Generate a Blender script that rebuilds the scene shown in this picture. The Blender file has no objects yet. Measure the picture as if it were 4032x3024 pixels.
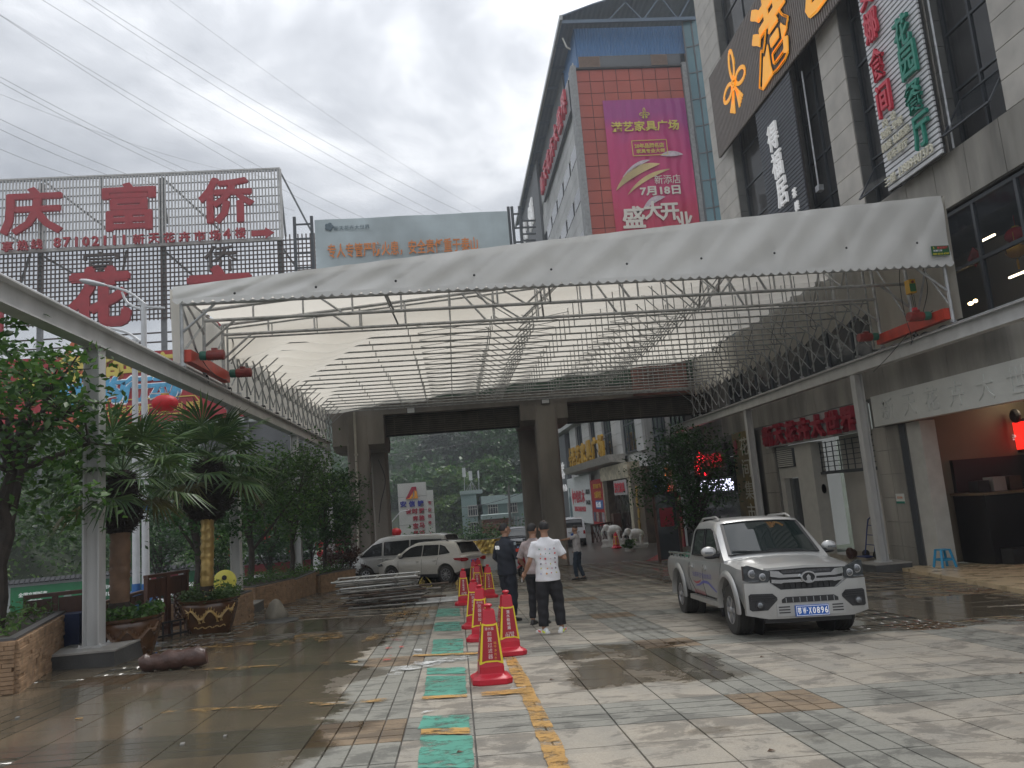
import bpy,math,random
import numpy as np
from mathutils import Vector,Matrix
random.seed(7);rng=np.random.default_rng(7)
SC=bpy.context.scene;COL=SC.collection
F=3028.0;CX,CY=2016.0,1512.0
CAMP=np.array([0.0,0.0,1.6])
def _cam():
 zen=np.array([(420-CX)/F,(-18400-CY)/F,1.0]);zen/=np.linalg.norm(zen)
 yv=np.array([(1790-CX)/F,(1967-CY)/F,1.0]);yv-=zen*yv.dot(zen);yv/=np.linalg.norm(yv)
 return np.array([np.cross(yv,zen),yv,zen])
RC=_cam()
cam=bpy.data.cameras.new('camera');cam.sensor_width=36;cam.lens=F/4032*36
cam.clip_start=.1;cam.clip_end=3000
camo=bpy.data.objects.new('camera',cam);COL.objects.link(camo);SC.camera=camo
_m=Matrix.Identity(4)
for _i in range(3):
 _m[_i][0]=RC[_i,0];_m[_i][1]=-RC[_i,1];_m[_i][2]=-RC[_i,2];_m[_i][3]=CAMP[_i]
camo.matrix_world=_m
SUN_EL,SUN_AZ=math.radians(58),math.radians(35)
W=bpy.data.worlds.new('World');SC.world=W;W.use_nodes=True
nt=W.node_tree;nt.nodes.clear()
def WN(t):return nt.nodes.new(t)
out=WN('ShaderNodeOutputWorld');bg=WN('ShaderNodeBackground');bg.inputs[1].default_value=.1
sky=WN('ShaderNodeTexSky');sky.sky_type='NISHITA';sky.sun_disc=False
sky.sun_elevation=SUN_EL;sky.sun_rotation=SUN_AZ
tc=WN('ShaderNodeTexCoord');mp=WN('ShaderNodeMapping');mp.inputs['Scale'].default_value=(1.0,1.0,2.0)
mp.inputs['Location'].default_value=(.52,.1,.25)
nt.links.new(tc.outputs['Generated'],mp.inputs[0])
n1=WN('ShaderNodeTexNoise');n1.inputs['Scale'].default_value=2.9;n1.inputs['Detail'].default_value=7;n1.inputs['Roughness'].default_value=.56
n1.inputs['Distortion'].default_value=.35
nt.links.new(mp.outputs[0],n1.inputs[0])
cr=WN('ShaderNodeValToRGB');nt.links.new(n1.outputs['Fac'],cr.inputs[0])
e=cr.color_ramp.elements
e[0].position=.34;e[0].color=(2.25,2.35,2.55,1)
e[1].position=.66;e[1].color=(7.0,7.05,7.15,1)
x=e.new(.50);x.color=(4.05,4.15,4.35,1)
mx=WN('ShaderNodeMixRGB');mx.inputs[0].default_value=.93
nt.links.new(sky.outputs[0],mx.inputs[1]);nt.links.new(cr.outputs[0],mx.inputs[2])
sx_=WN('ShaderNodeSeparateXYZ');nt.links.new(tc.outputs['Generated'],sx_.inputs[0]);zr_=WN('ShaderNodeMapRange');nt.links.new(sx_.outputs[2],zr_.inputs[0])
zr_.inputs[3].default_value=.85;zr_.inputs[4].default_value=2.1
m3=WN('ShaderNodeMixRGB');m3.blend_type='MULTIPLY';m3.inputs[0].default_value=1;nt.links.new(mx.outputs[0],m3.inputs[1]);nt.links.new(zr_.outputs[0],m3.inputs[2]);nt.links.new(m3.outputs[0],bg.inputs[0]);nt.links.new(bg.outputs[0],out.inputs[0])
sl=bpy.data.lights.new('sun','SUN');sl.energy=1.5;sl.angle=math.radians(18);sl.color=(1,.97,.93)
so=bpy.data.objects.new('sun',sl);COL.objects.link(so)
sd=Vector((math.sin(SUN_AZ)*math.cos(SUN_EL),math.cos(SUN_AZ)*math.cos(SUN_EL),math.sin(SUN_EL)))
so.rotation_euler=sd.to_track_quat('Z','Y').to_euler()
SC.view_settings.view_transform='Standard';SC.view_settings.look='None'
SC.view_settings.exposure=0.52;SC.view_settings.gamma=1;SC.view_settings.use_curve_mapping=False
SC.render.engine='CYCLES'
SC.cycles.max_bounces=7;SC.cycles.diffuse_bounces=3;SC.cycles.glossy_bounces=3
SC.cycles.transmission_bounces=5;SC.cycles.transparent_max_bounces=12
SC.cycles.use_denoising=True
def ray(px,py):return RC@np.array([(px-CX)/F,(py-CY)/F,1.0])
def atx(px,py,X):d=ray(px,py);return Vector(CAMP+X/d[0]*d)
def aty(px,py,Y):d=ray(px,py);return Vector(CAMP+Y/d[1]*d)
def sst(a,b,v):
 t=min(1,max(0,(v-a)/(b-a)));return t*t*(3-2*t)
def gz(x,y):
 k=-.028*(1-sst(30,50,y));xx=max(-9,min(14,x))
 yy=y if y<42 else 42+(1-math.exp(-(y-42)/8))*8
 return-.039*yy+k*xx
def gp(px,py,it=40):
 d=ray(px,py);lo,hi=.5,400.0
 for _ in range(50):
  t=(lo+hi)/2;p=CAMP+t*d
  if p[2]>gz(p[0],p[1]):lo=t
  else:hi=t
 return Vector(CAMP+lo*d)
MATS={}
def mat(name,col,rough=.6,metal=0.,var=.12,scale=4.,bump=0.,bscale=30.,spec=.5,emit=None,es=1.,trans=0.,alpha=1.,streak=0.,detail=4):
 if name in MATS:return MATS[name]
 m=bpy.data.materials.new(name);m.use_nodes=True;t=m.node_tree;n=t.nodes;L=t.links
 b=n['Principled BSDF'];b.inputs['Roughness'].default_value=rough;b.inputs['Metallic'].default_value=metal
 b.inputs['Specular IOR Level'].default_value=spec
 c=n.new('ShaderNodeNewGeometry')
 if var>0:
  z=n.new('ShaderNodeTexNoise');z.inputs['Scale'].default_value=scale;z.inputs['Detail'].default_value=detail
  src=c.outputs['Position']
  if streak:
   mpn=n.new('ShaderNodeMapping');mpn.inputs['Scale'].default_value=(1,1,streak);L.new(src,mpn.inputs[0]);src=mpn.outputs[0]
  L.new(src,z.inputs[0])
  r=n.new('ShaderNodeValToRGB');L.new(z.outputs['Fac'],r.inputs[0])
  r.color_ramp.elements[0].position=.3;r.color_ramp.elements[1].position=.7
  r.color_ramp.elements[0].color=tuple(max(0,v*(1-var))for v in col)+(1,)
  r.color_ramp.elements[1].color=tuple(min(1,v*(1+var))for v in col)+(1,)
  L.new(r.outputs[0],b.inputs['Base Color'])
  mr=n.new('ShaderNodeMapRange');mr.inputs['To Min'].default_value=max(0,rough-.1*min(1,rough*2));mr.inputs['To Max'].default_value=min(1,rough+.1)
  L.new(z.outputs['Fac'],mr.inputs[0]);L.new(mr.outputs[0],b.inputs['Roughness'])
 else:b.inputs['Base Color'].default_value=tuple(col)+(1,)
 if bump:
  z2=n.new('ShaderNodeTexNoise');z2.inputs['Scale'].default_value=bscale;z2.inputs['Detail'].default_value=5
  L.new(c.outputs['Position'],z2.inputs[0]);bp=n.new('ShaderNodeBump');bp.inputs['Strength'].default_value=bump;bp.inputs['Distance'].default_value=.02
  L.new(z2.outputs['Fac'],bp.inputs['Height']);L.new(bp.outputs[0],b.inputs['Normal'])
 if emit:b.inputs['Emission Color'].default_value=tuple(emit)+(1,);b.inputs['Emission Strength'].default_value=es
 if trans:
  o=n['Material Output'];tr=n.new('ShaderNodeBsdfTranslucent');ms=n.new('ShaderNodeMixShader');ms.inputs[0].default_value=trans
  tr.inputs[0].default_value=tuple(col)+(1,);L.new(b.outputs[0],ms.inputs[1]);L.new(tr.outputs[0],ms.inputs[2]);L.new(ms.outputs[0],o.inputs[0])
 if alpha<1:b.inputs['Alpha'].default_value=alpha
 MATS[name]=m;return m
def leafmat(name,col,col2,trans=.35,rough=.45):
 if name in MATS:return MATS[name]
 m=bpy.data.materials.new(name);m.use_nodes=True;t=m.node_tree;n=t.nodes;L=t.links
 b=n['Principled BSDF'];b.inputs['Roughness'].default_value=rough
 g=n.new('ShaderNodeNewGeometry');r=n.new('ShaderNodeValToRGB')
 L.new(g.outputs['Random Per Island'],r.inputs[0])
 r.color_ramp.elements[0].color=tuple(col)+(1,);r.color_ramp.elements[1].color=tuple(col2)+(1,)
 c=n.new('ShaderNodeTexCoord');z=n.new('ShaderNodeTexNoise');z.inputs['Scale'].default_value=.9;L.new(c.outputs['Object'],z.inputs[0])
 mr=n.new('ShaderNodeMapRange');mr.inputs['From Min'].default_value=.35;mr.inputs['From Max'].default_value=.65;mr.inputs['To Min'].default_value=.55;mr.inputs['To Max'].default_value=1.35
 L.new(z.outputs['Fac'],mr.inputs[0])
 mm=n.new('ShaderNodeMixRGB');mm.blend_type='MULTIPLY';mm.inputs[0].default_value=1
 L.new(r.outputs[0],mm.inputs[1]);L.new(mr.outputs[0],mm.inputs[2]);L.new(mm.outputs[0],b.inputs['Base Color'])
 tr=n.new('ShaderNodeBsdfTranslucent');L.new(mm.outputs[0],tr.inputs[0]);ms=n.new('ShaderNodeMixShader');ms.inputs[0].default_value=trans
 L.new(b.outputs[0],ms.inputs[1]);L.new(tr.outputs[0],ms.inputs[2]);L.new(ms.outputs[0],n['Material Output'].inputs[0])
 MATS[name]=m;return m
def glassmat(name,col=(.02,.025,.03),rough=.04,alpha=.75):
 if name in MATS:return MATS[name]
 m=mat(name,col,rough=rough,var=0,spec=.8);m.node_tree.nodes['Principled BSDF'].inputs['Alpha'].default_value=alpha;return m
def label(o,lab=None,cat=None,group=None,kind=None):
 if lab:o['label']=lab
 if cat:o['category']=cat
 if group:o['group']=group
 if kind:o['kind']=kind
 return o
def thing(name,lab,cat,loc=(0,0,0),rz=0.,group=None):
 o=bpy.data.objects.new(name,None);COL.objects.link(o);o.location=loc;o.rotation_euler=(0,0,rz)
 o.empty_display_size=.2
 return label(o,lab,cat,group)
def mworld(o):
 return Matrix.Translation(o.location)@o.rotation_euler.to_matrix().to_4x4()if o.parent is None else Matrix.Identity(4)
def link(name,me,m=None,parent=None,world=True):
 o=bpy.data.objects.new(name,me);COL.objects.link(o)
 if m is not None and len(me.materials)==0:
  for q in(m if isinstance(m,(list,tuple))else[m]):me.materials.append(q)
 if parent is not None:
  o.parent=parent
  if world and parent.parent is None:o.matrix_parent_inverse=mworld(parent).inverted()
 return o
class MB:
 def __init__(s):s.v=[];s.f=[];s.m=[]
 def add(s,vs,fs,mi=0):
  b=len(s.v);s.v+=[tuple(q)for q in vs];s.f+=[tuple(i+b for i in q)for q in fs];s.m+=[mi]*len(fs);return s
 def quad(s,a,b,c,d,mi=0):return s.add([a,b,c,d],[(0,1,2,3)],mi)
 def box(s,c,d,rot=None,mi=0):
  hx,hy,hz=d[0]/2,d[1]/2,d[2]/2
  vs=[Vector((sx*hx,sy*hy,sz*hz))for sx in(-1,1)for sy in(-1,1)for sz in(-1,1)]
  if rot is not None:
   R=rot if isinstance(rot,Matrix)else Matrix.Rotation(rot,3,'Z')
   vs=[R@q for q in vs]
  c=Vector(c);return s.add([q+c for q in vs],[(0,1,3,2),(4,6,7,5),(0,4,5,1),(2,3,7,6),(0,2,6,4),(1,5,7,3)],mi)
 def b2(s,lo,hi,mi=0):return s.box([(a+b)/2 for a,b in zip(lo,hi)],[abs(b-a)for a,b in zip(lo,hi)],None,mi)
 def bar(s,p,q,w,h=None,up=(0,0,1),mi=0):
  p,q=Vector(p),Vector(q);h=w if h is None else h;d=(q-p)
  if d.length<1e-6:return s
  d.normalize();u=Vector(up)
  if abs(d.dot(u))>.98:u=Vector((0,1,0))
  a=d.cross(u).normalized();b=a.cross(d)
  vs=[r+a*sx*w/2+b*sz*h/2 for r in(p,q)for sx,sz in((-1,-1),(1,-1),(1,1),(-1,1))]
  return s.add(vs,[(0,1,2,3),(7,6,5,4),(0,4,5,1),(1,5,6,2),(2,6,7,3),(3,7,4,0)],mi)
 def tube(s,pts,r,n=8,mi=0,cap=True):
  pts=[Vector(p)for p in pts];rs=r if isinstance(r,(list,tuple))else[r]*len(pts);b=len(s.v);pa=None
  for i,p in enumerate(pts):
   d=(pts[min(i+1,len(pts)-1)]-pts[max(i-1,0)]).normalized()
   if pa is None:
    u=Vector((0,0,1))if abs(d.z)<.9 else Vector((1,0,0));a=d.cross(u).normalized()
   else:a=(pa-d*pa.dot(d)).normalized()
   pa=a;c=d.cross(a)
   for k in range(n):
    t=2*math.pi*k/n;s.v.append(tuple(p+(a*math.cos(t)+c*math.sin(t))*rs[i]))
  for i in range(len(pts)-1):
   for k in range(n):
    k2=(k+1)%n;s.f.append((b+i*n+k,b+i*n+k2,b+(i+1)*n+k2,b+(i+1)*n+k));s.m.append(mi)
  if cap:
   s.f.append(tuple(b+k for k in reversed(range(n))));s.f.append(tuple(b+(len(pts)-1)*n+k for k in range(n)));s.m+=[mi,mi]
  return s
 def lathe(s,c,prof,n=24,mi=0,axis='Z',sy=1.):
  b=len(s.v);c=Vector(c)
  for r,z in prof:
   for k in range(n):
    t=2*math.pi*k/n;a,d=r*math.cos(t),r*math.sin(t)*sy
    s.v.append(tuple(c+(Vector((a,d,z))if axis=='Z' else Vector((a,z,d))if axis=='Y' else Vector((z,a,d)))))
  for i in range(len(prof)-1):
   for k in range(n):
    k2=(k+1)%n;s.f.append((b+i*n+k,b+i*n+k2,b+(i+1)*n+k2,b+(i+1)*n+k));s.m.append(mi)
  s.f.append(tuple(b+k for k in reversed(range(n))));s.f.append(tuple(b+(len(prof)-1)*n+k for k in range(n)));s.m+=[mi,mi]
  return s
 def ell(s,c,r,n=14,m=8,mi=0,rot=None):
  b=len(s.v);c=Vector(c)
  for i in range(1,m):
   ph=math.pi*i/m
   for k in range(n):
    t=2*math.pi*k/n;q=Vector((r[0]*math.sin(ph)*math.cos(t),r[1]*math.sin(ph)*math.sin(t),r[2]*math.cos(ph)))
    if rot is not None:q=rot@q
    s.v.append(tuple(c+q))
  tp,bt=Vector((0,0,r[2])),Vector((0,0,-r[2]))
  if rot is not None:tp,bt=rot@tp,rot@bt
  s.v.append(tuple(c+tp));s.v.append(tuple(c+bt));T=b+(m-1)*n
  for i in range(m-2):
   for k in range(n):
    k2=(k+1)%n;s.f.append((b+i*n+k,b+(i+1)*n+k,b+(i+1)*n+k2,b+i*n+k2));s.m.append(mi)
  for k in range(n):
   k2=(k+1)%n;s.f.append((T,b+k,b+k2));s.f.append((T+1,b+(m-2)*n+k2,b+(m-2)*n+k));s.m+=[mi,mi]
  return s
 def prism(s,poly,o,a,b,d,mi=0):
  """2-D polygon in the frame (o; a, b), pushed along the vector d"""
  o,a,b,d=Vector(o),Vector(a),Vector(b),Vector(d);n=len(poly)
  v1=[o+a*x+b*y for x,y in poly];k=len(s.v);s.v+=[tuple(q)for q in v1]+[tuple(q+d)for q in v1]
  s.f.append(tuple(k+i for i in range(n)));s.f.append(tuple(k+n+i for i in reversed(range(n))));s.m+=[mi,mi]
  for i in range(n):
   j=(i+1)%n;s.f.append((k+j,k+i,k+n+i,k+n+j));s.m.append(mi)
  return s
 def mesh(s,name,m,smooth=False,angle=None):
  me=bpy.data.meshes.new(name);me.from_pydata(s.v,[],s.f)
  for q in(m if isinstance(m,(list,tuple))else[m]):me.materials.append(q)
  if any(s.m):me.polygons.foreach_set('material_index',s.m)
  import bmesh as _b
  bm=_b.new();bm.from_mesh(me);_b.ops.recalc_face_normals(bm,faces=bm.faces)
  if smooth:
   for f_ in bm.faces:f_.smooth=True
   a=math.radians(angle or 35)
   for e_ in bm.edges:
    if len(e_.link_faces)==2 and e_.calc_face_angle(0)>a:e_.smooth=False
  bm.to_mesh(me);bm.free();me.update();return me
 def build(s,name,m,parent=None,smooth=False,angle=None,world=True,lab=None):
  o=link(name,s.mesh(name,m,smooth,angle),None,parent,world)
  if lab:o['label']=lab
  return o
def npmesh(name,V,Q,m,smooth=False):
 """fast mesh from numpy vertices and faces of equal size"""
 me=bpy.data.meshes.new(name);k=Q.shape[1]
 me.vertices.add(len(V));me.vertices.foreach_set('co',V.astype(np.float32).ravel())
 me.loops.add(Q.size);me.loops.foreach_set('vertex_index',Q.astype(np.int32).ravel())
 me.polygons.add(len(Q));me.polygons.foreach_set('loop_start',np.arange(0,Q.size,k,dtype=np.int32))
 me.polygons.foreach_set('loop_total',np.full(len(Q),k,dtype=np.int32))
 if smooth:me.polygons.foreach_set('use_smooth',np.ones(len(Q),bool))
 for q in(m if isinstance(m,(list,tuple))else[m]):me.materials.append(q)
 me.update(calc_edges=True);return me
def clone(o,loc=None,rz=None,lab=None,parent=None):
 c=o.copy();COL.objects.link(c)
 if parent is not None:c.parent=parent
 if loc is not None:c.location=loc
 if rz is not None:c.rotation_euler=(0,0,rz)
 if lab:c['label']=lab
 for ch in list(o.children):
  if ch.name in bpy.data.objects:clone(ch,parent=c)
 return c
TC={}
def glyphs(body,ex,off,res=2):
 k=(body,ex,off,res)
 if k in TC:return TC[k]
 c=bpy.data.curves.new('tmp','FONT');c.body=body;c.extrude=ex;c.offset=off;c.resolution_u=res;c.size=1
 o=bpy.data.objects.new('tmp',c);COL.objects.link(o);bpy.context.view_layer.update()
 dg=bpy.context.evaluated_depsgraph_get();me=bpy.data.meshes.new_from_object(o.evaluated_get(dg))
 vs=np.array([v.co[:]for v in me.vertices])if len(me.vertices)else np.zeros((0,3));fs=[tuple(p.vertices)for p in me.polygons]
 bpy.data.objects.remove(o);bpy.data.curves.remove(c);bpy.data.meshes.remove(me);TC[k]=(vs,fs);return TC[k]
def text(name,body,m,parent,c,xd,ud,h,w=None,depth=.02,bold=.0,skew=0.,stand=0.):
 """body centred on c, reading along xd, upright along ud, h tall (and w wide)"""
 fat=max(0,bold-.012);vs,fs=glyphs(body,.5 if depth else 0,min(bold,.012))
 if not len(vs):return None
 xd,ud=Vector(xd).normalized(),Vector(ud).normalized();nd=xd.cross(ud).normalized();c=Vector(c)
 lo,hi=vs.min(0),vs.max(0);sy=h/(hi[1]-lo[1]);sx=w/(hi[0]-lo[0])if w else sy
 mid=(lo+hi)/2;P=[]
 for v in vs:
  a=(v[0]-mid[0])*sx;b=(v[1]-mid[1])*sy
  P.append(c+xd*(a+skew*b)+ud*b+nd*(v[2]*depth+depth/2+stand))
 mb=MB();mb.add(P,fs)
 if fat:
  for k,(u,v_)in enumerate(((1,0),(-1,0),(0,1),(0,-1))):o_=xd*(u*fat*sx)+ud*(v_*fat*sy)-nd*(.0015*(k+1)*max(1,sy));mb.add([p+o_ for p in P],fs)
 me=bpy.data.meshes.new(name);me.from_pydata(mb.v,[],mb.f)
 for q in(m if isinstance(m,(list,tuple))else[m]):me.materials.append(q)
 me.update();return link(name,me,None,parent)
X0,Y0,Z0=Vector((1,0,0)),Vector((0,1,0)),Vector((0,0,1))
# == GROUND
def gmat(name,base,base2,wetdark=.38,speck=.12):
 m=bpy.data.materials.new(name);m.use_nodes=True;t=m.node_tree;n=t.nodes;L=t.links;b=n['Principled BSDF']
 g=n.new('ShaderNodeNewGeometry');P=g.outputs['Position']
 sep=n.new('ShaderNodeSeparateXYZ');L.new(P,sep.inputs[0])
 def mth(op,a,c=None,clamp=False):
  q=n.new('ShaderNodeMath');q.operation=op;q.use_clamp=clamp
  for i,v in enumerate((a,c)):
   if v is None:continue
   if isinstance(v,(int,float)):q.inputs[i].default_value=v
   else:L.new(v,q.inputs[i])
  return q.outputs[0]
 def mrg(v,a,c,lo=0.,hi=1.):
  q=n.new('ShaderNodeMapRange');q.interpolation_type='SMOOTHSTEP';L.new(v,q.inputs[0])
  for i,k in enumerate((a,c,lo,hi)):q.inputs[i+1].default_value=k
  return q.outputs[0]
 def noise(scale,det=4,sc3=None,rough=.55,dist=0.):
  q=n.new('ShaderNodeTexNoise');q.inputs['Scale'].default_value=scale;q.inputs['Detail'].default_value=det;q.inputs['Roughness'].default_value=rough;q.inputs['Distortion'].default_value=dist
  if sc3:
   mp_=n.new('ShaderNodeMapping');mp_.inputs['Scale'].default_value=sc3;L.new(P,mp_.inputs[0]);L.new(mp_.outputs[0],q.inputs[0])
  else:L.new(P,q.inputs[0])
  return q.outputs['Fac']
 X,Y=sep.outputs[0],sep.outputs[1]
 wl=mrg(X,-.6,-1.9);wr=mth('MULTIPLY',mrg(X,4.6,6.6),mrg(Y,9.3,11.2));wf=mrg(Y,21,28,0,.62)
 mid=mth('MULTIPLY',mth('MULTIPLY',mrg(X,.9,1.4),mrg(X,3.4,2.6)),mth('MULTIPLY',mrg(Y,7.6,8.3),mrg(Y,11.5,10.0)))
 bias=mth('MAXIMUM',mth('MAXIMUM',mth('MULTIPLY',wl,.62),mth('MULTIPLY',wr,.5)),mth('MAXIMUM',wf,mth('MULTIPLY',mid,.37)))
 nb=noise(.75,6,(.55,1.25,1),.6,.6)
 wet=mrg(mth('ADD',nb,mth('MULTIPLY',bias,.62)),.625,.715)
 film=mrg(mth('ADD',noise(1.9,5,(1,.7,1),.6),mth('MULTIPLY',bias,.5)),.58,.66)
 damp=mrg(noise(1.6,8,(1,1.5,1),.72,.5),.485,.56,0,1.0)
 mix=n.new('ShaderNodeMixRGB');mix.inputs[1].default_value=tuple(base)+(1,);mix.inputs[2].default_value=tuple(base2)+(1,)
 wn=n.new('ShaderNodeTexWhiteNoise');wn.noise_dimensions='2D'
 sc=n.new('ShaderNodeVectorMath');sc.operation='SCALE';sc.inputs['Scale'].default_value=1.71;L.new(P,sc.inputs[0])
 fl=n.new('ShaderNodeVectorMath');fl.operation='FLOOR';L.new(sc.outputs[0],fl.inputs[0]);L.new(fl.outputs[0],wn.inputs[0])
 L.new(mth('ADD',mth('MULTIPLY',wn.outputs[0],.5),mth('MULTIPLY',mrg(noise(3.1,6),.35,.65),.5)),mix.inputs[0])
 sp=n.new('ShaderNodeMixRGB');sp.blend_type='MULTIPLY';sp.inputs[0].default_value=1;L.new(mix.outputs[0],sp.inputs[1])
 L.new(mrg(noise(55,5,None,.75),.3,.7,1-speck,1+speck),sp.inputs[2])
 s2=n.new('ShaderNodeMixRGB');s2.blend_type='MULTIPLY';s2.inputs[0].default_value=1;L.new(sp.outputs[0],s2.inputs[1])
 dk=mth('SUBTRACT',1.,mth('ADD',mth('MULTIPLY',wet,1-wetdark),mth('MULTIPLY',damp,mth('MULTIPLY',mth('SUBTRACT',1.,wet),.42))))
 L.new(dk,s2.inputs[2])
 tint=n.new('ShaderNodeMixRGB');tint.blend_type='MULTIPLY';tint.inputs[2].default_value=(1.0,.88,.72,1);L.new(s2.outputs[0],tint.inputs[1]);L.new(mth('MULTIPLY',wet,.8),tint.inputs[0])
 L.new(tint.outputs[0],b.inputs['Base Color'])
 fw=mth('MULTIPLY',mth('MULTIPLY',wet,film),mrg(Y,26,38,1,.25))
 ro=mth('ADD',mth('MULTIPLY',mth('SUBTRACT',1.,fw),mth('ADD',.46,mth('MULTIPLY',noise(9,4),.3))),mth('MULTIPLY',fw,.13))
 ro=mth('SUBTRACT',ro,mth('MULTIPLY',wet,.18),True)
 L.new(ro,b.inputs['Roughness']);b.inputs['Specular IOR Level'].default_value=.5
 bp=n.new('ShaderNodeBump');bp.inputs['Distance'].default_value=.01
 L.new(mth('ADD',noise(38,5,None,.7),mth('MULTIPLY',noise(2.4,3),1.6)),bp.inputs['Height']);L.new(mth('ADD',.06,mth('MULTIPLY',mth('SUBTRACT',1.,fw),.3)),bp.inputs['Strength'])
 L.new(bp.outputs[0],b.inputs['Normal']);return m
M_slab=gmat('beige_stone',(.36,.318,.255),(.27,.25,.212));M_brk=gmat('grey_stone',(.25,.243,.208),(.198,.195,.168));M_tan=gmat('tan_stone',(.23,.165,.10),(.17,.125,.08))
M_joint=gmat('joint_mortar',(.12,.11,.10),(.09,.085,.08),.6)
def grid_sheet(name,xs,ys,zf,m):
 V=np.array([(x,y,zf(x,y))for y in ys for x in xs]);nx=len(xs)
 Q=np.array([(j*nx+i,j*nx+i+1,(j+1)*nx+i+1,(j+1)*nx+i)for j in range(len(ys)-1)for i in range(nx-1)])
 return link(name,npmesh(name,V,Q,m,True))
GX0,GX1=-7.5,13.2
ground=grid_sheet('ground',list(np.linspace(GX0,13.3,22)),list(np.linspace(-12,34,47))+list(np.linspace(35,76,42)),lambda x,y:gz(x,y)-.002,M_joint)
label(ground,kind='structure')
PX,PY,BW,SX,SY=3.70,3.80,.78,.584,.60
NRM=Vector((.028,.039,1)).normalized();TILT=Z0.rotation_difference(NRM).to_matrix()
def tilemesh(name,w,l,m):
 mb=MB();w-=.009;l-=.009;b=.006;h=.014
 vs=[(sx*w/2,sy*l/2,0)for sx,sy in((-1,-1),(1,-1),(1,1),(-1,1))]+[(sx*(w/2-b*.6),sy*(l/2-b*.6),h)for sx,sy in((-1,-1),(1,-1),(1,1),(-1,1))]
 mb.add(vs,[(4,5,6,7),(0,1,5,4),(1,2,6,5),(2,3,7,6),(3,0,4,7)]);return mb.mesh(name,m),vs,mb.f
TT={'slab':(SX,SY,M_slab),'long':(BW/4,SY,M_brk),'cross':(SX,BW/4+.005,M_brk),'node':(BW/4,BW/4+.005,M_tan)}
TMs={k:tilemesh('paving_slab' if k=='slab' else 'paving_brick',*v)for k,v in TT.items()}
tiles=[]
for ix in range(-2,4):
 for iy in range(-1,9):
  bx=-1.33+ix*PX;by=6.58+iy*PY
  xs=[(bx+BW/4*(i+.5),0)for i in range(4)]+[(bx+BW+SX*(i+.5),1)for i in range(5)]
  ys=[(by+BW/4*(i+.5)*1.03,0)for i in range(4)]+[(by+.8+SY*(i+.5),1)for i in range(5)]
  for x_,kx in xs:
   for y_,ky in ys:
    tiles.append((x_,y_,'slab' if kx and ky else 'long' if ky else 'cross' if kx else 'node'))
def inview(x,y,z,pad=60):
 c=RC.T@(np.array([x,y,z])-CAMP)
 return c[2]>.5 and-pad<CX+F*c[0]/c[2]<4032+pad and-pad<CY+F*c[1]/c[2]<3024+pad
tiles=[t for t in tiles if GX0+.2<t[0]<12.75 and 3<t[1]<36]
ordt=sorted(tiles,key=lambda t:math.hypot(t[0],t[1])if inview(t[0],t[1],gz(t[0],t[1]))else 1e3)
cnt={'a':0,'b':0};rest={k:[]for k in TT}
for x_,y_,k in ordt:
 c='a' if k=='slab' else 'b';z=gz(x_,y_)+random.uniform(-.0015,.0015)
 if cnt[c]<290:
  cnt[c]+=1;o=bpy.data.objects.new('paving_slab' if c=='a' else 'paving_brick',TMs[k][0]);COL.objects.link(o)
  o.location=(x_,y_,z);o.rotation_euler=(TILT@Matrix.Rotation(random.gauss(0,.002),3,'Z')).to_euler();o.parent=ground
 else:rest[k].append((x_,y_,z))
for k,lst in rest.items():
 if not lst:continue
 tv=np.array([TILT@Vector(v)for v in TMs[k][1]]);tf=np.array(TMs[k][2]);C=np.array(lst)
 V=(C[:,None,:]+tv[None]).reshape(-1,3);Q=(np.arange(len(C))[:,None,None]*8+tf[None]).reshape(-1,4)
 o=link('paving_bricks' if k!='slab' else 'paving_slabs',npmesh('paving_far',V,Q,TT[k][2]),None,ground,False);o['kind']='stuff'
def paintmat(name,col,wear=.42,wet=.35):
 m=mat(name,col,rough=.42,var=.15,scale=5);t=m.node_tree;n=t.nodes;L=t.links
 g=n.new('ShaderNodeNewGeometry');z=n.new('ShaderNodeTexNoise');z.inputs['Scale'].default_value=4.5;z.inputs['Detail'].default_value=9;z.inputs['Roughness'].default_value=.75
 mp_=n.new('ShaderNodeMapping');mp_.inputs['Scale'].default_value=(.8,1.2,1);L.new(g.outputs['Position'],mp_.inputs[0]);L.new(mp_.outputs[0],z.inputs[0])
 r=n.new('ShaderNodeMapRange');r.inputs['From Min'].default_value=wear;r.inputs['From Max'].default_value=wear+.14;L.new(z.outputs['Fac'],r.inputs[0]);L.new(r.outputs[0],n['Principled BSDF'].inputs['Alpha']);return m
M_green=paintmat('green_paint',(.075,.30,.225),.385);M_yel=paintmat('yellow_paint',(.46,.26,.07),.385);M_yel2=paintmat('faded_yellow_paint',(.36,.21,.06),.49)
M_white=paintmat('white_paint',(.62,.63,.62),.46);M_redp=paintmat('red_paint',(.55,.06,.05),.50)
def patch(name,pts,m,lift=.019,parent=ground,n=8):
 """a painted sheet through four ground points a-b-c-d, cut fine so that it follows the slope"""
 a,b,c,d=[Vector(p)for p in pts];mb=MB();V=[]
 for j in range(n+1):
  for i in range(n+1):
   u,v=i/n,j/n;p=(a*(1-u)+b*u)*(1-v)+(d*(1-u)+c*u)*v
   if 0<i<n or 0<j<n:pass
   V.append((p.x+random.gauss(0,.006),p.y+random.gauss(0,.006),gz(p.x,p.y)+lift))
 mb.add(V,[(j*(n+1)+i,j*(n+1)+i+1,(j+1)*(n+1)+i+1,(j+1)*(n+1)+i)for j in range(n)for i in range(n)])
 return mb.build(name,m,parent)
def g1(x,y):return gp(1200+.6329*x,2250+.6329*y)
def g2(x,y):return gp(2600+.6474*x,2250+.6474*y)
def g4(x,y):return gp(.6329*x,2300+.6329*y)
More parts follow.
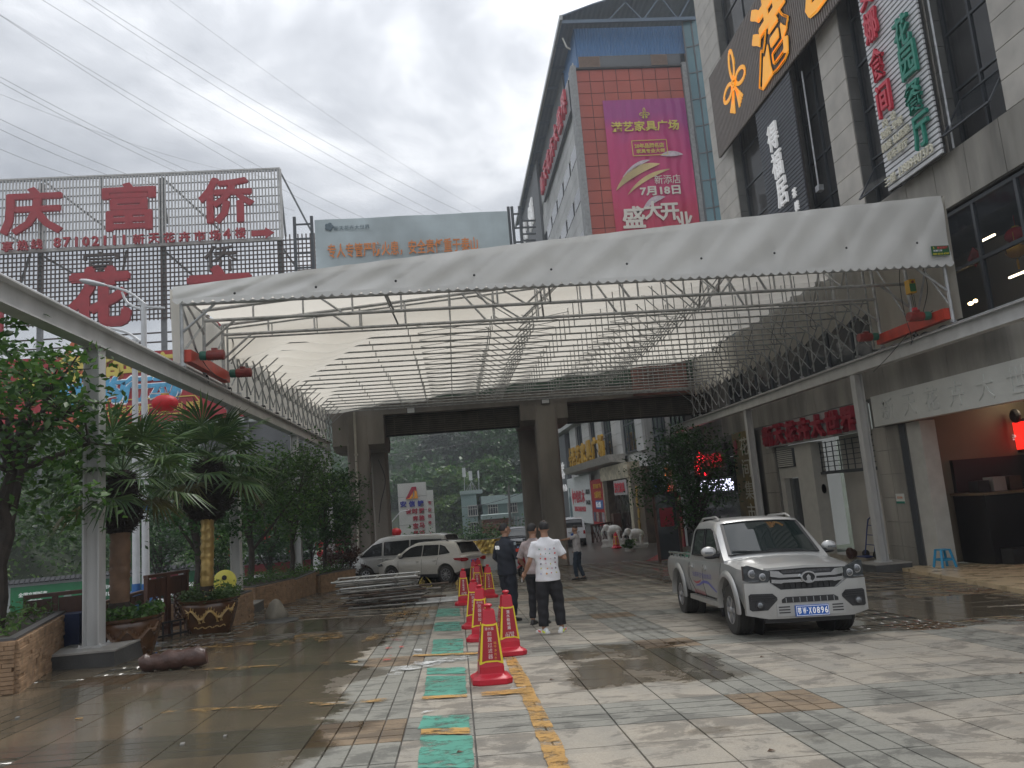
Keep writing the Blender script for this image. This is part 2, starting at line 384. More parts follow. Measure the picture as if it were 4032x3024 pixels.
for q in(((705,1240),(1055,1240),(1043,1035),(722,1035)),((708,992),(1030,990),(1025,905),(735,912)),((745,785),(1008,780),(1000,660),(757,660)),((757,650),(1000,645),(995,605),(765,610)),
((790,525),(990,520),(983,425),(800,430)),((800,380),(975,375),(965,318),(812,322)),((815,288),(970,282),(963,232),(828,238))):
 patch('green_marking',[g1(*p)for p in q],M_green)
for q in(((1520,1250),(1655,1250),(1610,1100),(1470,1110)),((1470,1110),(1610,1100),(1540,985),(1425,985)),((1425,985),(1540,985),(1425,740),(1330,750)),((1330,750),(1425,740),(1315,545),(1240,545))):
 patch('yellow_marking',[g1(*p)for p in q],M_yel,.023)
for q in((g1(-900,905),g1(690,815),g1(690,795),g1(-900,885)),(g1(730,812),g1(1010,795),g1(1010,778),g1(730,795)),(g1(1100,790),g1(1420,770),g1(1405,735),g1(1100,768)),
(g1(670,540),g1(1110,525),g1(1105,512),g1(680,530)),(g1(-720,640),g1(330,580),g1(330,566),g1(-720,622)),(g1(725,1035),g1(1030,1030),g1(1028,990),g1(725,1000))):
 patch('yellow_marking',q,M_yel2 if q[0].x<-1.4 else M_yel,.027,n=16)
for q in((g4(890,450),g4(1080,435),g4(1080,415),g4(890,428)),(g4(1240,430),g4(1620,375),g4(1500,370),g4(1180,400)),(g4(1660,400),g4(1900,370),g4(1900,345),g4(1680,370)),(g4(1980,365),g4(2150,350),g4(2130,305),g4(2000,325)),
(g1(480,330),g1(780,300),g1(760,240),g1(520,260)),(g1(-80,450),g1(230,425),g1(230,385),g1(-60,400)),(g1(350,445),g1(760,395),g1(740,370),g1(430,395)),(g1(560,290),g1(640,280),g1(650,250),g1(590,255)),(g4(440,870),g4(520,855),g4(510,845),g4(470,848))):
 patch('faded_yellow_marking',q,M_yel2,.023)
for q in((g1(500,665),g1(600,655),g1(640,600),g1(560,610)),(g1(600,640),g1(1080,545),g1(1085,530),g1(690,570)),(g1(670,530),g1(730,528),g1(730,490),g1(680,495)),(g1(720,905),g1(830,885),g1(830,880),g1(740,890)),(g1(1280,755),g1(1380,740),g1(1370,727),g1(1290,735))):
 patch('white_smear',q,M_white,.031)
for q in((g1(490,575),g1(535,570),g1(540,535),g1(500,545)),(g1(500,500),g1(550,495),g1(545,480),g1(505,485)),(g1(590,498),g1(625,495),g1(620,475),g1(590,478)),(g1(738,728),g1(765,727),g1(762,716),g1(742,718)),(g1(540,450),g1(600,445),g1(600,425),g1(550,430))):
 patch('red_splash',q,M_redp,.035,n=4)
M_litter=mat('litter',(.16,.155,.14),rough=.6,var=.1)
for i,(x,y,s_)in enumerate(((770,657,.04),(802,656,.035),(108,844,.06),(1135,1012,.07),(875,908,.03),(1400,962,.05),(1325,330,.06))):
 p=g4(x,y);mb=MB();mb.box((p.x,p.y,gz(p.x,p.y)+.022),(s_,s_*.5,.012),random.random()*3);o=mb.build('litter_scrap',M_litter)
 label(o,['white scrap on the wet ground before the tall plinth, left of a pair','white scrap on the wet ground before the tall plinth, right of a pair','white scrap near the stone clad planter corner','bent white strip of litter on the dry tiles in front','small dark crumb of dirt on wet paving','dark crumpled leaf on the pale dry paving','white scrap on the wet paving before the dragon pot'][i],'litter','scraps of litter on the paving')
M_dead=mat('dead_leaf',(.10,.055,.03),rough=.7,var=.3)
for i,(x,y,o_)in enumerate(((912,462,1),(1538,686,1),(965,1142,1),(620,530,2),(2200,632,2),(677,1108,2))):
 p=g1(x,y)if o_==1 else g2(x,y);mb=MB();mb.add([(p.x+a,p.y+b,gz(p.x,p.y)+.016+c)for a,b,c in((-.03,0,0),(0,-.018,.008),(.035,0,.002),(0,.02,.012),(-.01,.005,.018))],[(0,1,4),(1,2,4),(2,3,4),(3,0,4)]);o=mb.build('fallen_leaf',M_dead)
 label(o,['dead leaf lying on the third green box','dead leaf right of the frontmost cone','dead leaf on the nearest green box','dead leaf on dry paving in front of the silver pickup','dead leaf at the right edge of the paving','dead leaf on paving nearest the camera'][i],'leaf','dead leaves on the paving')
def gstreet(x,y):
 base=-.6-.05*min(y,48)if y>0 else-.6
 return max(-3.0,base)-.0
M_asph=mat('asphalt',(.06,.062,.064),rough=.35,var=.3,scale=2,bump=.2,bscale=60)
street=grid_sheet('street',list(np.linspace(-60,-7.55,22)),list(np.linspace(-12,60,37))+[90,130,200],lambda x,y:gstreet(x,y),M_asph);label(street,kind='structure')
M_conc=mat('concrete',(.27,.26,.245),rough=.8,var=.25,scale=3,bump=.3,bscale=20);M_cdark=mat('dark_concrete',(.16,.15,.14),rough=.8,var=.35,scale=1.2,bump=.3,bscale=18,streak=.25)
mb=MB()
for y in np.arange(-12,60,2.0):
 mb.add([(-7.55,y,gz(-7.5,y)),(-7.55,y+2,gz(-7.5,y+2)),(-7.55,y+2,gstreet(-8,y+2)-.3),(-7.55,y,gstreet(-8,y)-.3),(-7.35,y,gz(-7.5,y)+.05),(-7.35,y+2,gz(-7.5,y+2)+.05)],[(0,1,2,3),(0,4,5,1)])
o=mb.build('retaining_wall',M_conc);label(o,kind='structure')
mb=MB();mb.b2((-24.4,30,-3.4),(-24.0,60,-2.72));label(mb.build('kerb',M_conc),kind='structure')
M_earth=mat('earth',(.022,.035,.014),rough=.95,var=.4,scale=.3)
def hh(x,y):
 z=-3.4
 if y>128:z+=min(70,(y-128)*(.17+.10*sst(-40,-10,x)+.12*sst(220,330,y)))
 s_=(-x-(17+.13*y))*sst(44,54,y)*.95
 if y<128 and s_>0:z=max(z,-3.4+min(s_,26))
 elif s_>0:z=max(z,-3.4+min(s_,26))
 return z
tx=list(np.linspace(-700,-100,13))+list(np.linspace(-90,90,37))+list(np.linspace(100,700,13));ty=list(np.linspace(-300,40,12))+list(np.linspace(44,60,9))+list(np.linspace(65,500,60))+[600,900]
label(grid_sheet('hill',tx,ty,hh,M_earth),kind='structure')
def leafcloud(cen,size,up=.4,aspect=.5,fold=.25,r=rng):
 """N folded rhombic leaves (two faces each) round the given centres"""
 n=len(cen);size=np.broadcast_to(size,(n,))
 d=r.normal(size=(n,3));d[:,2]=d[:,2]*.6-.15;d/=np.linalg.norm(d,axis=1)[:,None]
 k=r.normal(size=(n,3));k[:,2]+=up*2.5;s_=np.cross(d,k);s_/=np.linalg.norm(s_,axis=1)[:,None];nn=np.cross(s_,d)
 L=size[:,None]
 a=cen-d*L*.5;b=cen+s_*L*aspect*.5+nn*L*fold*.3;c=cen+d*L*.5;e_=cen-s_*L*aspect*.5+nn*L*fold*.3
 V=np.stack([a,b,c,e_],1).reshape(-1,3);i=np.arange(n)[:,None]*4
 Q=np.concatenate([i+np.array([[0,1,2]]),i+np.array([[0,2,3]])],1).reshape(-1,3)
 return V,Q
M_bark=mat('bark',(.045,.036,.03),rough=.9,var=.35,scale=6,bump=.6,bscale=25)
M_leafD=leafmat('leaf_dark',(.013,.052,.012),(.042,.12,.022));M_leafM=leafmat('leaf_mid',(.022,.075,.012),(.08,.17,.025));M_leafL=leafmat('leaf_light',(.04,.11,.016),(.13,.22,.035))
M_pine=leafmat('pine_needles',(.012,.035,.018),(.035,.065,.03),.2);M_grass=leafmat('grass_blades',(.04,.10,.02),(.12,.20,.05))
def tree(name,lab,base,h,crown,nleaf,lsize,m,trunk_r=.09,lean=(0,0),group=None,seed=1,fork=.4,clump=.35,nlimb=9,cat='tree',limbm=None,hollow=.35):
 """crown = (centre offset x,y,z from the base, radii rx,ry,rz). trunk > limbs, crown of leaf clumps near limb tips"""
 R=np.random.default_rng(seed);rr=random.Random(seed)
 t=thing(name,lab,cat,base,0,group);B=Vector(base);c=B+Vector(crown[:3]);rad=Vector(crown[3:])
 mb=MB();top=B+Vector((lean[0],lean[1],h*fork));pts=[]
 for i in range(6):
  u=i/5;pts.append(B.lerp(top,u)+Vector((rr.gauss(0,trunk_r*.25),rr.gauss(0,trunk_r*.25),0)))
 mb.tube(pts,[trunk_r*(1.25 if i==0 else 1-.06*i)for i in range(6)],9)
 tips=[]
 for k in range(nlimb):
  ph=2*math.pi*(k+rr.random()*.6)/nlimb;el=rr.uniform(-.25,.95);q=rr.uniform(.6,1)
  tip=c+Vector((math.cos(ph)*math.sqrt(max(0,1-el*el))*rad.x,math.sin(ph)*math.sqrt(max(0,1-el*el))*rad.y,el*rad.z))*q
  st=pts[rr.choice([3,4,5,5])];m1=st.lerp(tip,.4)+Vector((rr.gauss(0,.12),rr.gauss(0,.12),.12*rad.z));m2=st.lerp(tip,.72)+Vector((rr.gauss(0,.1),rr.gauss(0,.1),.08*rad.z))
  mb.tube([st,m1,m2,tip],[trunk_r*.5,trunk_r*.33,trunk_r*.2,trunk_r*.07],6)
  tips+=[tip,m2]
  for _ in range(3):
   t2=m2.lerp(tip,rr.random())+Vector((rr.gauss(0,.3)*rad.x,rr.gauss(0,.3)*rad.y,rr.gauss(0.1,.25)*rad.z));mb.tube([m2,m2.lerp(t2,.5)+Vector((0,0,.05*rad.z)),t2],[trunk_r*.18,trunk_r*.12,trunk_r*.05],5);tips.append(t2)
 mb.build('trunk',limbm or M_bark,t,True)
 T=np.array([tuple(p)for p in tips]);ncl=max(12,nleaf//60)
 u=R.normal(size=(ncl,3));u/=np.linalg.norm(u,axis=1)[:,None];q=R.uniform(hollow,1,size=(ncl,1))**.6;U=np.array(c)+u*q*np.array(rad)
 cl=np.concatenate([T,U]);idx=R.integers(0,len(cl),nleaf);sig=clump*min(rad.x,rad.z)
 P=cl[idx]+R.normal(size=(nleaf,3))*np.array([sig,sig,sig*.6])*R.uniform(.4,1,(len(cl),1))[idx]
 V,Q=leafcloud(P,lsize*R.uniform(.6,1.25,nleaf),r=R)
 link('crown',npmesh('crown',V,Q,m),None,t);return t
def mass(name,xs,zf,n,lsize,m,kind='stuff',seed=3,spread=.25,rz=.8,per=60):
 R=np.random.default_rng(seed);C=[]
 for x_,y_,r_,h_ in xs:
  z_=zf(x_,y_);ncl=18
  u=R.normal(size=(ncl,3));u/=np.linalg.norm(u,axis=1)[:,None];u[:,2]=np.abs(u[:,2])*.9-.25
  cen=np.array([x_,y_,z_+h_*.45])+u*np.array([r_,r_,h_*.52])*R.uniform(.55,1,(ncl,1))
  k=int(n*(r_*h_)/20);id_=R.integers(0,ncl,k);C.append(cen[id_]+R.normal(size=(k,3))*r_*spread)
 C=np.concatenate(C);V,Q=leafcloud(C,lsize*R.uniform(.6,1.3,len(C)),r=R)
 o=link(name,npmesh(name,V,Q,m));label(o,kind=kind);return o
R_=random.Random(5)
pts=[]
for _ in range(230):
 y_=R_.uniform(49,95);x_=-R_.uniform(15+.15*y_,24+.8*y_)
 pts.append((x_,y_,R_.uniform(1.6,3.2),R_.uniform(3.5,7.5)))
o=mass('hillside_woods',pts,hh,430,.40,M_leafM,seed=4);label(o,'dark wooded slope behind the green hoarding on the left','woods')
pts=[(-R_.uniform(13,40),R_.uniform(47.6,50),R_.uniform(1.0,1.8),R_.uniform(1.6,3.6))for _ in range(40)]
o=mass('hillside_bushes',pts,hh,420,.26,M_leafL,seed=14);label(o,'light green bushes along the top of the green hoarding','bushes')
pts=[(R_.uniform(-14,9),R_.uniform(66,92),R_.uniform(1.2,2.2),R_.uniform(2.4,4.2))for _ in range(60)]
o=mass('roadside_bushes',pts,hh,260,.3,M_leafM,seed=24);label(o,'green bushes and low trees beyond the gold foil barrier','bushes')
pts=[]
for _ in range(420):
 y_=R_.uniform(135,330);x_=R_.uniform(-.24*y_-12,.22*y_+14);pts.append((x_,y_,R_.uniform(3,5.5),R_.uniform(7,13)))
o=mass('hill_forest',pts,hh,60,1.25,M_leafD,seed=6);label(o,'misty forested hill beyond the overpass opening','forest')
# == STEEL RAILS AND RETRACTABLE CANOPY
M_paint=mat('grey_steel_paint',(.50,.50,.49),rough=.5,var=.12,scale=3,streak=.3,bump=.05);M_galv=mat('galvanised_tube',(.42,.43,.44),rough=.35,metal=.4,var=.25,scale=6)
M_galv2=mat('zinc_tube',(.34,.35,.35),rough=.4,metal=.3,var=.3,scale=7);M_plinth=mat('wet_plinth',(.075,.078,.078),rough=.3,var=.3,scale=2.5,bump=.25)
M_ptop=mat('plinth_top',(.30,.29,.27),rough=.45,var=.3,scale=2)
RL,RR,ZR=-5.6,11.8,4.80
def ibeam(mb,x,y0,y1,z,h=.36,w=.26,t=.022):
 mb.b2((x-w/2,y0,z-t),(x+w/2,y1,z));mb.b2((x-w/2,y0,z-h),(x+w/2,y1,z-h+t));mb.b2((x-t/2,y0,z-h+t),(x+t/2,y1,z-t))
def rail(name,lab,x,y0,y1,posts,pw,plinths,zr):
 t=thing(name,lab,'steel frame',(x,posts[0],gz(x,posts[0])))
 mb=MB();ibeam(mb,x,y0,y1,zr);mb.build('beam',M_paint,t)
 mb=MB()
 for q in(-1,1):mb.tube([(x+q*.06,y0,zr+.03),(x+q*.06,y1,zr+.03)],.02,6)
 mb.build('track',M_galv,t)
 for(y,ph)in zip(posts,plinths):
  zb=gz(x,y);mb=MB();h=zr-.36
  mb.b2((x-pw/2,y-pw/2,zb+ph),(x-pw/2+.018,y+pw/2,h));mb.b2((x+pw/2-.018,y-pw/2,zb+ph),(x+pw/2,y+pw/2,h));mb.b2((x-pw/2+.018,y-.012,zb+ph),(x+pw/2-.018,y+.012,h))
  p=mb.build('post',M_paint,t)
  mb=MB();mb.b2((x-pw*.75,y-pw*.75,zb+ph-.004),(x+pw*.75,y+pw*.75,zb+ph+.018));mb.b2((x-pw*.7,y-pw*.7,h-.02),(x+pw*.7,y+pw*.7,h-.001))
  for a in(-1,1):
   for b in(-1,1):mb.lathe((x+a*pw*.62,y+b*pw*.62,zb+ph+.018),[(.02,0),(.02,.02),(.01,.035)],6)
  mb.build('base_plate',M_paint,p)
  mb=MB();s=.52;mb.b2((x-s,y-s,zb-.25),(x+s,y+s,zb+ph-.006));mb.build('plinth',M_plinth,t)
  mb=MB();mb.b2((x-s-.012,y-s-.012,zb+ph-.03),(x+s+.012,y+s+.012,zb+ph-.002));mb.build('plinth_cap',M_ptop,t)
 return t
rail('rail_frame','grey painted steel rail beam on white posts along the planters',RL,2.5,36.3,(12.6,20.4,28.2,35.6),.24,(.26,.24,.2,.2),ZR+.12)
rail('rail_frame','grey painted steel rail beam on posts along the stone facade',RR,8.0,40.0,(21.2,29.6,37.6),.24,(.26,.22,.2),ZR)
M_fab=mat('white_tarpaulin',(.74,.735,.71),rough=.42,var=.07,scale=1.2,bump=.35,bscale=2.2,trans=.18)
M_fabin=mat('cream_tarpaulin',(.74,.705,.63),rough=.5,var=.06,scale=1.0,bump=.25,bscale=3,trans=.66)
CA=thing('retractable_canopy','huge white tarpaulin sliding canopy on folding steel hoops over the plaza','canopy',(3.1,16.6,4.9))
def ztop(x):u=(x-RL)/(RR-RL);return 6.66+1.20*u+.05*math.sin(math.pi*u)
def zchord(x):return 6.36-.10*(x-RL)/(RR-RL)
def fold(x,y):
 if y<20:return ztop(x)
 k=(y-20)/(36.2-20)*18;s=abs(math.sin(math.pi*k));a_=.30+.50*max(0,min(1,(5.5-x)/6))*max(.35,1-(y-20)/14);return ztop(x)-.02-a_*s**.7*(.85+.15*math.sin(x*2.1+k))
def sheet(fn,us,vs):
 mb=MB();V=[fn(u,v)for v in vs for u in us];n=len(us)
 mb.add(V,[(j*n+i,j*n+i+1,(j+1)*n+i+1,(j+1)*n+i)for j in range(len(vs)-1)for i in range(n-1)]);return mb
xs=np.linspace(RL-.08,RR+.08,45)
sheet(lambda x,y:(x,y,fold(x,y)+.03*math.sin(3.1*x+1.3*y)*(y>17)),xs,list(np.linspace(16.5,20,8))+list(np.linspace(20.1,36.2,186))).build('roof_sheet',M_fabin,CA,True,80)
def front(x,v):
 zt,zb=ztop(x)+.04,6.40-.14*(x-RL)/(RR-RL)
 if v>1.5:
  return(x,16.42,zb)
 z=zt+(zb-zt)*v
 y=16.44-.025*math.sin(v*math.pi)*math.sin(x*.9+.5)-.02*math.sin(x*3.3+v*5)*v*(1-v)*4+.012*math.sin(7*x+9*v)
 for b in range(10):
  xb=RL+1.2+b*1.72;d=math.hypot(x-xb,(v-.72)*.7)
  y+=.05*math.exp(-d*d/.03)+.022*math.exp(-((x-xb-(.72-v)*1.2)**2)/.006)*(v<.72)
 return(x,y,z)
sheet(front,np.linspace(RL-.1,RR+.1,260),np.linspace(0,1,16)).build('front_valance',M_fab,CA,True,80)
mb=MB();n=84;L=RR-RL+.2
for i in range(n):
 for k in range(6):
  a,b=k/6,(k+1)/6;xa,xb=RL-.1+L*(i+a)/n,RL-.1+L*(i+b)/n;za=6.40-.14*(xa-RL)/L;w=lambda q:.075*math.sin(math.pi*q)**.8+.03
  mb.quad((xa,16.405,za+.02),(xb,16.405,za+.02),(xb,16.405,za-w(b)),(xa,16.405,za-w(a)))
mb.build('scalloped_hem',M_fab,CA)
M_rivet=mat('dark_rivet',(.05,.05,.05),rough=.4,metal=.8,var=0);mb=MB()
for b in range(10):
 x_=RL+1.2+b*1.72;zt,zb=ztop(x_)+.04,6.34;mb.ell((x_,16.40,zt+(zb-zt)*.72),(.028,.014,.028),8,5)
mb.build('tie_buttons',M_rivet,CA)
def side(x,sgn,y1,zb):
 return sheet(lambda y,v:(x+sgn*(.03*math.sin(y*5.1+v*2)+.02*math.sin(y*13)),y,(ztop(x)+.02)*(1-v)+zb*v-(.03*math.sin(y*9)if v==1 else 0)),np.linspace(16.45,y1,int((y1-16)*14)),[0,.2,.4,.6,.8,1])
side(RL-.14,-1,36.2,ZR+.22).build('side_curtain',M_fabin,CA,True,80);side(RR+.14,1,20.3,ZR+.12).build('side_curtain',M_fabin,CA,True,80)
sheet(lambda y,v:(RR+.16+.25*abs(math.sin(math.pi*(y-20)/16.2*18))*v,y,fold(RR,y)*(1-v)+(5.9+.35*abs(math.sin(math.pi*(y-20)/16.2*18)))*v),np.linspace(20.3,36.2,190),[0,.5,1]).build('side_curtain',M_fabin,CA,True,80)
def hoop(y,heavy=False,k=0):
 r=.042 if heavy else.026;b=ZR+.14;mb=MB()
 mb.tube([(RL+.02,y,b+.02),(RL+.02,y,ztop(RL)-.06)],r,8);mb.tube([(RR-.02,y,b-.06),(RR-.02,y,ztop(RR)-.06)],r,8)
 pts=[(x,y,ztop(x)-.07)for x in np.linspace(RL,RR,15)];mb.tube(pts,r,6)
 zc=lambda x:zchord(x)-.02
 mb.tube([(RL+.02,y,zc(RL)),(RR-.02,y,zc(RR))],r,8)
 m=15
 for i in range(1,m):
  x=RL+(RR-RL)*i/m;mb.tube([(x,y,zc(x)),(x,y,ztop(x)-.07)],r*.62,5)
 for c_ in((RL+(RR-RL)*.44),(RL+(RR-RL)*.72)):
  for s in(-1,1):mb.tube([(c_,y,zc(c_)),(c_+s*1.1,y,ztop(c_+s*1.1)-.08)],r*.62,5)
 for x,s in((RL,1),(RR,-1)):
  mb.tube([(x,y,zc(x)-.65),(x+s*.75,y,zc(x))],r*.7,6)
 if heavy:
  for i in(3,6,9,12):
   x=RL+(RR-RL)*(i-.4)/m;mb.tube([(x-.35,y,ztop(x)-.1),(x+.25,y,zc(x))],r*.7,6)
 mb.build('hoop',M_galv if heavy else M_galv2,CA,True)
for y in(16.6,18.1,19.6):hoop(y,True)
NY=18;ys=[20.0+16.2*(k/NY)for k in range(NY+1)]
for k,y in enumerate(ys):hoop(y,False,k)
for x,sg in((RL+.02,1),(RR-.02,-1)):
 zt=ztop(x)-.1;b=ZR+.16;mb=MB()
 for p,q in(((x,16.6,zt),(x,19.6,zt-.1)),((x,16.6,b+.3),(x,18.1,zt-.3)),((x,16.6,zt-.25),(x,18.1,b+.05)),((x,18.1,b+.1),(x,19.6,zt-.35)),((x,16.6,b+.05),(x,19.6,b+.05)),((x,18.1,zt-.55),(x,16.7,zt-.05))):
  mb.tube([p,q],.028,6)
 mb.build('side_brace',M_galv,CA,True)
for xt in(RL+4.2,RL+8.0,RL+12.2,RL+15.4):
 mb=MB()
 for a,b in((16.6,18.1),(18.1,19.6)):mb.tube([(xt,a,ztop(xt)-.1),(xt+.25,b,zchord(xt))],.026,6);mb.tube([(xt+.25,a,zchord(xt)),(xt,b,ztop(xt)-.1)],.02,6)
 mb.build('cross_brace',M_galv,CA,True)
def lattice(x,z0,z1,horizontal=False,xw=0):
 mb=MB();e_=.012
 for k in range(NY):
  a,b=ys[k],ys[k+1]
  if not horizontal:
   zm=(z0+z1)/2;q=(zm-z0)*.98
   for lo,hi in((z0,zm+.06),(zm-.06,z1)):
    mb.bar((x-e_,a,lo),(x-e_,b,hi),.012,.034,(1,0,0));mb.bar((x+e_,a,hi),(x+e_,b,lo),.012,.034,(1,0,0))
  else:
   mb.bar((x,a,z0-.01),(x+xw,b,z0-.01),.03,.01);mb.bar((x+xw,a,z0+.01),(x,b,z0+.01),.03,.01)
 mb.build('folding_lattice',M_galv2,CA)
lattice(RL+.12,ZR+.30,6.35);lattice(RR-.12,ZR+.22,6.35)
lattice(RL+4.9,zchord(1)+.04,0,True,2.0);lattice(RL+10.3,zchord(1)+.04,0,True,2.2);lattice(RL+7.7,zchord(1)+.18,0,True,1.3)
for x,dz in((RL+.02,.12),(RR-.02,0)):
 for k,y in enumerate([16.6,18.1,19.6]+ys):
  mb=MB();zz=ZR+dz;mb.box((x,y,zz+.10),(.13,.05,.05));mb.lathe((x-.02,y,zz+.065),[(.032,0),(.032,.04)],8,0,'X');mb.bar((x+.075,y,zz+.1),(x+.075,y,zz-.06),.012,.03);mb.build('roller_foot',M_rivet if k%2 else M_galv,CA)
M_red=mat('red_drive_box',(.52,.055,.03),rough=.5,var=.2,scale=3);M_mot=mat('motor_red',(.22,.03,.025),rough=.45,var=.25,scale=8);M_gear=mat('gearbox_green',(.02,.13,.09),rough=.4,var=.1)
for x,dz,s in((RL+.1,.12,1),(RR-.1,0,-1)):
 mb=MB();zz=ZR+dz+.17;mb.b2((x-.09,16.65,zz),(x+.09,19.55,zz+.26));box=mb.build('drive_box',M_red,CA)
 for y in(17.1,19.4):
  mb=MB();mb.lathe((x+s*.14,y,zz+.2),[(.10,0),(.105,.03),(.105,.12),(.09,.15)],14,0,'X')if s>0 else mb.lathe((x-.29,y,zz+.2),[(.09,0),(.105,.03),(.105,.12),(.1,.15)],14,0,'X');mb.build('gearbox',M_gear,box,True)
  mb=MB();p=[(.105,0),(.115,.02)]+[(.11+.008*(i%2),.04+.025*i)for i in range(12)]+[(.11,.36),(.05,.38)]
  mb.lathe((x+s*.29+(0 if s>0 else-.38),y,zz+.2),p,14,0,'X');mb.box((x+s*.45,y,zz+.32),(.12,.1,.07));mb.build('motor',M_mot,box,True)
M_cy=mat('yellow_box',(.72,.42,.04),rough=.4,var=.08);M_cg=mat('green_box',(.05,.18,.08),rough=.4,var=.1);M_blk=mat('black_rubber',(.02,.02,.021),rough=.55,var=.15)
p=atx(3585,1130,11.55);mb=MB();mb.box(p,(.16,.2,.34));cb=mb.build('control_box',M_cy,CA)
mb=MB();mb.box(p+Vector((-.01,-.106,-.04)),(.15,.012,.2));mb.build('cover_plate',M_cg,cb);mb=MB();mb.lathe(p+Vector((0,-.12,.1)),[(.035,0),(.03,.03)],10,0,'Y');mb.build('stop_button',M_mot,cb)
mb=MB();mb.box(p+Vector((0,-.02,-.62)),(.1,.08,.17));mb.build('pendant_switch',mat('pendant_red',(.75,.06,.08),rough=.4,var=0),CA)
rc=random.Random(3)
def cable(pts,r=.009,name='cable'):
 q=[]
 P=[Vector(a)for a in pts];P=[P[0]]+P+[P[-1]]
 for i in range(1,len(P)-2):
  for k in range(6):
   t_=k/6;a,b,c,d=P[i-1],P[i],P[i+1],P[i+2]
   q.append(.5*((2*b)+(c-a)*t_+(2*a-5*b+4*c-d)*t_*t_+(3*b-a-3*c+d)*t_**3))
 q.append(P[-2]);mb=MB();mb.tube(q,r,5);return mb
cable([p+Vector((0,0,-.17)),p+Vector((0,-.02,-.55))]).build('cable',M_blk,CA)
cable([p+Vector((-.1,0,.9)),p+Vector((-.25,0,.2)),p+Vector((-.2,.1,-.6)),p+Vector((-.05,.2,-1.2)),p+Vector((.1,.5,-1.35)),p+Vector((.15,.2,-.9)),p+Vector((.05,0,-.2))]).build('cable',M_blk,CA)
cable([p+Vector((-.05,.3,-1.1)),p+Vector((-.1,1.2,-1.5)),p+Vector((0,2.2,-1.75))]).build('cable',M_blk,CA)
cable([(RR-.5,16.75,6.6),(RR-.1,17.2,5.9),(RR-.2,17.4,5.25),(RR-.1,17.15,5.3)]).build('cable',M_blk,CA)
cable([(x,16.65,zchord(x)+.12+.05*math.sin(x))for x in np.linspace(RL+.4,RR-.6,14)],.008).build('cable',M_blk,CA)
for k in range(8):
 x_=RR-1.2-rc.random()*.6-k*.22;y_=20.2+k*1.0;mb=cable([(x_,y_,6.5),(x_-.2,y_+.2,5.95-rc.random()*.15),(x_+.1,y_+.5,5.8-rc.random()*.2),(x_+.25,y_+.9,6.1),(x_,y_+1.1,6.45)]);mb.build('cable',M_blk,CA)
cable([(RL+.1,17.2,5.5),(RL+.25,17.6,5.1),(RL+.3,18.3,5.0),(RL+.2,19.2,5.1)]).build('cable',M_blk,CA)
def fx(x,y):return aty(3000+.4823*x,900+.4823*y,16.38)
A,B=fx(1378,145),fx(1535,215);mb=MB();mb.b2((A.x,16.372,B.z),(B.x,16.382,A.z));st=mb.build('maker_sticker',mat('sticker_green',(.03,.12,.05),rough=.4,var=.1),CA)
w_=B.x-A.x;hgt=A.z-B.z;cx_=(A.x+B.x)/2;M_sy=mat('sticker_yellow',(.8,.65,.05),rough=.5,var=0);M_sr=mat('sticker_red',(.75,.1,.12),rough=.5,var=0);M_w=mat('print_white',(.8,.8,.8),rough=.5,var=0)
text('sticker_print','180 6210 6789',M_sy,st,(cx_,16.368,B.z+hgt*.16),X0,Z0,hgt*.2,w_*.9,.003,.01)
text('sticker_print','推拉雨篷',M_sr,st,(cx_+w_*.12,16.368,B.z+hgt*.8),X0,Z0,hgt*.26,w_*.62,.003,.01)
text('sticker_print','雨棚订做',M_w,st,(cx_-w_*.16,16.368,B.z+hgt*.5),X0,Z0,hgt*.2,w_*.5,.003,.01);text('sticker_print','5',M_sy,st,(A.x+w_*.13,16.368,B.z+hgt*.8),X0,Z0,hgt*.22,None,.003,.01)
# == OVERPASS
OV=thing('overpass','dark concrete overpass crossing behind the canopy on paired round-edged columns','overpass',(4,37,gz(4,37)))
M_dk=mat('brownish_concrete',(.22,.20,.175),rough=.85,var=.4,scale=.8,bump=.3,bscale=14,streak=.3);M_grnp=mat('green_parapet',(.05,.10,.065),rough=.7,var=.25,scale=.8)  # M_dk is the brownish concrete of the columns and deck
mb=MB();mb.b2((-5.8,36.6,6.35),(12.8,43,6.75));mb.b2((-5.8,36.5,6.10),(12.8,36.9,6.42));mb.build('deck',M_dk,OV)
mb=MB();mb.b2((-5.8,36.45,6.76),(12.8,36.65,9.4));mb.build('parapet',M_grnp,OV)
def colm(x,y,w,d,zt,ch=.12):
 mb=MB();z0=gz(x,y)-.3;p=[(-w/2+ch,-d/2),(w/2-ch,-d/2),(w/2,-d/2+ch),(w/2,d/2-ch),(w/2-ch,d/2),(-w/2+ch,d/2),(-w/2,d/2-ch),(-w/2,-d/2+ch)]
 mb.prism(p,(x,y,z0),X0,Y0,(0,0,zt-z0));mb.build('column',M_dk,OV,lab=None)
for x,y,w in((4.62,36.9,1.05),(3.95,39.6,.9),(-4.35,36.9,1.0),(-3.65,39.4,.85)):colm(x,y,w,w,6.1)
def hexcap(x,y,w,d,z0,z1):
 mb=MB();mb.prism([(-d/2,0),(-d/2,z1-z0),(d/2,z1-z0),(d/2,0),(d/2-.4,-.25),(-d/2+.4,-.25)],(x-w/2,y,z0),Y0,Z0,(w,0,0));mb.build('column_head',M_dk,OV)
hexcap(-4.3,38.2,2.4,3.4,4.75,6.1);hexcap(4.55,38.2,2.3,3.4,5.35,6.1)
M_louv=mat('dark_timber_slat',(.08,.07,.055),rough=.75,var=.4,scale=2)
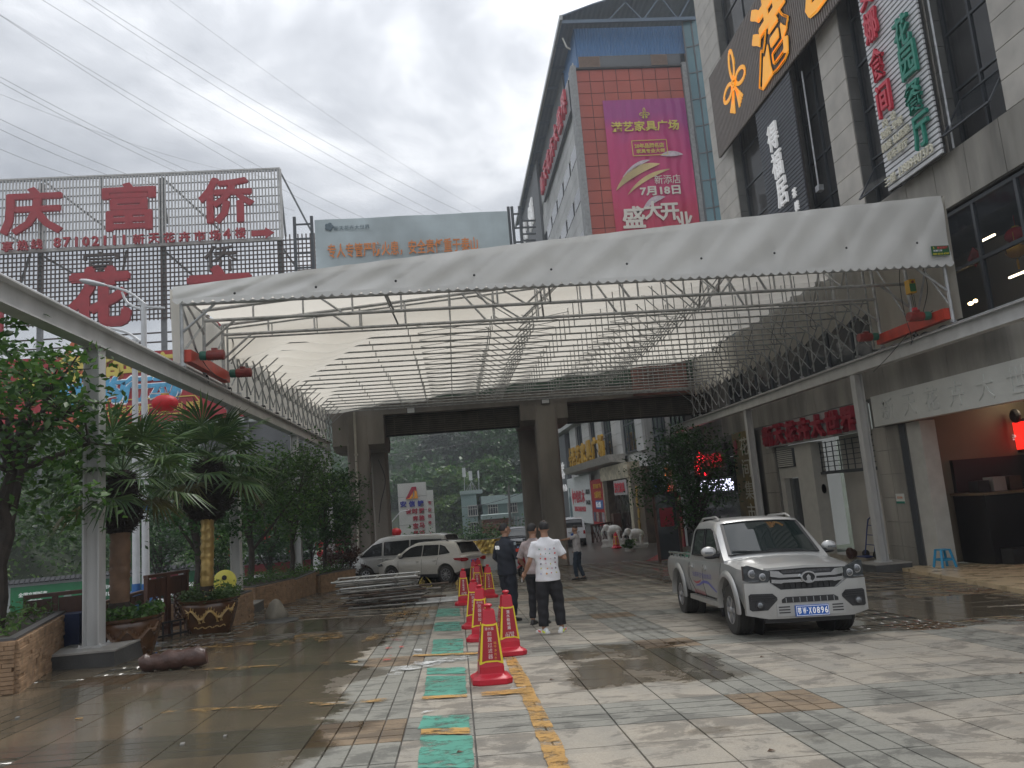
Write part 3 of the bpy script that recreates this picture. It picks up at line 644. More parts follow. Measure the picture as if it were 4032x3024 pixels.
for xa,xb in((-3.05,3.38),(5.75,12.75)):
 for k in range(9):
  z_=5.20+k*.10;mb=MB();mb.box(((xa+xb)/2,36.95+.01*(k%2),z_),(xb-xa,.03,.062),Matrix.Rotation(.35,3,'X'));mb.build('soffit_slat',M_louv,OV)
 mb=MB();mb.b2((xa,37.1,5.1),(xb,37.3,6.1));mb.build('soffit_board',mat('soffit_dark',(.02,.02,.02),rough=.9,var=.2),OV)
 for k in range(int((xb-xa)/.8)):mb=MB();mb.b2((xa+.4+k*.8,36.99,5.15),(xa+.44+k*.8,37.05,6.05));mb.build('batten',M_louv,OV)
M_lamp=mat('floodlight_glass',(.55,.57,.58),rough=.3,var=.05);M_lh=mat('floodlight_case',(.05,.05,.052),rough=.4,var=.1)
for px,py in((1618,1616),(2147,1578)):
 p=aty(px,py,36.3);mb=MB();mb.box(p,(.40,.12,.30));mb.bar(p+Vector((0,.05,.1)),p+Vector((0,.25,.3)),.03);f_=mb.build('floodlight',M_lh,OV);mb=MB();mb.box(p+Vector((0,-.065,-.01)),(.34,.01,.22));mb.build('floodlight_lens',M_lamp,f_)
M_pipe=mat('pvc_pipe',(.42,.40,.34),rough=.5,var=.15);mb=MB();mb.tube([aty(1394,1614,36.25),aty(1408,1950,36.25),aty(1412,2290,36.3)],.055,10)
for py in(1790,1945):q=aty(1402,py,36.25);mb.b2((q.x-.08,q.y-.07,q.z-.04),(q.x+.08,q.y+.1,q.z+.04))
mb.build('drain_pipe',M_pipe,OV,True)
mb=MB();mb.tube([aty(1330,1585+28,36.2),aty(2000,1572,36.2),aty(2720,1530,36.2)],.045,8);mb.build('fascia_pipe',M_galv2,OV)
cable([aty(1490,1810,35.9),aty(1517,1890,35.9),aty(1500,1980,35.9),aty(1492,2060,35.9)],.02).build('loose_cable',M_blk,OV)
mb=MB();a,b=aty(2480,1425,36.38),aty(2712,1545,36.38);mb.b2((a.x,36.36,b.z),(b.x,36.44,a.z));mb.build('parapet_poster',mat('poster_brown',(.22,.10,.08),rough=.5,var=.7,scale=.9),OV)
# == STONE FACADE BUILDING ON THE RIGHT
XF=12.9
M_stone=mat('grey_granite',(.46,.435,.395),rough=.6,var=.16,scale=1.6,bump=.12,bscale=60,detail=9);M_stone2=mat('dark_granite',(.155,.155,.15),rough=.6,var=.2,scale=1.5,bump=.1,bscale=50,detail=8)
M_stained=mat('stained_granite',(.27,.255,.225),rough=.65,var=.42,scale=1.3,bump=.1,bscale=40,streak=.22,detail=8)
M_frame=mat('dark_window_frame',(.055,.062,.07),rough=.4,var=.08);M_glass=glassmat('window_glass',(.035,.042,.05),.03,.42);M_gdark=mat('dark_pane',(.03,.036,.044),rough=.05,var=.2,scale=.8,spec=.9)
M_in=mat('dim_interior',(.20,.19,.18),rough=.9,var=.3,scale=.6)
PANEL={}
def box_part(name,lo,hi,m,parent,bev=0):
 """axis-aligned block that shares its mesh with equal blocks"""
 d=tuple(round(abs(b-a),3)for a,b in zip(lo,hi));c=Vector([(a+b)/2 for a,b in zip(lo,hi)])
 k=(name,d,m.name,bev)
 if k not in PANEL:
  mb=MB()
  if not bev:mb.box((0,0,0),d)
  else:
   hx,hy,hz=d[0]/2,d[1]/2,d[2]/2;q=bev
   vs=[(sx*hx,sy*hy,sz*hz)for sx in(1,)for sy,sz in((-1,-1),(1,-1),(1,1),(-1,1))]+[(-hx+q,sy*hy,sz*hz)for sy,sz in((-1,-1),(1,-1),(1,1),(-1,1))]+[(-hx,sy*(hy-q),sz*(hz-q))for sy,sz in((-1,-1),(1,-1),(1,1),(-1,1))]
   mb.add(vs,[(0,1,2,3),(0,4,5,1),(1,5,6,2),(2,6,7,3),(3,7,4,0),(4,8,9,5),(5,9,10,6),(6,10,11,7),(7,11,8,4),(8,11,10,9)])
  PANEL[k]=mb.mesh(name,m)
 o=bpy.data.objects.new(name,PANEL[k]);COL.objects.link(o);o.parent=parent
 o.matrix_parent_inverse=mworld(parent).inverted()if parent.parent is None else Matrix.Identity(4);o.location=c;return o
BD=thing('stone_clad_building','tall grey granite commercial building with vertical window bays along the right','building',(XF,20,gz(XF,20)))
mb=MB();mb.b2((XF+.6,8,8.0),(19,32.5,26));mb.b2((XF+3.2,6,4.8),(19,36.4,8.2));mb.build('core',M_in,BD)
mb=MB();mb.b2((XF+.1,6,8.0),(XF+3.3,32.5,8.25));mb.b2((XF+.1,6,4.55),(XF+3.3,50,4.8));mb.build('floor_slab',M_in,BD)
PIL=[(30.4,32.6),(24.9,26.4),(21.2,22.6),(17.3,18.8),(13.6,15.25),(9.8,11.5)]
for(a,b)in PIL:
 z=9.35;wide=b-a>2
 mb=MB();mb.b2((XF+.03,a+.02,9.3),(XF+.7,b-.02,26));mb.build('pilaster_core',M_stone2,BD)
 while z<25.5:
  for y0,y1 in([(a,(a+b)/2),((a+b)/2,b)]if wide else[(a,b)]):
   box_part('stone_panel',(XF-.0,y0+.006,z+.006),(XF+.04,y1-.006,z+.71),M_stone,BD,.004)
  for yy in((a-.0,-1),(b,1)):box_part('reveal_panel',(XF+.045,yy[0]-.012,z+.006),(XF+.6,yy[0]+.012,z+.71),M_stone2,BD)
  z+=.72
for k in range(20):
 y0=8.2+k*1.22
 if y0<32:box_part('stone_panel',(XF-.02,y0+.006,8.02),(XF+.04,y0+1.21,9.33),M_stained,BD,.004)
for k in range(38):
 y0=8.3+k*.74
 if y0+.74<36.4:box_part('stone_panel',(XF-.02,y0+.005,3.82),(XF+.04,y0+.735,4.79),M_stained,BD,.004)
mb=MB();mb.b2((XF+.03,8.2,3.75),(XF+.3,36.4,4.8));mb.b2((XF+.03,8.2,8.0),(XF+.6,32.5,9.33));mb.build('backing_wall',M_stone2,BD)
def window(y0,y1,z0,z1,x,nx,nz,parent,fw=.06,glass=None,sash=None):
 """window on a facade that faces -x: frame, mullions, and one pane per light"""
 mb=MB();mb.b2((x-.05,y0,z0),(x+.05,y0+fw,z1));mb.b2((x-.05,y1-fw,z0),(x+.05,y1,z1));mb.b2((x-.05,y0+fw,z1-fw),(x+.05,y1-fw,z1));mb.b2((x-.05,y0+fw,z0),(x+.05,y1-fw,z0+fw))
 w=mb.build('window',M_frame,parent)
 dy,dz=(y1-y0)/nx,(z1-z0)/nz
 for i in range(1,nx):mb=MB();mb.b2((x-.045,y0+i*dy-fw/2,z0+fw),(x+.045,y0+i*dy+fw/2,z1-fw));mb.build('mullion',M_frame,w)
 for j in range(1,nz):mb=MB();mb.b2((x-.04,y0+fw,z0+j*dz-fw/2),(x+.04,y1-fw,z0+j*dz+fw/2));mb.build('transom',M_frame,w)
 for i in range(nx):
  for j in range(nz):
   a=random.gauss(0,.004);mb=MB();p=[(y0+i*dy+fw*.5,z0+j*dz+fw*.5),(y0+(i+1)*dy-fw*.5,z0+j*dz+fw*.5),(y0+(i+1)*dy-fw*.5,z0+(j+1)*dz-fw*.5),(y0+i*dy+fw*.5,z0+(j+1)*dz-fw*.5)]
   mb.add([(x+a*(q==0 or q==3)+.0,*p[q])for q in range(4)],[(0,1,2,3)]);mb.build('pane',glass or M_glass,w)
 return w
for a,b in zip([15.25,18.8,22.6,26.4,11.5],[17.3,21.2,24.9,30.4,13.6]):
 n=2 if b-a>3 else(2 if a<23 else 1)
 window(a+.05,b-.05,9.4,17.0,XF+.4,n,5,BD,.07);window(a+.05,b-.05,17.05,25,XF+.4,n,5,BD,.07)
window(8.2,19.9,5.0,7.95,XF+.15,8,2,BD,.09);window(20.1,36.2,5.0,7.9,XF+.15,10,2,BD,.09,M_gdark)
for y0,y1,z in((15.35,17.0,10.6),(19.2,21.0,10.6)):
 mb=MB();p=[Vector((XF+.34,y0,z)),Vector((XF+.34,y1,z)),Vector((XF-.28,y1,z-.95)),Vector((XF-.28,y0,z-.95))]
 for i in range(4):mb.bar(p[i],p[(i+1)%4],.06,.04)
 s_=mb.build('open_sash',M_frame,BD);mb=MB();mb.quad(*p);mb.build('sash_pane',M_glass,s_)
M_tube=mat('lit_tube',(1,.9,.7),var=0,emit=(1,.86,.6),es=5);M_bulb=mat('lit_bulb',(1,.8,.5),var=0,emit=(1,.7,.35),es=9)
def strip(x,y,z,l,nm='light_tube'):
 mb=MB();mb.b2((x,y-l/2,z),(x+.05,y+l/2,z+.05));return mb.build(nm,M_tube,BD)
for px,py,X_,l in((3810,52,14.3,.9),(3790,203,14.3,.3),(3462,345,14.2,.3),(3740,945,15.2,.75),(3880,944,15.2,.7),(4015,1080,14.8,.8),(3800,425,14.5,.8)):
 p=atx(px,py,X_);strip(p.x,p.y,p.z,l)
p=atx(3822,1195,14.5);mb=MB();mb.ell(p,(.07,.07,.05));mb.ell(p+Vector((0,-.2,.02)),(.06,.06,.05));mb.build('ceiling_bulb',M_bulb,BD)
M_lanR=mat('red_lantern_cloth',(.65,.02,.03),rough=.5,var=.1,trans=.4);M_lanY=mat('yellow_lantern_cloth',(.75,.42,.04),rough=.5,var=.1,trans=.4);M_gold=mat('gold_metal',(.55,.36,.08),rough=.35,metal=.7,var=.15)
def lantern(c,r,m,lab,group='paper lanterns hanging behind the windows',sq=.75,parent=None,simple=False):
 c=Vector(c);mb=MB();n=16;prof=[]
 for i in range(13):
  a=-math.pi/2*.9+math.pi*.9*i/12;prof.append((r*math.cos(a),r*sq*math.sin(a)))
 mb.lathe(c,prof,n if not simple else 10)
 for i in range(0,len(mb.v)):
  if i%2:v=Vector(mb.v[i]);q=v-c;mb.v[i]=tuple(c+Vector((q.x*.965,q.y*.965,q.z)))
 if parent is None:t=thing('lantern',lab,'lantern',c-Vector((0,0,r*sq)),0,group)
 else:t=parent
 b=mb.build('lantern_shade',m,t,True,60)
 mb=MB();mb.lathe(c+Vector((0,0,r*sq*.95)),[(r*.32,0),(r*.32,r*.12)],12);mb.lathe(c-Vector((0,0,r*sq*1.06)),[(r*.32,0),(r*.32,r*.12)],12);mb.build('gold_collar',M_gold,b)
 if not simple:mb=MB();mb.tube([c+Vector((0,0,r*sq)),c+Vector((0,0,r*sq+.3))],.008,4);mb.lathe(c-Vector((0,0,r*sq+.28*r+.12)),[(.02,-.1),(.03,.1),(.01,.25*r+.1)],8);mb.build('tassel',m,b)
 return t
p=atx(4003,925,13.9);lantern(p,.26,M_lanR,'red paper lantern hanging inside the dark window at the right edge')
p=atx(4000,988,13.6);lantern(p,.22,M_lanY,'yellow paper lantern with a dark figure below the red lantern');text('lantern_mark','1',M_blk,BD,p+Vector((-.25,0,0)),-Y0,Z0,.12,None,.01,.03)
p=atx(3835,1012,13.6);mb=MB();s_=.26;mb.prism([(-s_,0),(0,-s_),(s_,0),(0,s_)],p,Y0,Z0,(.03,0,0));o=mb.build('paper_diamond',mat('festive_red',(.35,.02,.02),rough=.6,var=.1));label(o,'red diamond of festive paper hung inside the window beside the canopy','decoration');text('character','福',M_mot,o,p+Vector((-.02,0,0)),-Y0,Z0,.24,None,.005,.01)
M_rib=mat('brown_rib',(.20,.17,.15),rough=.55,var=.12);M_ribd=mat('rib_back',(.05,.042,.038),rough=.7,var=.1);M_dslat=mat('charcoal_slat',(.065,.072,.085),rough=.5,var=.12);M_wslat=mat('white_slat',(.66,.67,.69),rough=.45,var=.06)
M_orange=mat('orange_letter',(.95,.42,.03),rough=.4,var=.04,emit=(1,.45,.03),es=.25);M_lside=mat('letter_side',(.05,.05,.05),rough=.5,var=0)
XA=XF-.35
SA=thing('ribbed_fascia_sign','huge brown ribbed fascia with orange characters and a bow emblem','sign',(XA,26,15.7))
mb=MB();mb.b2((XA+.02,14,15.7),(XA+.08,31,19.5));mb.build('backboard',M_ribd,SA)
for k in range(121):
 y0=30.95-k*.14;box_part('rib',(XA-.03,y0,15.7),(XA+.02,y0+.085,19.5),M_rib,SA)
def ch(body,y,z,h,m,parent,x,w=None,d=.06,bold=.02,stand=.05,skew=0,name='letter'):
 return text(name,body,m,parent,(x,y,z),-Y0,Z0,h,w,d,bold,skew,stand)
for c_,y_,z_ in(('港',24.75,17.6),('艺',21.0,17.75),('家',17.4,17.7)):
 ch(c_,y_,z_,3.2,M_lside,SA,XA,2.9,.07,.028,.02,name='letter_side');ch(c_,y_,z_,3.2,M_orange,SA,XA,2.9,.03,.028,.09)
def emblem(c,s,m,parent,x=None,plane='X',g=True,name='bow_emblem',dark=None):
 """bow-like emblem: three loops round a small ring, two fringed tails"""
 c=Vector(c);a=-Y0 if plane=='X' else X0;n=-X0 if plane=='X' else-Y0
 mb=MB()
 def loop(cx_,cy_,rx,ry,ang,w):
  pts=[]
  for i in range(20):
   t_=2*math.pi*i/20;u,v=rx*math.cos(t_),ry*math.sin(t_);pts.append((cx_+u*math.cos(ang)-v*math.sin(ang),cy_+u*math.sin(ang)+v*math.cos(ang)))
  for i in range(20):
   p,q=pts[i],pts[(i+1)%20];mb.bar(c+a*p[0]*s+Z0*p[1]*s+n*.03,c+a*q[0]*s+Z0*q[1]*s+n*.03,w*s*1.05,.05,n)
 loop(0,.56,.14,.36,0,.09);loop(-.42,.02,.30,.17,.15,.09);loop(.42,.02,.30,.17,-.15,.09);loop(0,.05,.14,.14,0,.07)
 for sg in(-1,1):
  for k in range(4):
   x0=sg*(.08+.0*k);x1=sg*(.16+.085*k);mb.bar(c+a*x0*s-Z0*.12*s+n*.03,c+a*x1*s-Z0*(.66-.05*k)*s+n*.03,.065*s,.05,n)
 return mb.build(name,m,parent)
emblem((XA,28.45,17.65),1.65,M_orange,SA);ch('G',28.45,17.73,.32,M_orange,SA,XA,None,.05,.02,.06)
XB=XF-.28
SB=thing('charcoal_slat_sign','tall charcoal slatted sign with white brush characters 得福居','sign',(XB,25.5,9.5))
mb=MB();mb.b2((XB+.02,24.05,9.0),(XB+.08,27.1,15.65));mb.build('backboard',M_ribd,SB)
for k in range(47):box_part('slat',(XB-.02,24.05,9.02+k*.141),(XB+.02,27.1,9.13+k*.141),M_dslat,SB)
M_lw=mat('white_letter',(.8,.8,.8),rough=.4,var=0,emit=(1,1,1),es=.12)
for c_,y_,z_ in(('得',25.75,14.05),('福',25.7,12.95),('居',25.6,11.85)):ch(c_,y_,z_,1.0,M_lw,SB,XB,.80,.09,.0)
ch('茶',24.75,11.45,.34,M_lw,SB,XB,.3,.06,.0);ch('楼',24.7,10.95,.34,M_lw,SB,XB,.3,.06,.0)
SCg=thing('white_slat_sign','white slatted restaurant sign with red and green characters and a phone number','sign',(XB,18.3,9.3))
mb=MB();mb.b2((XB+.02,17.1,9.25),(XB+.08,19.5,15.6));mb.build('backboard',M_lside,SCg)
for k in range(45):box_part('slat',(XB-.03,17.1,9.27+k*.141),(XB+.02,19.5,9.365+k*.141),M_wslat,SCg)
M_lr=mat('red_letter',(.62,.04,.07),rough=.4,var=.05);M_lg=mat('green_letter',(.02,.24,.17),rough=.4,var=.05);M_lc=mat('cream_letter',(.78,.75,.62),rough=.45,var=0)
for c_,y_,z_ in(('安',18.98,15.0),('娜',18.95,13.95),('食',18.95,12.78),('间',18.9,11.72)):ch(c_,y_,z_,.92,M_lr,SCg,XB-.03,.62,.08,.022)
for c_,y_,z_ in(('花',17.72,12.95),('园',17.65,12.08),('餐',17.68,11.08),('厅',17.6,10.12)):ch(c_,y_,z_,.86,M_lg,SCg,XB-.03,.66,.08,.022)
for c_,y_,z_,h_ in(('内  设',18.85,11.08,.2),('包房 早餐',18.8,10.8,.2),('简餐 私房菜',18.72,10.45,.2),('音乐餐厅',18.72,10.13,.2),('三楼',19.22,9.5,.22)):ch(c_,y_,z_,h_*1.15,M_lc,SCg,XB-.03,None,.05,.0)
ch('13809447373',18.05,9.52,.24,M_lc,SCg,XB-.03,1.45,.05,.004)
mb=MB();mb.tube([(XF-.02,23.7,15.4),(XF-.02,23.7,11.2)],.03,6);mb.box((XF-.05,23.6,11.1),(.18,.25,.2));mb.tube([(XF-.1,16.95,15),(XF-.1,16.95,9.3)],.03,6);label(mb.build('conduit',M_galv),'thin steel conduit with a junction box beside the charcoal sign','conduit')
XW=XF-.30
M_wf=mat('white_fascia',(.62,.63,.60),rough=.5,var=.06,scale=2);M_gh=mat('ghost_letter',(.50,.53,.52),rough=.6,var=.05)
SW=thing('white_fascia_sign','long blank white fascia board with faint raised characters over the entrance','sign',(XW,18,2.9))
mb=MB();mb.b2((XW,9.5,2.92),(XW+.3,22.0,3.82));mb.build('fascia_board',M_wf,SW)
for c_,y_ in(('新',21.2),('天',20.12),('花',19.12),('卉',18.12),('大',17.05),('世',16.0),('界',14.9)):ch(c_,y_,3.37,.62,M_gh,SW,XW,.60,.012,.01,.0);ch(c_,y_-.012,3.375,.6,M_wf,SW,XW,.58,.02,-.004,.004,name='letter_face')
SR=thing('red_letter_sign','dark red block characters 新天花卉大世界 on a grey board over the shutter','sign',(XW,26.5,2.9))
mb=MB();mb.b2((XW+.1,22.7,2.88),(XW+.3,30.4,3.75));mb.build('board',mat('grey_board',(.36,.36,.35),rough=.6,var=.15),SR)
M_rl=mat('deep_red_letter',(.30,.012,.03),rough=.45,var=.1)
for k,c_ in enumerate('新天花卉大世界'):ch(c_,29.75-k*1.06,3.32,.74,M_rl,SR,XW+.1,.80,.16,.045)
LW=thing('ground_floor_front','stained stone ground floor of the shop row with doorway, shutter bay and pillars','shopfront',(XF,26,gz(XF,26)))
def zb(y):return gz(12.9,y)-.25
mb=MB();mb.b2((XF+.03,21.02,zb(22)),(XF+.9,22.7,3.75));mb.build('pillar',M_stone2,LW)
for k in range(7):
 z0=-1.3+k*.7
 for y0,y1 in((21.3,21.95),(21.96,22.7)):box_part('stone_panel',(XF-.02,y0+.005,z0+.005),(XF+.03,y1-.005,min(z0+.695,2.9)),M_stained,LW,.004)
M_wall=mat('plaster_white',(.50,.47,.42),rough=.75,var=.12,scale=.9);M_jw=mat('jamb_white',(.50,.49,.45),rough=.5,var=.08)
mb=MB();mb.b2((XF+.05,20.35,-1.15),(XF+.5,21.0,2.9));mb.build('white_jamb',M_jw,LW)
mb=MB();mb.b2((XF-.01,21.02,-1.25),(XF+.02,21.28,2.9));mb.build('roller_track',M_frame,LW)
mb=MB();mb.b2((XF+1.3,22.6,-1.4),(XF+1.4,27.3,3));mb.build('shutter_bay_wall',M_wall,LW)
mb=MB();mb.b2((XF+.03,27.0,-1.4),(XF+.5,28.3,2.86));mb.build('door_pier',M_jw,LW)
mb=MB();mb.b2((XF+.1,28.3,1.62),(XF+.3,30.1,2.86));mb.b2((XF+.1,29.7,-1.5),(XF+.3,30.1,1.62));mb.build('door_panel',M_jw,LW)
mb=MB();mb.b2((XF+.4,28.3,-1.5),(XF+.44,29.7,1.6));mb.build('glass_door',M_gdark,LW)
mb=MB();mb.b2((XF+.03,28.5,2.05),(XF+.1,30.0,2.75));g_=mb.build('vent_grille',M_frame,LW)
for k in range(9):mb=MB();mb.box((XF+.02,29.25,2.1+k*.075),(.03,1.35,.045),Matrix.Rotation(.5,3,'Y'));mb.build('vent_blade',M_jw,g_)
mb=MB()
for k in range(10):mb.bar((XF+.35,22.8+k*.46,1.75),(XF+.35,22.8+k*.46,2.8),.03)
for k in range(7):mb.bar((XF+.35,22.75,1.75+k*.17),(XF+.35,27.0,1.75+k*.17),.025)
mb.bar((XF+.33,22.75,1.7),(XF+.33,27.0,1.7),.09);mb.build('rolling_grille',M_frame,LW)
mb=MB()
for k in range(5):mb.lathe((XF+.2,26.75,1.15+.01*k),[(.17-.012*k,0),(.17-.012*k,.012)],14,0,'X')
mb.build('cable_coil',M_blk,LW)
mb=MB();mb.b2((XF+.2,22.7,-1.7),(XF+2.6,27.1,-1.12));mb.b2((XF-.35,23.0,-1.7),(XF+.2,27.1,-1.27));mb.build('step',mat('step_stone',(.30,.27,.22),rough=.4,var=.2),LW)
mb=MB();q=atx(3545,1963,XF-.03);mb.box(q,(.012,.42,.28));nb_=mb.build('notice',mat('notice_white',(.7,.72,.68),rough=.4,var=.05));label(nb_,'small white and green notice stuck to the stone pillar','notice')
mb=MB();mb.box(q+Vector((-.008,0,-.11)),(.006,.42,.06));mb.build('green_stripe',M_lg,nb_);text('print','花卉市场',mat('print_orange',(.7,.25,.1),rough=.5,var=0),nb_,q+Vector((-.01,0,.03)),-Y0,Z0,.07,.26,.003,.01)
EN=thing('entrance_hall','dark open entrance hall with tiled floor and lit advertising screen','entrance',(XF+1,17,-1))
M_tile=mat('cream_floor_tile',(.58,.45,.28),rough=.26,var=.25,scale=2.2,spec=.6);M_counterb=mat('brown_carton',(.05,.035,.022),rough=.7,var=.4,scale=3);M_beige=mat('beige_hall_wall',(.19,.155,.11),rough=.7,var=.15,scale=.8)
za=gz(12,21)+.10
mb=MB();a,b,c,d=gp(3528,2246),gp(4300,2395),Vector((13.5,9,0)),Vector((13.5,21.2,0))
for p in(a,b,c,d):p.z=gz(p.x,p.y)+.10
mb.prism([(0,0),(1,0)],(0,0,0),X0,Y0,(0,0,.01))if False else None
mb.add([tuple(p)for p in(a,b,c,d)]+[(p.x,p.y,p.z-.45)for p in(a,b,c,d)],[(0,1,2,3),(0,4,5,1),(1,5,6,2),(2,6,7,3),(3,7,4,0)]);mb.build('entrance_apron',M_tile,EN)
for i in range(7):
 for j in range(11):
  x0,y0=13.52+i*1.0,9.6+j*1.05
  zc_=gz(13.5,y0+.5)+.10;o=box_part('floor_tile',(x0+.004,y0+.004,zc_-.02),(x0+.996,y0+1.046,zc_+.006),M_tile,EN);o.rotation_euler=(-.039,0,0)
mb=MB();mb.b2((20.5,9,za),(20.6,21.3,4.5));mb.b2((13.4,21.05,za),(20.6,21.2,4.5));mb.build('hall_wall',M_beige,EN)
mb=MB();mb.b2((13.2,8,3.6),(20.6,21.3,3.7));mb.build('hall_ceiling',mat('hall_ceiling',(.10,.09,.08),rough=.8,var=.2),EN)
for k in range(9):mb=MB();mb.b2((13.3,10.6+k*1.1,3.38),(20.4,10.75+k*1.1,3.58));mb.build('ceiling_beam',M_frame,EN)
mb=MB();mb.b2((13.95,19.6,za),(20.3,20.9,.75));mb.b2((15.0,15.0,za),(19.5,17.2,.35));mb.build('reception_counter',mat('dark_counter',(.009,.008,.008),rough=.4,var=.3),EN)
mb=MB();mb.b2((13.9,19.5,.76),(20.3,20.95,.82));mb.build('counter_top',mat('counter_top',(.16,.11,.06),rough=.3,var=.2),EN)
rk=random.Random(5)
for k in range(13):x_=14.2+k*.46;w_=rk.uniform(.1,.2);mb=MB();mb.b2((x_-w_,19.9,.83),(x_+w_,20.3,.83+rk.uniform(.05,.4)));mb.build('goods',(M_blk,M_dk,M_counterb)[k%3],EN)
for k in range(7):x_=14.4+k*.8;mb=MB();mb.b2((x_-.3,19.1,gz(13.5,19.3)+.1),(x_+.3,19.55,gz(13.5,19.3)+rk.uniform(.5,1.3)));mb.build('stacked_goods',(M_blk,M_counterb,M_blk)[k%3],EN)
mb=MB();mb.b2((14.1,20.9,.83),(17.6,21.04,1.75));mb.build('recess_shade_block',M_blk,EN)  # flat black block on the wall, painted stand-in for the shade of a recess
sp=[atx(3944,1671,16.2),atx(3961,1775,16.2)];y1=sp[0].y;z1,z0=sp[0].z,sp[1].z
M_scr=mat('lit_screen',(.7,.02,.015),rough=.3,var=.2,scale=1.5,emit=(.9,.02,.012),es=1.1)
mb=MB();mb.b2((16.2,y1-3.4,z0),(16.3,y1,z1));s_=mb.build('advertising_screen',M_scr,EN)
mb=MB();mb.b2((16.21,y1-3.46,z0-.08),(16.35,y1+.08,z1+.08));mb.build('screen_bezel',M_blk,s_)
emblem((16.18,y1-.38,(z0+z1)/2),.2,M_lw,s_);text('letter','港艺家具',M_lw,s_,(16.19,y1-1.55,(z0+z1)/2),-Y0,Z0,.3,None,.01,.02)
for px,py in((3722,1665),(4012,1640)):
 p=atx(px,py,15.0);mb=MB();mb.ell((p.x,p.y,3.3),(.05,.05,.03));mb.build('downlight',M_bulb,EN)
pl=bpy.data.lights.new('hall_lamp','POINT');pl.energy=9;pl.color=(1,.80,.55);pl.shadow_soft_size=.15
for p in((18.5,20.3,3.1),(16.0,20.3,3.1)):o=bpy.data.objects.new('hall_lamp',pl);COL.objects.link(o);o.location=p;o.parent=EN;o.matrix_parent_inverse=mworld(EN).inverted()
mb=MB();mb.lathe((15.9,20.6,2.85),[(.14,0),(.2,.05),(.2,.1),(.14,.15)],16,0,'X');mb.build('wall_fan',M_blk,EN)
M_shade=mat('shaded_stone',(.15,.145,.135),rough=.7,var=.35,scale=1.2,streak=.3)  # stone coloured darker to stand in for the shade under the overpass
DK=thing('shop_row','dim row of small shops under the overpass with screens and banners','shop',(XF,42,gz(XF,42)))
mb=MB();mb.b2((XF+.05,30.1,-3.2),(XF+.6,34.6,3.82));mb.b2((XF+.05,34.6,2.9),(XF+.6,50.5,9));mb.b2((XF+.05,49.2,-3.2),(XF+.6,50.5,3));mb.b2((XF+2.0,34,-3.2),(XF+2.1,50,3));mb.build('wall',M_shade,DK)
for k in range(6):box_part('stone_panel',(XF-.0,30.2,-1.3+k*.8),(XF+.05,31.3,-.52+k*.8),M_stained,DK,.004)
for y0 in(37.5,41.5,45.5):window(y0,y0+2.6,4.9,8.2,XF,3,2,DK,.09,M_gdark)
window(46.0,48.0,3.6,6.4,XF-.02,2,2,DK,.12,M_gdark)
mb=MB();mb.b2((XF+.8,34.8,-2.2),(XF+.9,44,2.6));mb.build('shop_glass',M_gdark,DK)
M_bl=mat('blue_frame',(.02,.12,.38),rough=.45,var=.15)
mb=MB();mb.b2((XF-.3,47.9,-2.4),(XF-.1,48.5,2.2));mb.build('blue_pillar',M_bl,DK)
for c_,z_ in(('国',.2),('画',-1.35)):ch(c_,48.2,z_,.75,M_lw,DK,XF-.3,.45,.02,.03)
mb=MB();mb.b2((XF+.0,44.2,1.3),(XF+.1,47.8,3.2));mb.build('shop_fascia',mat('shop_fascia',(.30,.33,.36),rough=.5,var=.5,scale=.9),DK)
mb=MB();mb.b2((XF+.1,44.4,-2.4),(XF+.2,44.9,1.2));mb.b2((XF+.1,46.0,-.9),(XF+.2,47.6,.6));mb.build('red_poster',M_rl,DK)
mb=MB()
for k in range(26):mb.box((XF-.05,45.3+random.gauss(0,.35),-.9+random.gauss(0,.35)),(.05,.3,.08),Matrix.Rotation(random.random()*3,3,'X'))
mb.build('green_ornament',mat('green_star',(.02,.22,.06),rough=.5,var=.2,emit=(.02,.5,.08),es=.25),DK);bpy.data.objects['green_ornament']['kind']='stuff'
M_led=mat('red_led',(.8,.0,.02),var=0,emit=(1,.01,.03),es=3.2);M_ledd=mat('dim_red_led',(.3,0,.02),var=0,emit=(1,.01,.04),es=.25);M_ledw=mat('white_led',(.8,.8,1),var=0,emit=(.75,.78,1),es=2.6)
LD=thing('led_board','black shop board with glowing red led flame characters','led sign',(XF-.2,38,2))
mb=MB();mb.b2((XF-.25,35.0,2.0),(XF-.1,40.4,3.5));mb.build('board',M_blk,LD)
ch('火',38.6,2.7,1.15,M_led,LD,XF-.25,1.4,.03,.06);ch('烙',40.0,2.6,.8,M_led,LD,XF-.25,.5,.03,.04)
for k,c_ in enumerate('火锅鸡'):ch(c_,37.3-k*.75,2.75,.7,M_ledd,LD,XF-.25,None,.03,.03)
LE=thing('led_ticker','narrow led ticker with scrolling white dots under the red board','led sign',(XF-.2,37,1.2))
mb=MB();mb.b2((XF-.25,34.3,1.22),(XF-.1,39.4,1.92));mb.build('board',M_blk,LE)
rl_=random.Random(9);mb=MB()
for i in range(64):
 for j in range(7):
  if rl_.random()<.42:mb.b2((XF-.27,34.4+i*.076,1.30+j*.08),(XF-.251,34.45+i*.076,1.35+j*.08))
o=mb.build('led_dots',M_ledw,LE);o['kind']='stuff'
for c_,py,pz,col in(('开',45.6,2.6,(1,.25,.02)),('业',45.4,1.7,(1,.12,.03)),('茶',45.6,.75,(.05,1,.15))):
 ch(c_,py,pz,.5,mat('neon_%d'%int(col[1]*100),col,var=0,emit=col,es=1.6),DK,XF-.12,None,.02,.02,name='neon_character')
GB=thing('gold_banner','mottled gold banner with four pale vertical characters 花间集市','banner',(XF-.2,32.8,.3))
M_gb=mat('gold_foil',(.16,.11,.025),rough=.4,var=.6,scale=1.4,metal=.2);mb=MB();mb.b2((XF-.22,31.5,-.2),(XF-.16,34.0,3.8));mb.build('banner_sheet',M_gb,GB)
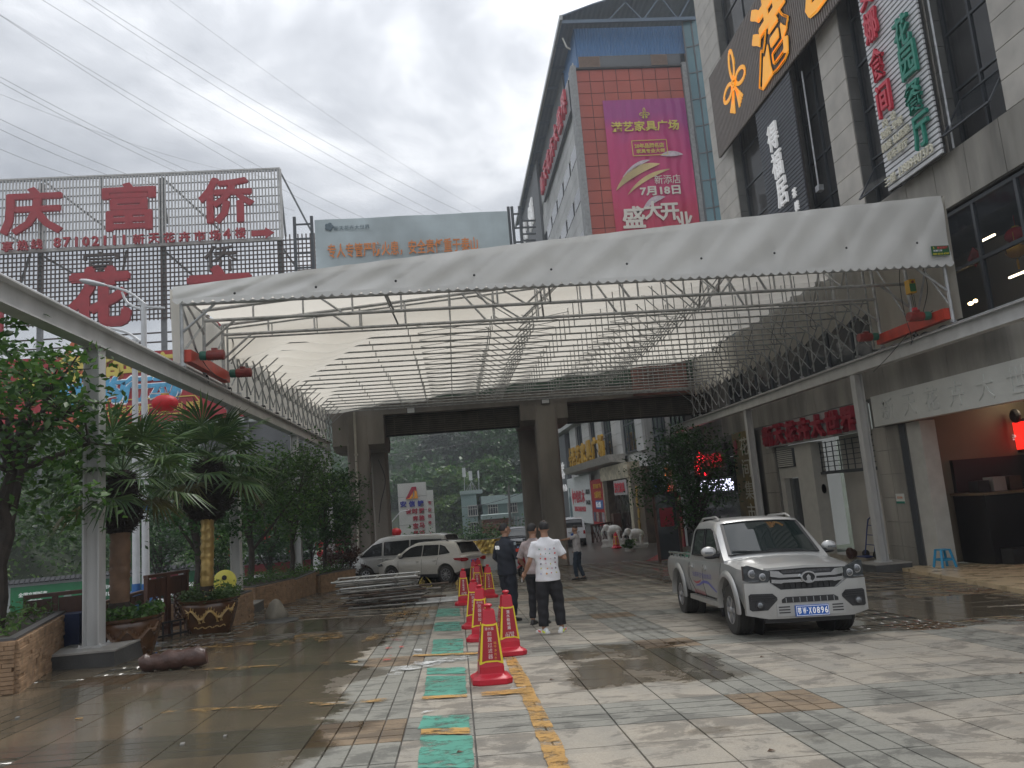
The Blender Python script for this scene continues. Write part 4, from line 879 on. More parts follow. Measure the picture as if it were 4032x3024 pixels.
M_pale=mat('pale_character',(.55,.52,.42),rough=.5,var=0)
for k,c_ in enumerate('花间集市'):ch(c_,32.55,3.15-k*.95,.78,M_pale,GB,XF-.22,.9,.015,.0)
mb=MB();mb.ell((XF-.24,33.65,3.2),(.02,.22,.36));mb.build('red_seal',M_rl,GB)
FH=thing('furniture_hall','pale stone furniture hall with window bays, ledge and posters beyond the overpass','building',(XF,70,-2))
M_fh=mat('pale_stone_far',(.46,.46,.44),rough=.7,var=.14,scale=.6,streak=.4)
mb=MB();mb.b2((XF+.3,50.5,-3),(26,61.5,11));mb.b2((XF+.3,61.5,-3),(26,118,12));mb.b2((XF+.1,61.9,12),(26,118,38.5));mb.build('wall',M_fh,FH)
for k,(a,b)in enumerate(((51.0,53.0),(57.5,61.0),(64.8,68.0),(71.0,75.0),(79.0,83.0))):
 for j in range(5):box_part('stone_panel',(XF-.0,a,4.3+j*.9),(XF+.3,b,5.18+j*.9),M_fh,FH,.01)
for a,b in((53.1,57.3),(61.2,64.6),(68.2,70.8),(75.2,78.8),(83.2,85.5)):window(a,b,4.4,8.6,XF+.2,3,2,FH,.12,M_gdark)
mb=MB();mb.prism([(0,0),(-1.1,.15),(-1.35,.7),(0,.7)],(XF,57,3.75),X0,Z0,(0,24,0));mb.build('ledge',mat('ledge_stone',(.40,.38,.34),rough=.7,var=.25),FH)
mb=MB();mb.prism([(0,0),(-.5,.15),(-.5,2.4),(0,2.4)],(XF+.02,51,8.7),X0,Z0,(0,46,0));mb.build('cornice_band',M_fh,FH)
mb=MB();mb.b2((XF-.1,86,-2.2),(XF+.29,97,8.6));mb.build('grey_wall',mat('slate_cladding',(.13,.135,.145),rough=.5,var=.1,streak=.3),FH)
mb=MB();mb.b2((XF-.05,64,-2.6),(XF+.29,86,-1.15));mb.build('plinth_wall',M_stone2,FH)
ch('零跑汽车',91,4.6,1.9,M_lw,FH,XF-.1,6.5,.1,.02);ch('服务中心',90,2.6,.8,M_lw,FH,XF-.1,6,.1,.02)
SG=thing('gold_letter_sign','gold block characters on steel brackets along the stone ledge','sign',(XF-.9,69,4.4))
M_gl=mat('gold_letter',(.55,.32,.04),rough=.4,var=.06)
emblem((XF-.95,77.6,5.3),1.15,M_gl,SG)
for k,c_ in enumerate('港艺家具广场'):ch(c_,75.0-k*2.9,5.35,1.75,M_gl,SG,XF-.9,2.1,.18,.04)
mb=MB()
for k in range(12):mb.bar((XF-.75,59.5+k*1.7,4.4),(XF-.75,59.5+k*1.7,6.0),.07);mb.bar((XF-.75,59.5+k*1.7,5.6),(XF,60.6+k*1.7,4.4),.05)
mb.bar((XF-.75,59.5,5.9),(XF-.75,79,5.9),.07);o=mb.build('bracket',M_frame,SG)
WB=thing('white_billboard','white furniture billboard with red brush characters on the far facade','billboard',(XF-.1,79,-1.1))
mb=MB();mb.b2((XF-.22,72.0,-1.1),(XF-.06,86.3,3.5));mb.build('sheet',mat('billboard_white',(.68,.70,.69),rough=.5,var=.05),WB)
ch('中信红木',78.6,1.5,1.25,M_lr,WB,XF-.22,7.0,.02,.02);ch('ZHONG XIN RED WOOD',78.6,.25,.5,M_lr,WB,XF-.22,7.2,.02,.01);ch('高端定制',73.3,1.9,.5,M_lside,WB,XF-.22,2.2,.02,.01);ch('新中式家具',73.3,.9,.45,M_lside,WB,XF-.22,2.2,.02,.01)
mb=MB();mb.prism([(-.8,-1.9),(.8,-1.9),(.7,.3),(.25,.7),(.3,1.5),(-.3,1.5),(-.25,.7),(-.8,.3)],(XF-.225,84.9,1.0),-Y0,Z0,(-.02,0,0));mb.build('printed_figure',mat('figure_print',(.12,.20,.22),rough=.5,var=.6,scale=2),WB)
mb=MB();mb.prism([(-.6,0),(0,-.9),(.6,0),(0,.9)],(XF-.225,82.9,1.5),-Y0,Z0,(-.015,0,0));mb.build('red_diamond',M_lr,WB)
RP=thing('red_poster_board','red poster board with yellow lettering and a row of pictures beside the gate','poster',(XF-.1,68,-1.1))
M_rp=mat('poster_red',(.42,.02,.025),rough=.5,var=.15,scale=.7);mb=MB();mb.b2((XF-.2,64.4,-1.2),(XF-.05,71.7,2.9));mb.build('sheet',M_rp,RP)
M_yl=mat('poster_yellow',(.75,.48,.06),rough=.5,var=.0)
ch('港艺家具广场',68.2,2.3,.42,M_yl,RP,XF-.2,3.6,.02,.01);ch('25周年庆',68.2,1.55,.65,M_yl,RP,XF-.2,3.2,.02,.01)
mb=MB();mb.b2((XF-.22,66.3,.3),(XF-.2,69.8,1.05));mb.build('blue_panel',mat('poster_blue',(.05,.17,.42),rough=.5,var=.3,scale=2),RP);ch('折上折',68.1,.68,.5,M_lw,RP,XF-.22,2.2,.02,.01)
for k in range(5):mb=MB();mb.b2((XF-.22,64.7+k*1.38,-.85),(XF-.2,65.8+k*1.38,.0));mb.build('picture',mat('picture_%d'%k,[(.05,.06,.09),(.3,.3,.32),(.1,.04,.04),(.35,.3,.25),(.08,.09,.16)][k],rough=.5,var=.6,scale=3),RP)
GT=thing('stone_gateway','marble-trimmed shop gateway with dark door and white lintel','gateway',(XF,59,-2.5))
M_mb=mat('marble_trim',(.42,.37,.27),rough=.4,var=.45,scale=2.5);M_bd=mat('brown_granite',(.10,.075,.055),rough=.35,var=.3,scale=2)
for a,b,m_ in((62.6,64.1,M_bd),(54.1,55.0,M_mb),(50.7,54.1,M_bd)):mb=MB();mb.b2((XF-.45,a,-3),(XF+.3,b,3.2));mb.build('gate_pier',m_,GT)
mb=MB();mb.b2((XF-.5,64.0,-3),(XF+.1,64.35,3.2));mb.build('gate_trim',M_mb,GT)
mb=MB();mb.b2((XF-.6,54.0,2.6),(XF+.3,64.4,3.7));mb.build('lintel',M_mb,GT)
mb=MB();mb.b2((XF+.1,55.0,-3),(XF+.2,62.6,2.6));mb.build('gate_door',mat('dark_door',(.035,.028,.024),rough=.25,var=.4,scale=1.2),GT)
mb=MB();mb.b2((XF-.52,55.2,1.4),(XF-.44,59.6,2.5));lb=mb.build('hanging_sign',mat('sign_pale',(.45,.43,.42),rough=.5,var=.1),GT);ch('港艺家具',57.4,1.95,.75,M_lr,lb,XF-.52,3.6,.02,.02)
for k in range(6):mb=MB();mb.prism([(-.18,-.3),(.18,-.35),(.28,.1),(.05,.35),(-.25,.2)],(XF-.47,52.4+(k%2)*.15,1.6-k*.75),-Y0,Z0,(-.05,0,0));mb.build('gold_fish_ornament',M_gold,GT)
# == TALL RED-FACED BUILDING
RBD=thing('red_panel_building','tall building faced with red square panels under a blue-grey steel roof','building',(17,61.8,-3))
YR=61.8;M_rpn=mat('red_wall_panel',(.42,.07,.04),rough=.4,var=.18,scale=.25);M_rpd=mat('red_joint',(.08,.02,.02),rough=.7,var=0);M_edge=mat('edge_stone',(.30,.30,.30),rough=.7,var=.2)
mb=MB();mb.b2((12.95,YR+.05,12),(23.2,YR+2,38.6));mb.build('wall_core',M_rpd,RBD)
mb=MB();mb.b2((12.6,YR-.3,12),(13.05,YR+1,38.7));mb.b2((22.55,YR-.3,12),(23.0,YR+1,38.7));mb.build('edge_pier',M_edge,RBD)
for r_ in range(19):
 z0=38.4-(r_+1)*1.12
 for c_ in range(8):
  x0=13.08+c_*1.18
  if r_>=3 and c_>=2:continue
  mb_=box_part('red_panel',(x0+.03,YR-.02,z0+.03),(x0+1.15,YR+.06,z0+1.09),M_rpn,RBD)
PB=thing('purple_banner','magenta advertising banner with yellow shop name and opening date 7月18日','banner',(18.8,YR-.1,22))
def bannermat():
 m=mat('magenta_print',(.42,.03,.16),rough=.4,var=0);t=m.node_tree;n=t.nodes;L=t.links;b=n['Principled BSDF']
 g=n.new('ShaderNodeTexCoord');sp_=n.new('ShaderNodeSeparateXYZ');L.new(g.outputs['Object'],sp_.inputs[0])
 mr=n.new('ShaderNodeMapRange');mr.inputs[1].default_value=21;mr.inputs[2].default_value=36;L.new(sp_.outputs[2],mr.inputs[0])
 z=n.new('ShaderNodeTexNoise');z.inputs['Scale'].default_value=.25;L.new(g.outputs['Object'],z.inputs[0])
 ad=n.new('ShaderNodeMath');ad.operation='ADD';L.new(mr.outputs[0],ad.inputs[0])
 mu=n.new('ShaderNodeMath');mu.operation='MULTIPLY_ADD';mu.inputs[1].default_value=.5;mu.inputs[2].default_value=-.25;L.new(z.outputs['Fac'],mu.inputs[0]);L.new(mu.outputs[0],ad.inputs[1])
 r=n.new('ShaderNodeValToRGB');L.new(ad.outputs[0],r.inputs[0]);e_=r.color_ramp.elements;e_[0].position=.05;e_[0].color=(.52,.02,.05,1);e_[1].position=.85;e_[1].color=(.36,.03,.22,1);q=e_.new(.4);q.color=(.56,.02,.12,1);q=e_.new(.68);q.color=(.54,.018,.16,1)
 L.new(r.outputs[0],b.inputs['Base Color'])
 w=n.new('ShaderNodeTexWave');w.inputs['Scale'].default_value=.35;w.inputs['Distortion'].default_value=4;L.new(g.outputs['Object'],w.inputs[0]);bp=n.new('ShaderNodeBump');bp.inputs['Strength'].default_value=.4;bp.inputs['Distance'].default_value=.15;L.new(w.outputs[0],bp.inputs['Height']);L.new(bp.outputs[0],b.inputs['Normal']);return m
bx0,bx1=15.15,22.5
sheet(lambda x,z:(x,YR-.12-.05*math.sin(x*3+z*.35)*min(1,(36-z)/6),z),np.linspace(bx0,bx1,40),np.linspace(20,35.4,30)).build('banner_sheet',bannermat(),PB,True)
def bt(s,px,py,h,m,w=None,bold=.02,name='banner_print'):
 p=aty(px,py,YR-.22);return text(name,s,m,PB,p,X0,Z0,h,w,.03,bold,0,0)
pz=lambda px,py:aty(px,py,YR-.22)
M_ban_y=mat('banner_yellow',(.72,.60,.10),rough=.4,var=0);M_ban_w=mat('banner_cream',(.75,.68,.60),rough=.4,var=0)
emblem(pz(2537,450),.62,M_ban_y,PB,plane='Y',name='banner_emblem');bt('港艺家具广场',2540,496,.95,M_ban_y,6.0,.02)
bt('20年品牌名店',2556,573,.42,M_ban_y,2.6);bt('家具专业大师',2562,594,.36,M_ban_y,2.5);bt('新添店',2628,706,.80,M_ban_w,2.3,.0);bt('7月18日',2600,750,.80,M_ban_w,3.5,.035)
for c_,px,py,h_ in(('盛',2495,855,1.9),('大',2572,828,1.6),('开',2638,833,1.5),('业',2695,865,1.4)):bt(c_,px,py,h_,M_ban_w,None,.03)
mb=MB();A,B=pz(2487,555),pz(2630,608)
for p,q in(((A.x,A.z),(B.x,A.z)),((B.x,A.z),(B.x,B.z)),((B.x,B.z),(A.x,B.z)),((A.x,B.z),(A.x,A.z))):mb.bar((p[0],A.y,p[1]),(q[0],A.y,q[1]),.05)
mb.build('print_frame',M_ban_y,PB)
def swoosh(p0,p1,p2,w,m):
 mb=MB();n=18;P=[Vector(p0)*(1-t_)**2+Vector(p1)*2*t_*(1-t_)+Vector(p2)*t_*t_ for t_ in np.linspace(0,1,n)]
 up=[];dn=[]
 for i,p in enumerate(P):
  k=math.sin(math.pi*i/(n-1))**.8*w;up.append(p+Z0*k);dn.append(p-Z0*k)
 for i in range(n-1):mb.quad(dn[i],dn[i+1],up[i+1],up[i])
 return mb.build('printed_streak',m,PB)
M_sw1=mat('streak_gold',(.62,.45,.20),rough=.4,var=.3,scale=.5);M_sw2=mat('streak_white',(.60,.48,.52),rough=.4,var=.2);d_=Vector((0,-.02,0))
swoosh(pz(2425,752)+d_,pz(2480,660)+d_,pz(2600,645)+d_,.42,M_sw1);swoosh(pz(2470,770)+d_,pz(2530,690)+d_,pz(2640,665)+d_,.22,M_sw1);swoosh(pz(2600,612)+d_,pz(2640,600)+d_,pz(2690,608)+d_,.25,M_sw2);swoosh(pz(2530,830)+d_,pz(2560,780)+d_,pz(2620,775)+d_,.3,M_sw2)
swoosh(pz(2450,700)+d_,pz(2500,640)+d_,pz(2560,630)+d_,.2,M_sw2)
M_blue=mat('blue_corrugated',(.05,.17,.38),rough=.45,var=.08);M_roof=mat('slate_blue_sheet',(.085,.13,.19),rough=.45,var=.2,scale=.4);M_tan2=mat('tan_shutter',(.30,.20,.15),rough=.6,var=.1)
mb=MB();n=90
for i in range(n):
 x0=13.4+i*.125;mb.quad((x0,YR+.3+(.06 if i%2 else 0),39.9),(x0+.125,YR+.3+(0 if i%2 else.06),39.9),(x0+.125,YR+.3+(0 if i%2 else.06),42.6),(x0,YR+.3+(.06 if i%2 else 0),42.6))
mb.b2((13.35,YR+.4,38.4),(24.5,YR+.5,42.6));mb.build('blue_cladding',M_blue,RBD)
mb=MB()
for i in range(32):
 y0=YR+.4+i*.22;mb.quad((13.35+(.07 if i%2 else 0),y0,38.4),(13.35+(0 if i%2 else.07),y0+.22,38.4),(13.35+(0 if i%2 else.07),y0+.22,42.8),(13.35+(.07 if i%2 else 0),y0,42.8))
mb.build('blue_cladding',M_blue,RBD)
for x0,x1 in((13.5,15.4),(20.0,21.5),(23.1,24.2)):
 mb=MB();mb.b2((x0,YR+.32,38.45),(x1,YR+.38,39.88));s_=mb.build('louvre_shutter',M_tan2,RBD)
 for k in range(12):box_part('louvre',(x0+.05,YR+.25,38.5+k*.115),(x1-.05,YR+.33,38.56+k*.115),M_tan2,s_)
mb=MB();mb.b2((15.4,YR+.3,38.45),(20.0,YR+.36,39.88));mb.b2((21.5,YR+.3,38.45),(23.1,YR+.36,39.88));mb.build('window',M_gdark,RBD)
mb=MB();mb.b2((12.9,YR-.2,38.4),(24.6,YR+.9,38.55));mb.build('sill',M_blk,RBD)
mb=MB();xs_=[12.0,15,18,21,24,27];zr=[42.9,44.0,44.9,45.5,45.9,46.1]
for i in range(5):
 nst=12
 for j in range(nst):
  x0=xs_[i]+(xs_[i+1]-xs_[i])*j/nst;x1=xs_[i]+(xs_[i+1]-xs_[i])*(j+1)/nst;f=lambda x:np.interp(x,xs_,zr)
  mb.add([(x0,YR-1.0,f(x0)),(x1,YR-1.0,f(x1)+.04*(-1)**j),(x1,112,f(x1)+.04*(-1)**j),(x0,112,f(x0)),(x0,YR-1.0,f(x0)+.12),(x1,YR-1.0,f(x1)+.12),(x1,112,f(x1)+.12),(x0,112,f(x0)+.12)],[(0,1,2,3),(4,7,6,5),(0,4,5,1)])
mb.build('roof_sheet',M_roof,RBD)
mb=MB();mb.b2((11.9,YR-1.1,42.55),(12.15,112,43.0));mb.build('gutter',M_galv2,RBD)
for k in range(14):box_part('rafter',(12.1,YR-.9+k*3.6,42.35),(27,YR-.75+k*3.6,42.65),M_roof,RBD)
for k in range(4):mb=MB();mb.bar((12.2,YR-.6+k*.0,42.6),(26,YR-.6,42.6),.22);mb.bar((13+3.2*k,YR-.6,42.6),(14.8+3.2*k,YR-.6,43.9+.5*k),.1);mb.bar((16.2+3.2*k,YR-.6,42.6),(14.8+3.2*k,YR-.6,43.9+.5*k),.1);mb.build('roof_truss',M_roof,RBD)if k else None
mb=MB();q=aty(2215,150,YR-1);mb.tube([q,q+Vector((.3,0,-.9)),q+Vector((.6,0,-1.1))],.07,6);mb.build('gutter_spout',M_jw,RBD)
SF=thing('slotted_side_facade','receding grey side wall with long dark window slots and ribbed name board','facade',(XF,80,12))
M_sf=mat('side_stone',(.50,.50,.49),rough=.7,var=.2,scale=.3)
for k in range(6):
 z0=15.4+k*4.0
 for j in range(7):
  y0=63.5+j*4.6
  if k<5:mb=MB();mb.b2((XF-.02,y0,z0),(XF+.09,y0+3.7,z0+1.35));mb.build('window_slot',M_gdark,SF)
 for j in range(12):box_part('stone_panel',(XF+.0,62.1+j*2.8,z0+1.25),(XF+.1,62.1+j*2.8+2.76,z0+2.5),M_sf,SF);box_part('stone_panel',(XF+.0,62.1+j*2.8,z0+2.55),(XF+.1,62.1+j*2.8+2.76,z0+3.9),M_sf,SF)
mb=MB();mb.b2((XF-.35,63.0,35.3),(XF-.1,84,38.2));mb.build('name_board',M_dslat,SF)
for k in range(16):box_part('board_rib',(XF-.42,63.0,35.35+k*.18),(XF-.36,84,35.44+k*.18),M_wslat,SF)
for k,c_ in enumerate('新天花卉大世界'):ch(c_,82-k*2.9,36.7,2.1,M_lr,SF,XF-.45,2.2,.25,.03)
mb=MB();mb.b2((XF-.3,88,20),(XF-.02,112,42.4));mb.build('dark_cladding',mat('dark_cladding',(.11,.115,.12),rough=.6,var=.2,scale=.4),SF);mb=MB();mb.b2((XF+.3,68.9,38.5),(XF+.9,112,42.4));mb.build('upper_wall',MATS['dark_cladding'],SF)
for k,c_ in enumerate('火锅'):ch(c_,104-k*8,39-k*.6,3.4,M_lw,SF,XF-.3,5,.2,.02)
GC=thing('glass_corner','tall blue-green glazed curve between red building and granite facade','glazing',(23,56,-3))
M_teal=mat('teal_glass',(.06,.16,.19),rough=.08,var=.35,scale=.15,spec=.9);M_gf=mat('glass_mullion',(.12,.13,.14),rough=.4,var=0)
arc=[(23.0+3.8*math.sin(a)-.0,YR-.4-9*(1-math.cos(a)))for a in np.linspace(0,1.35,8)]
for i in range(7):
 for j in range(13):
  z0=10+j*2.5;(xa,ya),(xb,yb)=arc[i],arc[i+1];mb=MB();mb.quad((xa,ya,z0+.05),(xb,yb,z0+.05),(xb,yb,z0+2.45),(xa,ya,z0+2.45));mb.build('glass_pane',M_teal,GC)
for(xa,ya)in arc:mb=MB();mb.b2((xa-.06,ya-.06,8),(xa+.06,ya+.06,42.5));mb.build('mullion',M_gf,GC)
for j in range(14):
 mb=MB();z0=10+j*2.5
 for i in range(7):mb.bar((*arc[i],z0),(*arc[i+1],z0),.1)
 mb.build('transom',M_gf,GC)
 # == ROOFTOP SIGN GRIDS, BANNERS AND BILLBOARD ON THE LEFT
YG=56.0;M_ws=mat('pale_slat',(.52,.51,.49),rough=.6,var=.1);M_rust=mat('rusty_lattice',(.10,.075,.065),rough=.75,var=.25,scale=3);M_stl=mat('grey_girder',(.17,.18,.185),rough=.55,var=.2)
M_rs=mat('sign_red',(.40,.035,.045),rough=.55,var=.12,scale=2)
UG=thing('upper_slat_sign','upper rooftop sign of pale vertical slats with big red clerical characters','rooftop sign',(-22,YG,22.3))
x0g,x1g=-32.6,-11.55
n=int((x1g-x0g)/.235)
for k in range(n+1):box_part('slat',(x0g+k*.235,YG-.04,22.3),(x0g+k*.235+.10,YG+.02,27.7),M_ws,UG)
for k in range(9):z0=22.3+k*.66;box_part('rail',(x0g,YG+.03,z0),(x1g,YG+.11,z0+.07),M_stl,UG)
mb=MB();mb.b2((x0g,YG-.06,27.7),(x1g+.1,YG+.1,27.82));mb.b2((x0g,YG-.06,22.1),(x1g+.1,YG+.1,22.3));mb.b2((x1g,YG-.06,22.3),(x1g+.18,YG+.08,27.7));mb.build('frame',M_ws,UG)
def gt(s,px,py,h,w=None,bold=.03,d=.15,par=UG,m=None,Y=YG-.3):return text('letter',s,m or M_rs,par,aty(px,py,Y),X0,Z0,h,w,d,bold)
gt('庆',128,832,3.5,4.2,.03);gt('富',510,815,3.6,3.7,.028);gt('侨',893,790,3.5,3.9,.03)
for s,px,py in(('享',32,973),('热',92,968),('线',147,963)):gt(s,px,py,.75,.75)
for k,c_ in enumerate('87102111'):gt(c_,228+k*37.5,957-k*1.6,.72,None,.03)
for k,c_ in enumerate('新天花卉市场'):gt(c_,548+k*60,943-k*3,.75,.78)
gt('4',895,922,.75);gt('楼',948,918,.78,.75)
a=aty(990,920,YG-.3);mb=MB();mb.prism([(0,-.2),(1.0,-.2),(1.0,-.42),(1.65,.02),(1.0,.45),(1.0,.24),(0,.24)],a,X0,Z0,(0,.1,0));mb.build('arrow',M_rs,UG)
LG=thing('lower_lattice_sign','dark rusty lattice sign below with large weathered red characters','rooftop sign',(-22,YG+.2,16.5))
for k in range(int(25.4/.30)):x_=-33.5+k*.30;box_part('lattice_bar',(x_,YG+.2,16.6),(x_+.09,YG+.26,22.1 if x_<-11.6 else 22.6),M_rust,LG)
for k in range(17):z0=16.7+k*.34;box_part('lattice_rail',(-33.5,YG+.27,z0),(-8.2,YG+.33,z0+.09),M_rust,LG)
for s,px,py,h,w in(('花',398,1172,4.3,4.1),('市',868,1165,4.3,4.3),('新',-85,1200,4.3,4.2)):gt(s,px,py,h,w,.045,.25,LG,M_rs,YG)
for s,px,py in(('富',400,1045),('侨',872,1020)):gt(s,px,py,2.0,2.4,.0,.2,LG,M_rust,YG+.1)
GF=thing('sign_scaffold','grey steel posts and diagonal stays holding up the rooftop signs','scaffold',(-22,YG+1,5))
for px in(160,640,1103):p=aty(px,900,YG+.45);mb=MB();mb.b2((p.x-.17,YG+.4,2),(p.x+.17,YG+.7,27.6 if px!=1103 else 22.4));mb.build('post',M_stl,GF)
for a,b in(((170,710),(420,900)),((640,700),(870,910)),((1097,665),(1228,915)),((0,915),(190,1000)),((170,1010),(330,1100)),((645,985),(770,1095)),((1103,965),(1165,1050)),((1097,665),(1125,930)),((648,790),(660,880)),((400,700),(405,1080)),((868,690),(870,1060)),((120,1000),(60,1180)),((500,985),(480,1090))):
 mb=MB();mb.bar(aty(*a,YG+1.0),aty(*b,YG+1.0),.14 if a[0]!=400 and a[0]!=868 else.1);mb.build('stay',M_stl,GF)
for k in range(7):box_part('rail',(-33.5,YG+1.0,11.6+k*.7),(-9,YG+1.08,11.7+k*.7),M_rust,GF)
YB=47.0;SBN=thing('safety_banner','faded blue-grey cloth banner with orange slogan 专人专管严防火患','banner',(-1.5,YB,16.8))
M_ban=mat('faded_blue_print',(.44,.51,.53),rough=.5,var=.25,scale=.35)
sheet(lambda x,z:(x,YB+.04*math.sin(x*1.3+z),z),np.linspace(-7.6,4.6,40),np.linspace(16.6,20.0,8)).build('banner_sheet',M_ban,SBN)
M_bo=mat('slogan_orange',(.70,.24,.06),rough=.5,var=.15,scale=.8);M_bk=mat('print_dark',(.10,.15,.18),rough=.5,var=0)
text('slogan','专人专管严防火患，安全责任重于泰山',M_bo,SBN,aty(1588,975,YB-.1),X0,Z0,.95,9.4,.02,.018);text('shop_name','新天花卉大世界',M_bk,SBN,aty(1385,896,YB-.1),X0,Z0,.30,None,.02,.0)
mb=MB()
for k in range(5):a=k*1.256;mb.ell(aty(1296,893,YB-.09)+Vector((.16*math.cos(a),0,.16*math.sin(a))),(.13,.02,.13),10,5)
mb.lathe(aty(1296,893,YB-.1),[(.04,-.02),(.05,.02)],8,0,'Y');o=mb.build('rosette_print',M_bk,SBN)
BF=thing('banner_frame','dark pole frame behind the faded slogan banner','frame',(-1.5,YB+.3,10))
for px in(1160,1228,2008,2022,2052):p=aty(px,900,YB+.3);mb=MB();mb.b2((p.x-.09,YB+.25,8),(p.x+.09,YB+.42,20.4));mb.build('pole',M_frame,BF)
for px0,px1 in((1160,1228),(2022,2052)):
 for k in range(4):a,b=aty(px0,900,YB+.3),aty(px1,900,YB+.3);mb=MB();mb.b2((a.x,YB+.3,17+k*.95),(b.x,YB+.38,17.1+k*.95));mb.build('rung',M_frame,BF)
for k in range(4):mb=MB();a,b=aty(2052,870+k*26,YB+3),aty(2110,868+k*26,YB+3);mb.bar(a,b,.1);mb.build('rung',M_frame,BF)
RBB=thing('red_billboard','large red billboard with yellow 25周年庆 and blue slanted characters behind the trees','billboard',(-20,50,8.3))
M_rb=mat('billboard_red',(.42,.025,.035),rough=.5,var=.14,scale=.3)
mb=MB();mb.b2((-29,50,8.3),(-12.2,50.3,12.9));mb.build('board',M_rb,RBB)
def rb(s,px,py,h,m,w=None,bold=.04,skew=0.,d=.04,Y=49.96):return text('print',s,m,RBB,aty(px,py,Y),X0,Z0,h,w,d,bold,skew)
M_by=mat('billboard_yellow',(.75,.60,.12),rough=.5,var=0);M_bb=mat('billboard_blue',(.10,.42,.68),rough=.5,var=.3,scale=1.5)
for c_,px in(('2',285),('5',352),('周',438),('年',530),('庆',640)):rb(c_,px,1452-(px-285)*.05,1.55,M_by,1.4,.045)
for c_,px in(('大',250),('抢',340),('购',430),('行',535),('动',655)):rb(c_,px,1542-(px-285)*.04,1.75,M_lw,1.95,.05,.18,.02,49.95);rb(c_,px,1542-(px-285)*.04,1.6,M_bb,1.85,.04,.18,.05,49.93)
rb('好礼送不停 千万别错过 赚到',600,1606,.55,M_by,6.0,.01);rb('贵',100,1530,1.4,M_by)
mb=MB();A,B=aty(420,1580,49.93),aty(768,1622,49.93)
for p,q in(((A.x,A.z),(B.x,A.z)),((B.x,A.z),(B.x+.4,(A.z+B.z)/2)),((B.x+.4,(A.z+B.z)/2),(B.x,B.z)),((B.x,B.z),(A.x,B.z))):mb.bar((p[0],A.y,p[1]),(q[0],A.y,q[1]),.06)
mb.build('print_outline',M_by,RBB)
for k in range(7):mb=MB();a=-.9+k*.3;mb.prism([(0,0),(4.2*math.cos(a),4.2*math.sin(a)),(4.2*math.cos(a+.12),4.2*math.sin(a+.12))],(-25.5,49.985,10.8),X0,Z0,(0,.01,0));mb.build('sunburst_ray',mat('ray_orange',(.62,.14,.04),rough=.5,var=.1),RBB)
mb=MB();rs=random.Random(4)
for k in range(14):a=rs.random()*6.28;r_=rs.uniform(.3,.9);mb.ell((-13.9+r_*math.cos(a)*.6,49.97,9.3+r_*math.sin(a)*.5),(.16,.02,.10),8,4)
o=mb.build('splash_print',M_lw,RBB);o['kind']='stuff'
mb=MB()
for x_ in(-28,-23,-18,-13):mb.b2((x_-.12,50.35,-2),(x_+.12,50.6,12.9))
for q in range(4):pass
o=None
for x_ in(-28,-23,-18,-13):mb=MB();mb.b2((x_-.12,50.35,-2),(x_+.12,50.6,12.9));mb.build('post',M_stl,RBB)
mb=MB();mb.b2((-16,50.7,3.0),(-9.5,60,8.0));bb=mb.build('grey_annex',mat('annex_grey',(.15,.155,.16),rough=.8,var=.3,scale=.4));label(bb,'plain grey building block behind the trees under the left rail','building')
HW=thing('hoarding_wall','street wall with tiled coping carrying green and red public posters','wall',(-20,44,-2.8))
M_hw=mat('hoarding_white',(.40,.42,.41),rough=.6,var=.12);M_tilec=mat('coping_tile',(.03,.032,.035),rough=.5,var=.2)
h0,h1=Vector((-27.0,43.0,0)),Vector((-8.5,47.0,0));hd=(h1-h0).normalized();hn=Vector((hd.y,-hd.x,0));HL=(h1-h0).length;zb0=-2.95;zt0=-.62
mb=MB();mb.prism([(0,zb0),(HL,zb0),(HL,zt0),(0,zt0)],h0-hn*.01,hd,Z0,-hn*.25);mb.build('wall',M_hw,HW)
M_gp=[mat('poster_green',(.015,.20,.07),rough=.45,var=.12),mat('poster_green2',(.02,.14,.06),rough=.45,var=.15),mat('poster_red2',(.30,.04,.05),rough=.45,var=.15),mat('poster_tan',(.25,.22,.10),rough=.5,var=.2)]
for k,(a,b,c_)in enumerate(((-.5,3.0,0),(3.4,6.9,0),(7.1,9.9,1),(10.2,11.6,2),(11.9,13.3,1),(13.5,14.9,1),(15.1,16.4,2),(16.6,17.7,2),(17.9,18.9,2))):
 mb=MB();mb.prism([(a,zb0+.35),(b,zb0+.35),(b,zt0-.22),(a,zt0-.22)],h0,hd,Z0,hn*.03);p=mb.build('poster_panel',M_gp[c_],HW)
 if k in(0,1,2):
  for j,s in enumerate((('全国文明城市','贵阳欢迎您'),('全国文明城市','贵阳欢迎','欢迎您'),('争做文明市民','建设美好城市'))[k]):text('print',s,M_lw,p,h0+hd*((a+b)/2-.7)+Z0*(zt0-.65-j*.38)+hn*.035,hd,Z0,.22,None,.01,.02)
mb=MB();c0=h0+hd*6.1+hn*.04+Z0*(zb0+.45)
for j,w in enumerate((.5,.36,.24)):mb.prism([(-w,0),(w,0),(w*.75,.16),(w*.5,.2),(w*.5,.42),(-w*.5,.42),(-w*.5,.2),(-w*.75,.16)],c0+Z0*j*.42,hd,Z0,hn*.01)
mb.build('pavilion_print',mat('pavilion_print',(.25,.30,.26),rough=.5,var=.3,scale=6),HW)
mb=MB();mb.prism([(7.2,zb0+.35),(9.9,zb0+.35),(9.9,zb0+.9),(7.2,zb0+.9)],h0+hn*.035,hd,Z0,hn*.01);mb.build('poster_strip',M_gp[3],HW)
for k in range(int(HL/.24)):
 c=h0+hd*(.12+k*.24)+Z0*(zt0+.05);R=Matrix.Rotation(math.atan2(hd.y,hd.x),3,'Z')@Matrix.Rotation(.45,3,'X')
 if k==0:mbt=MB();mbt.box((0,0,0),(.2,.42,.06),R);ctm=mbt.mesh('coping_tile',M_tilec)
 o=link('coping_tile',ctm,None,HW);o.location=c+hn*.1
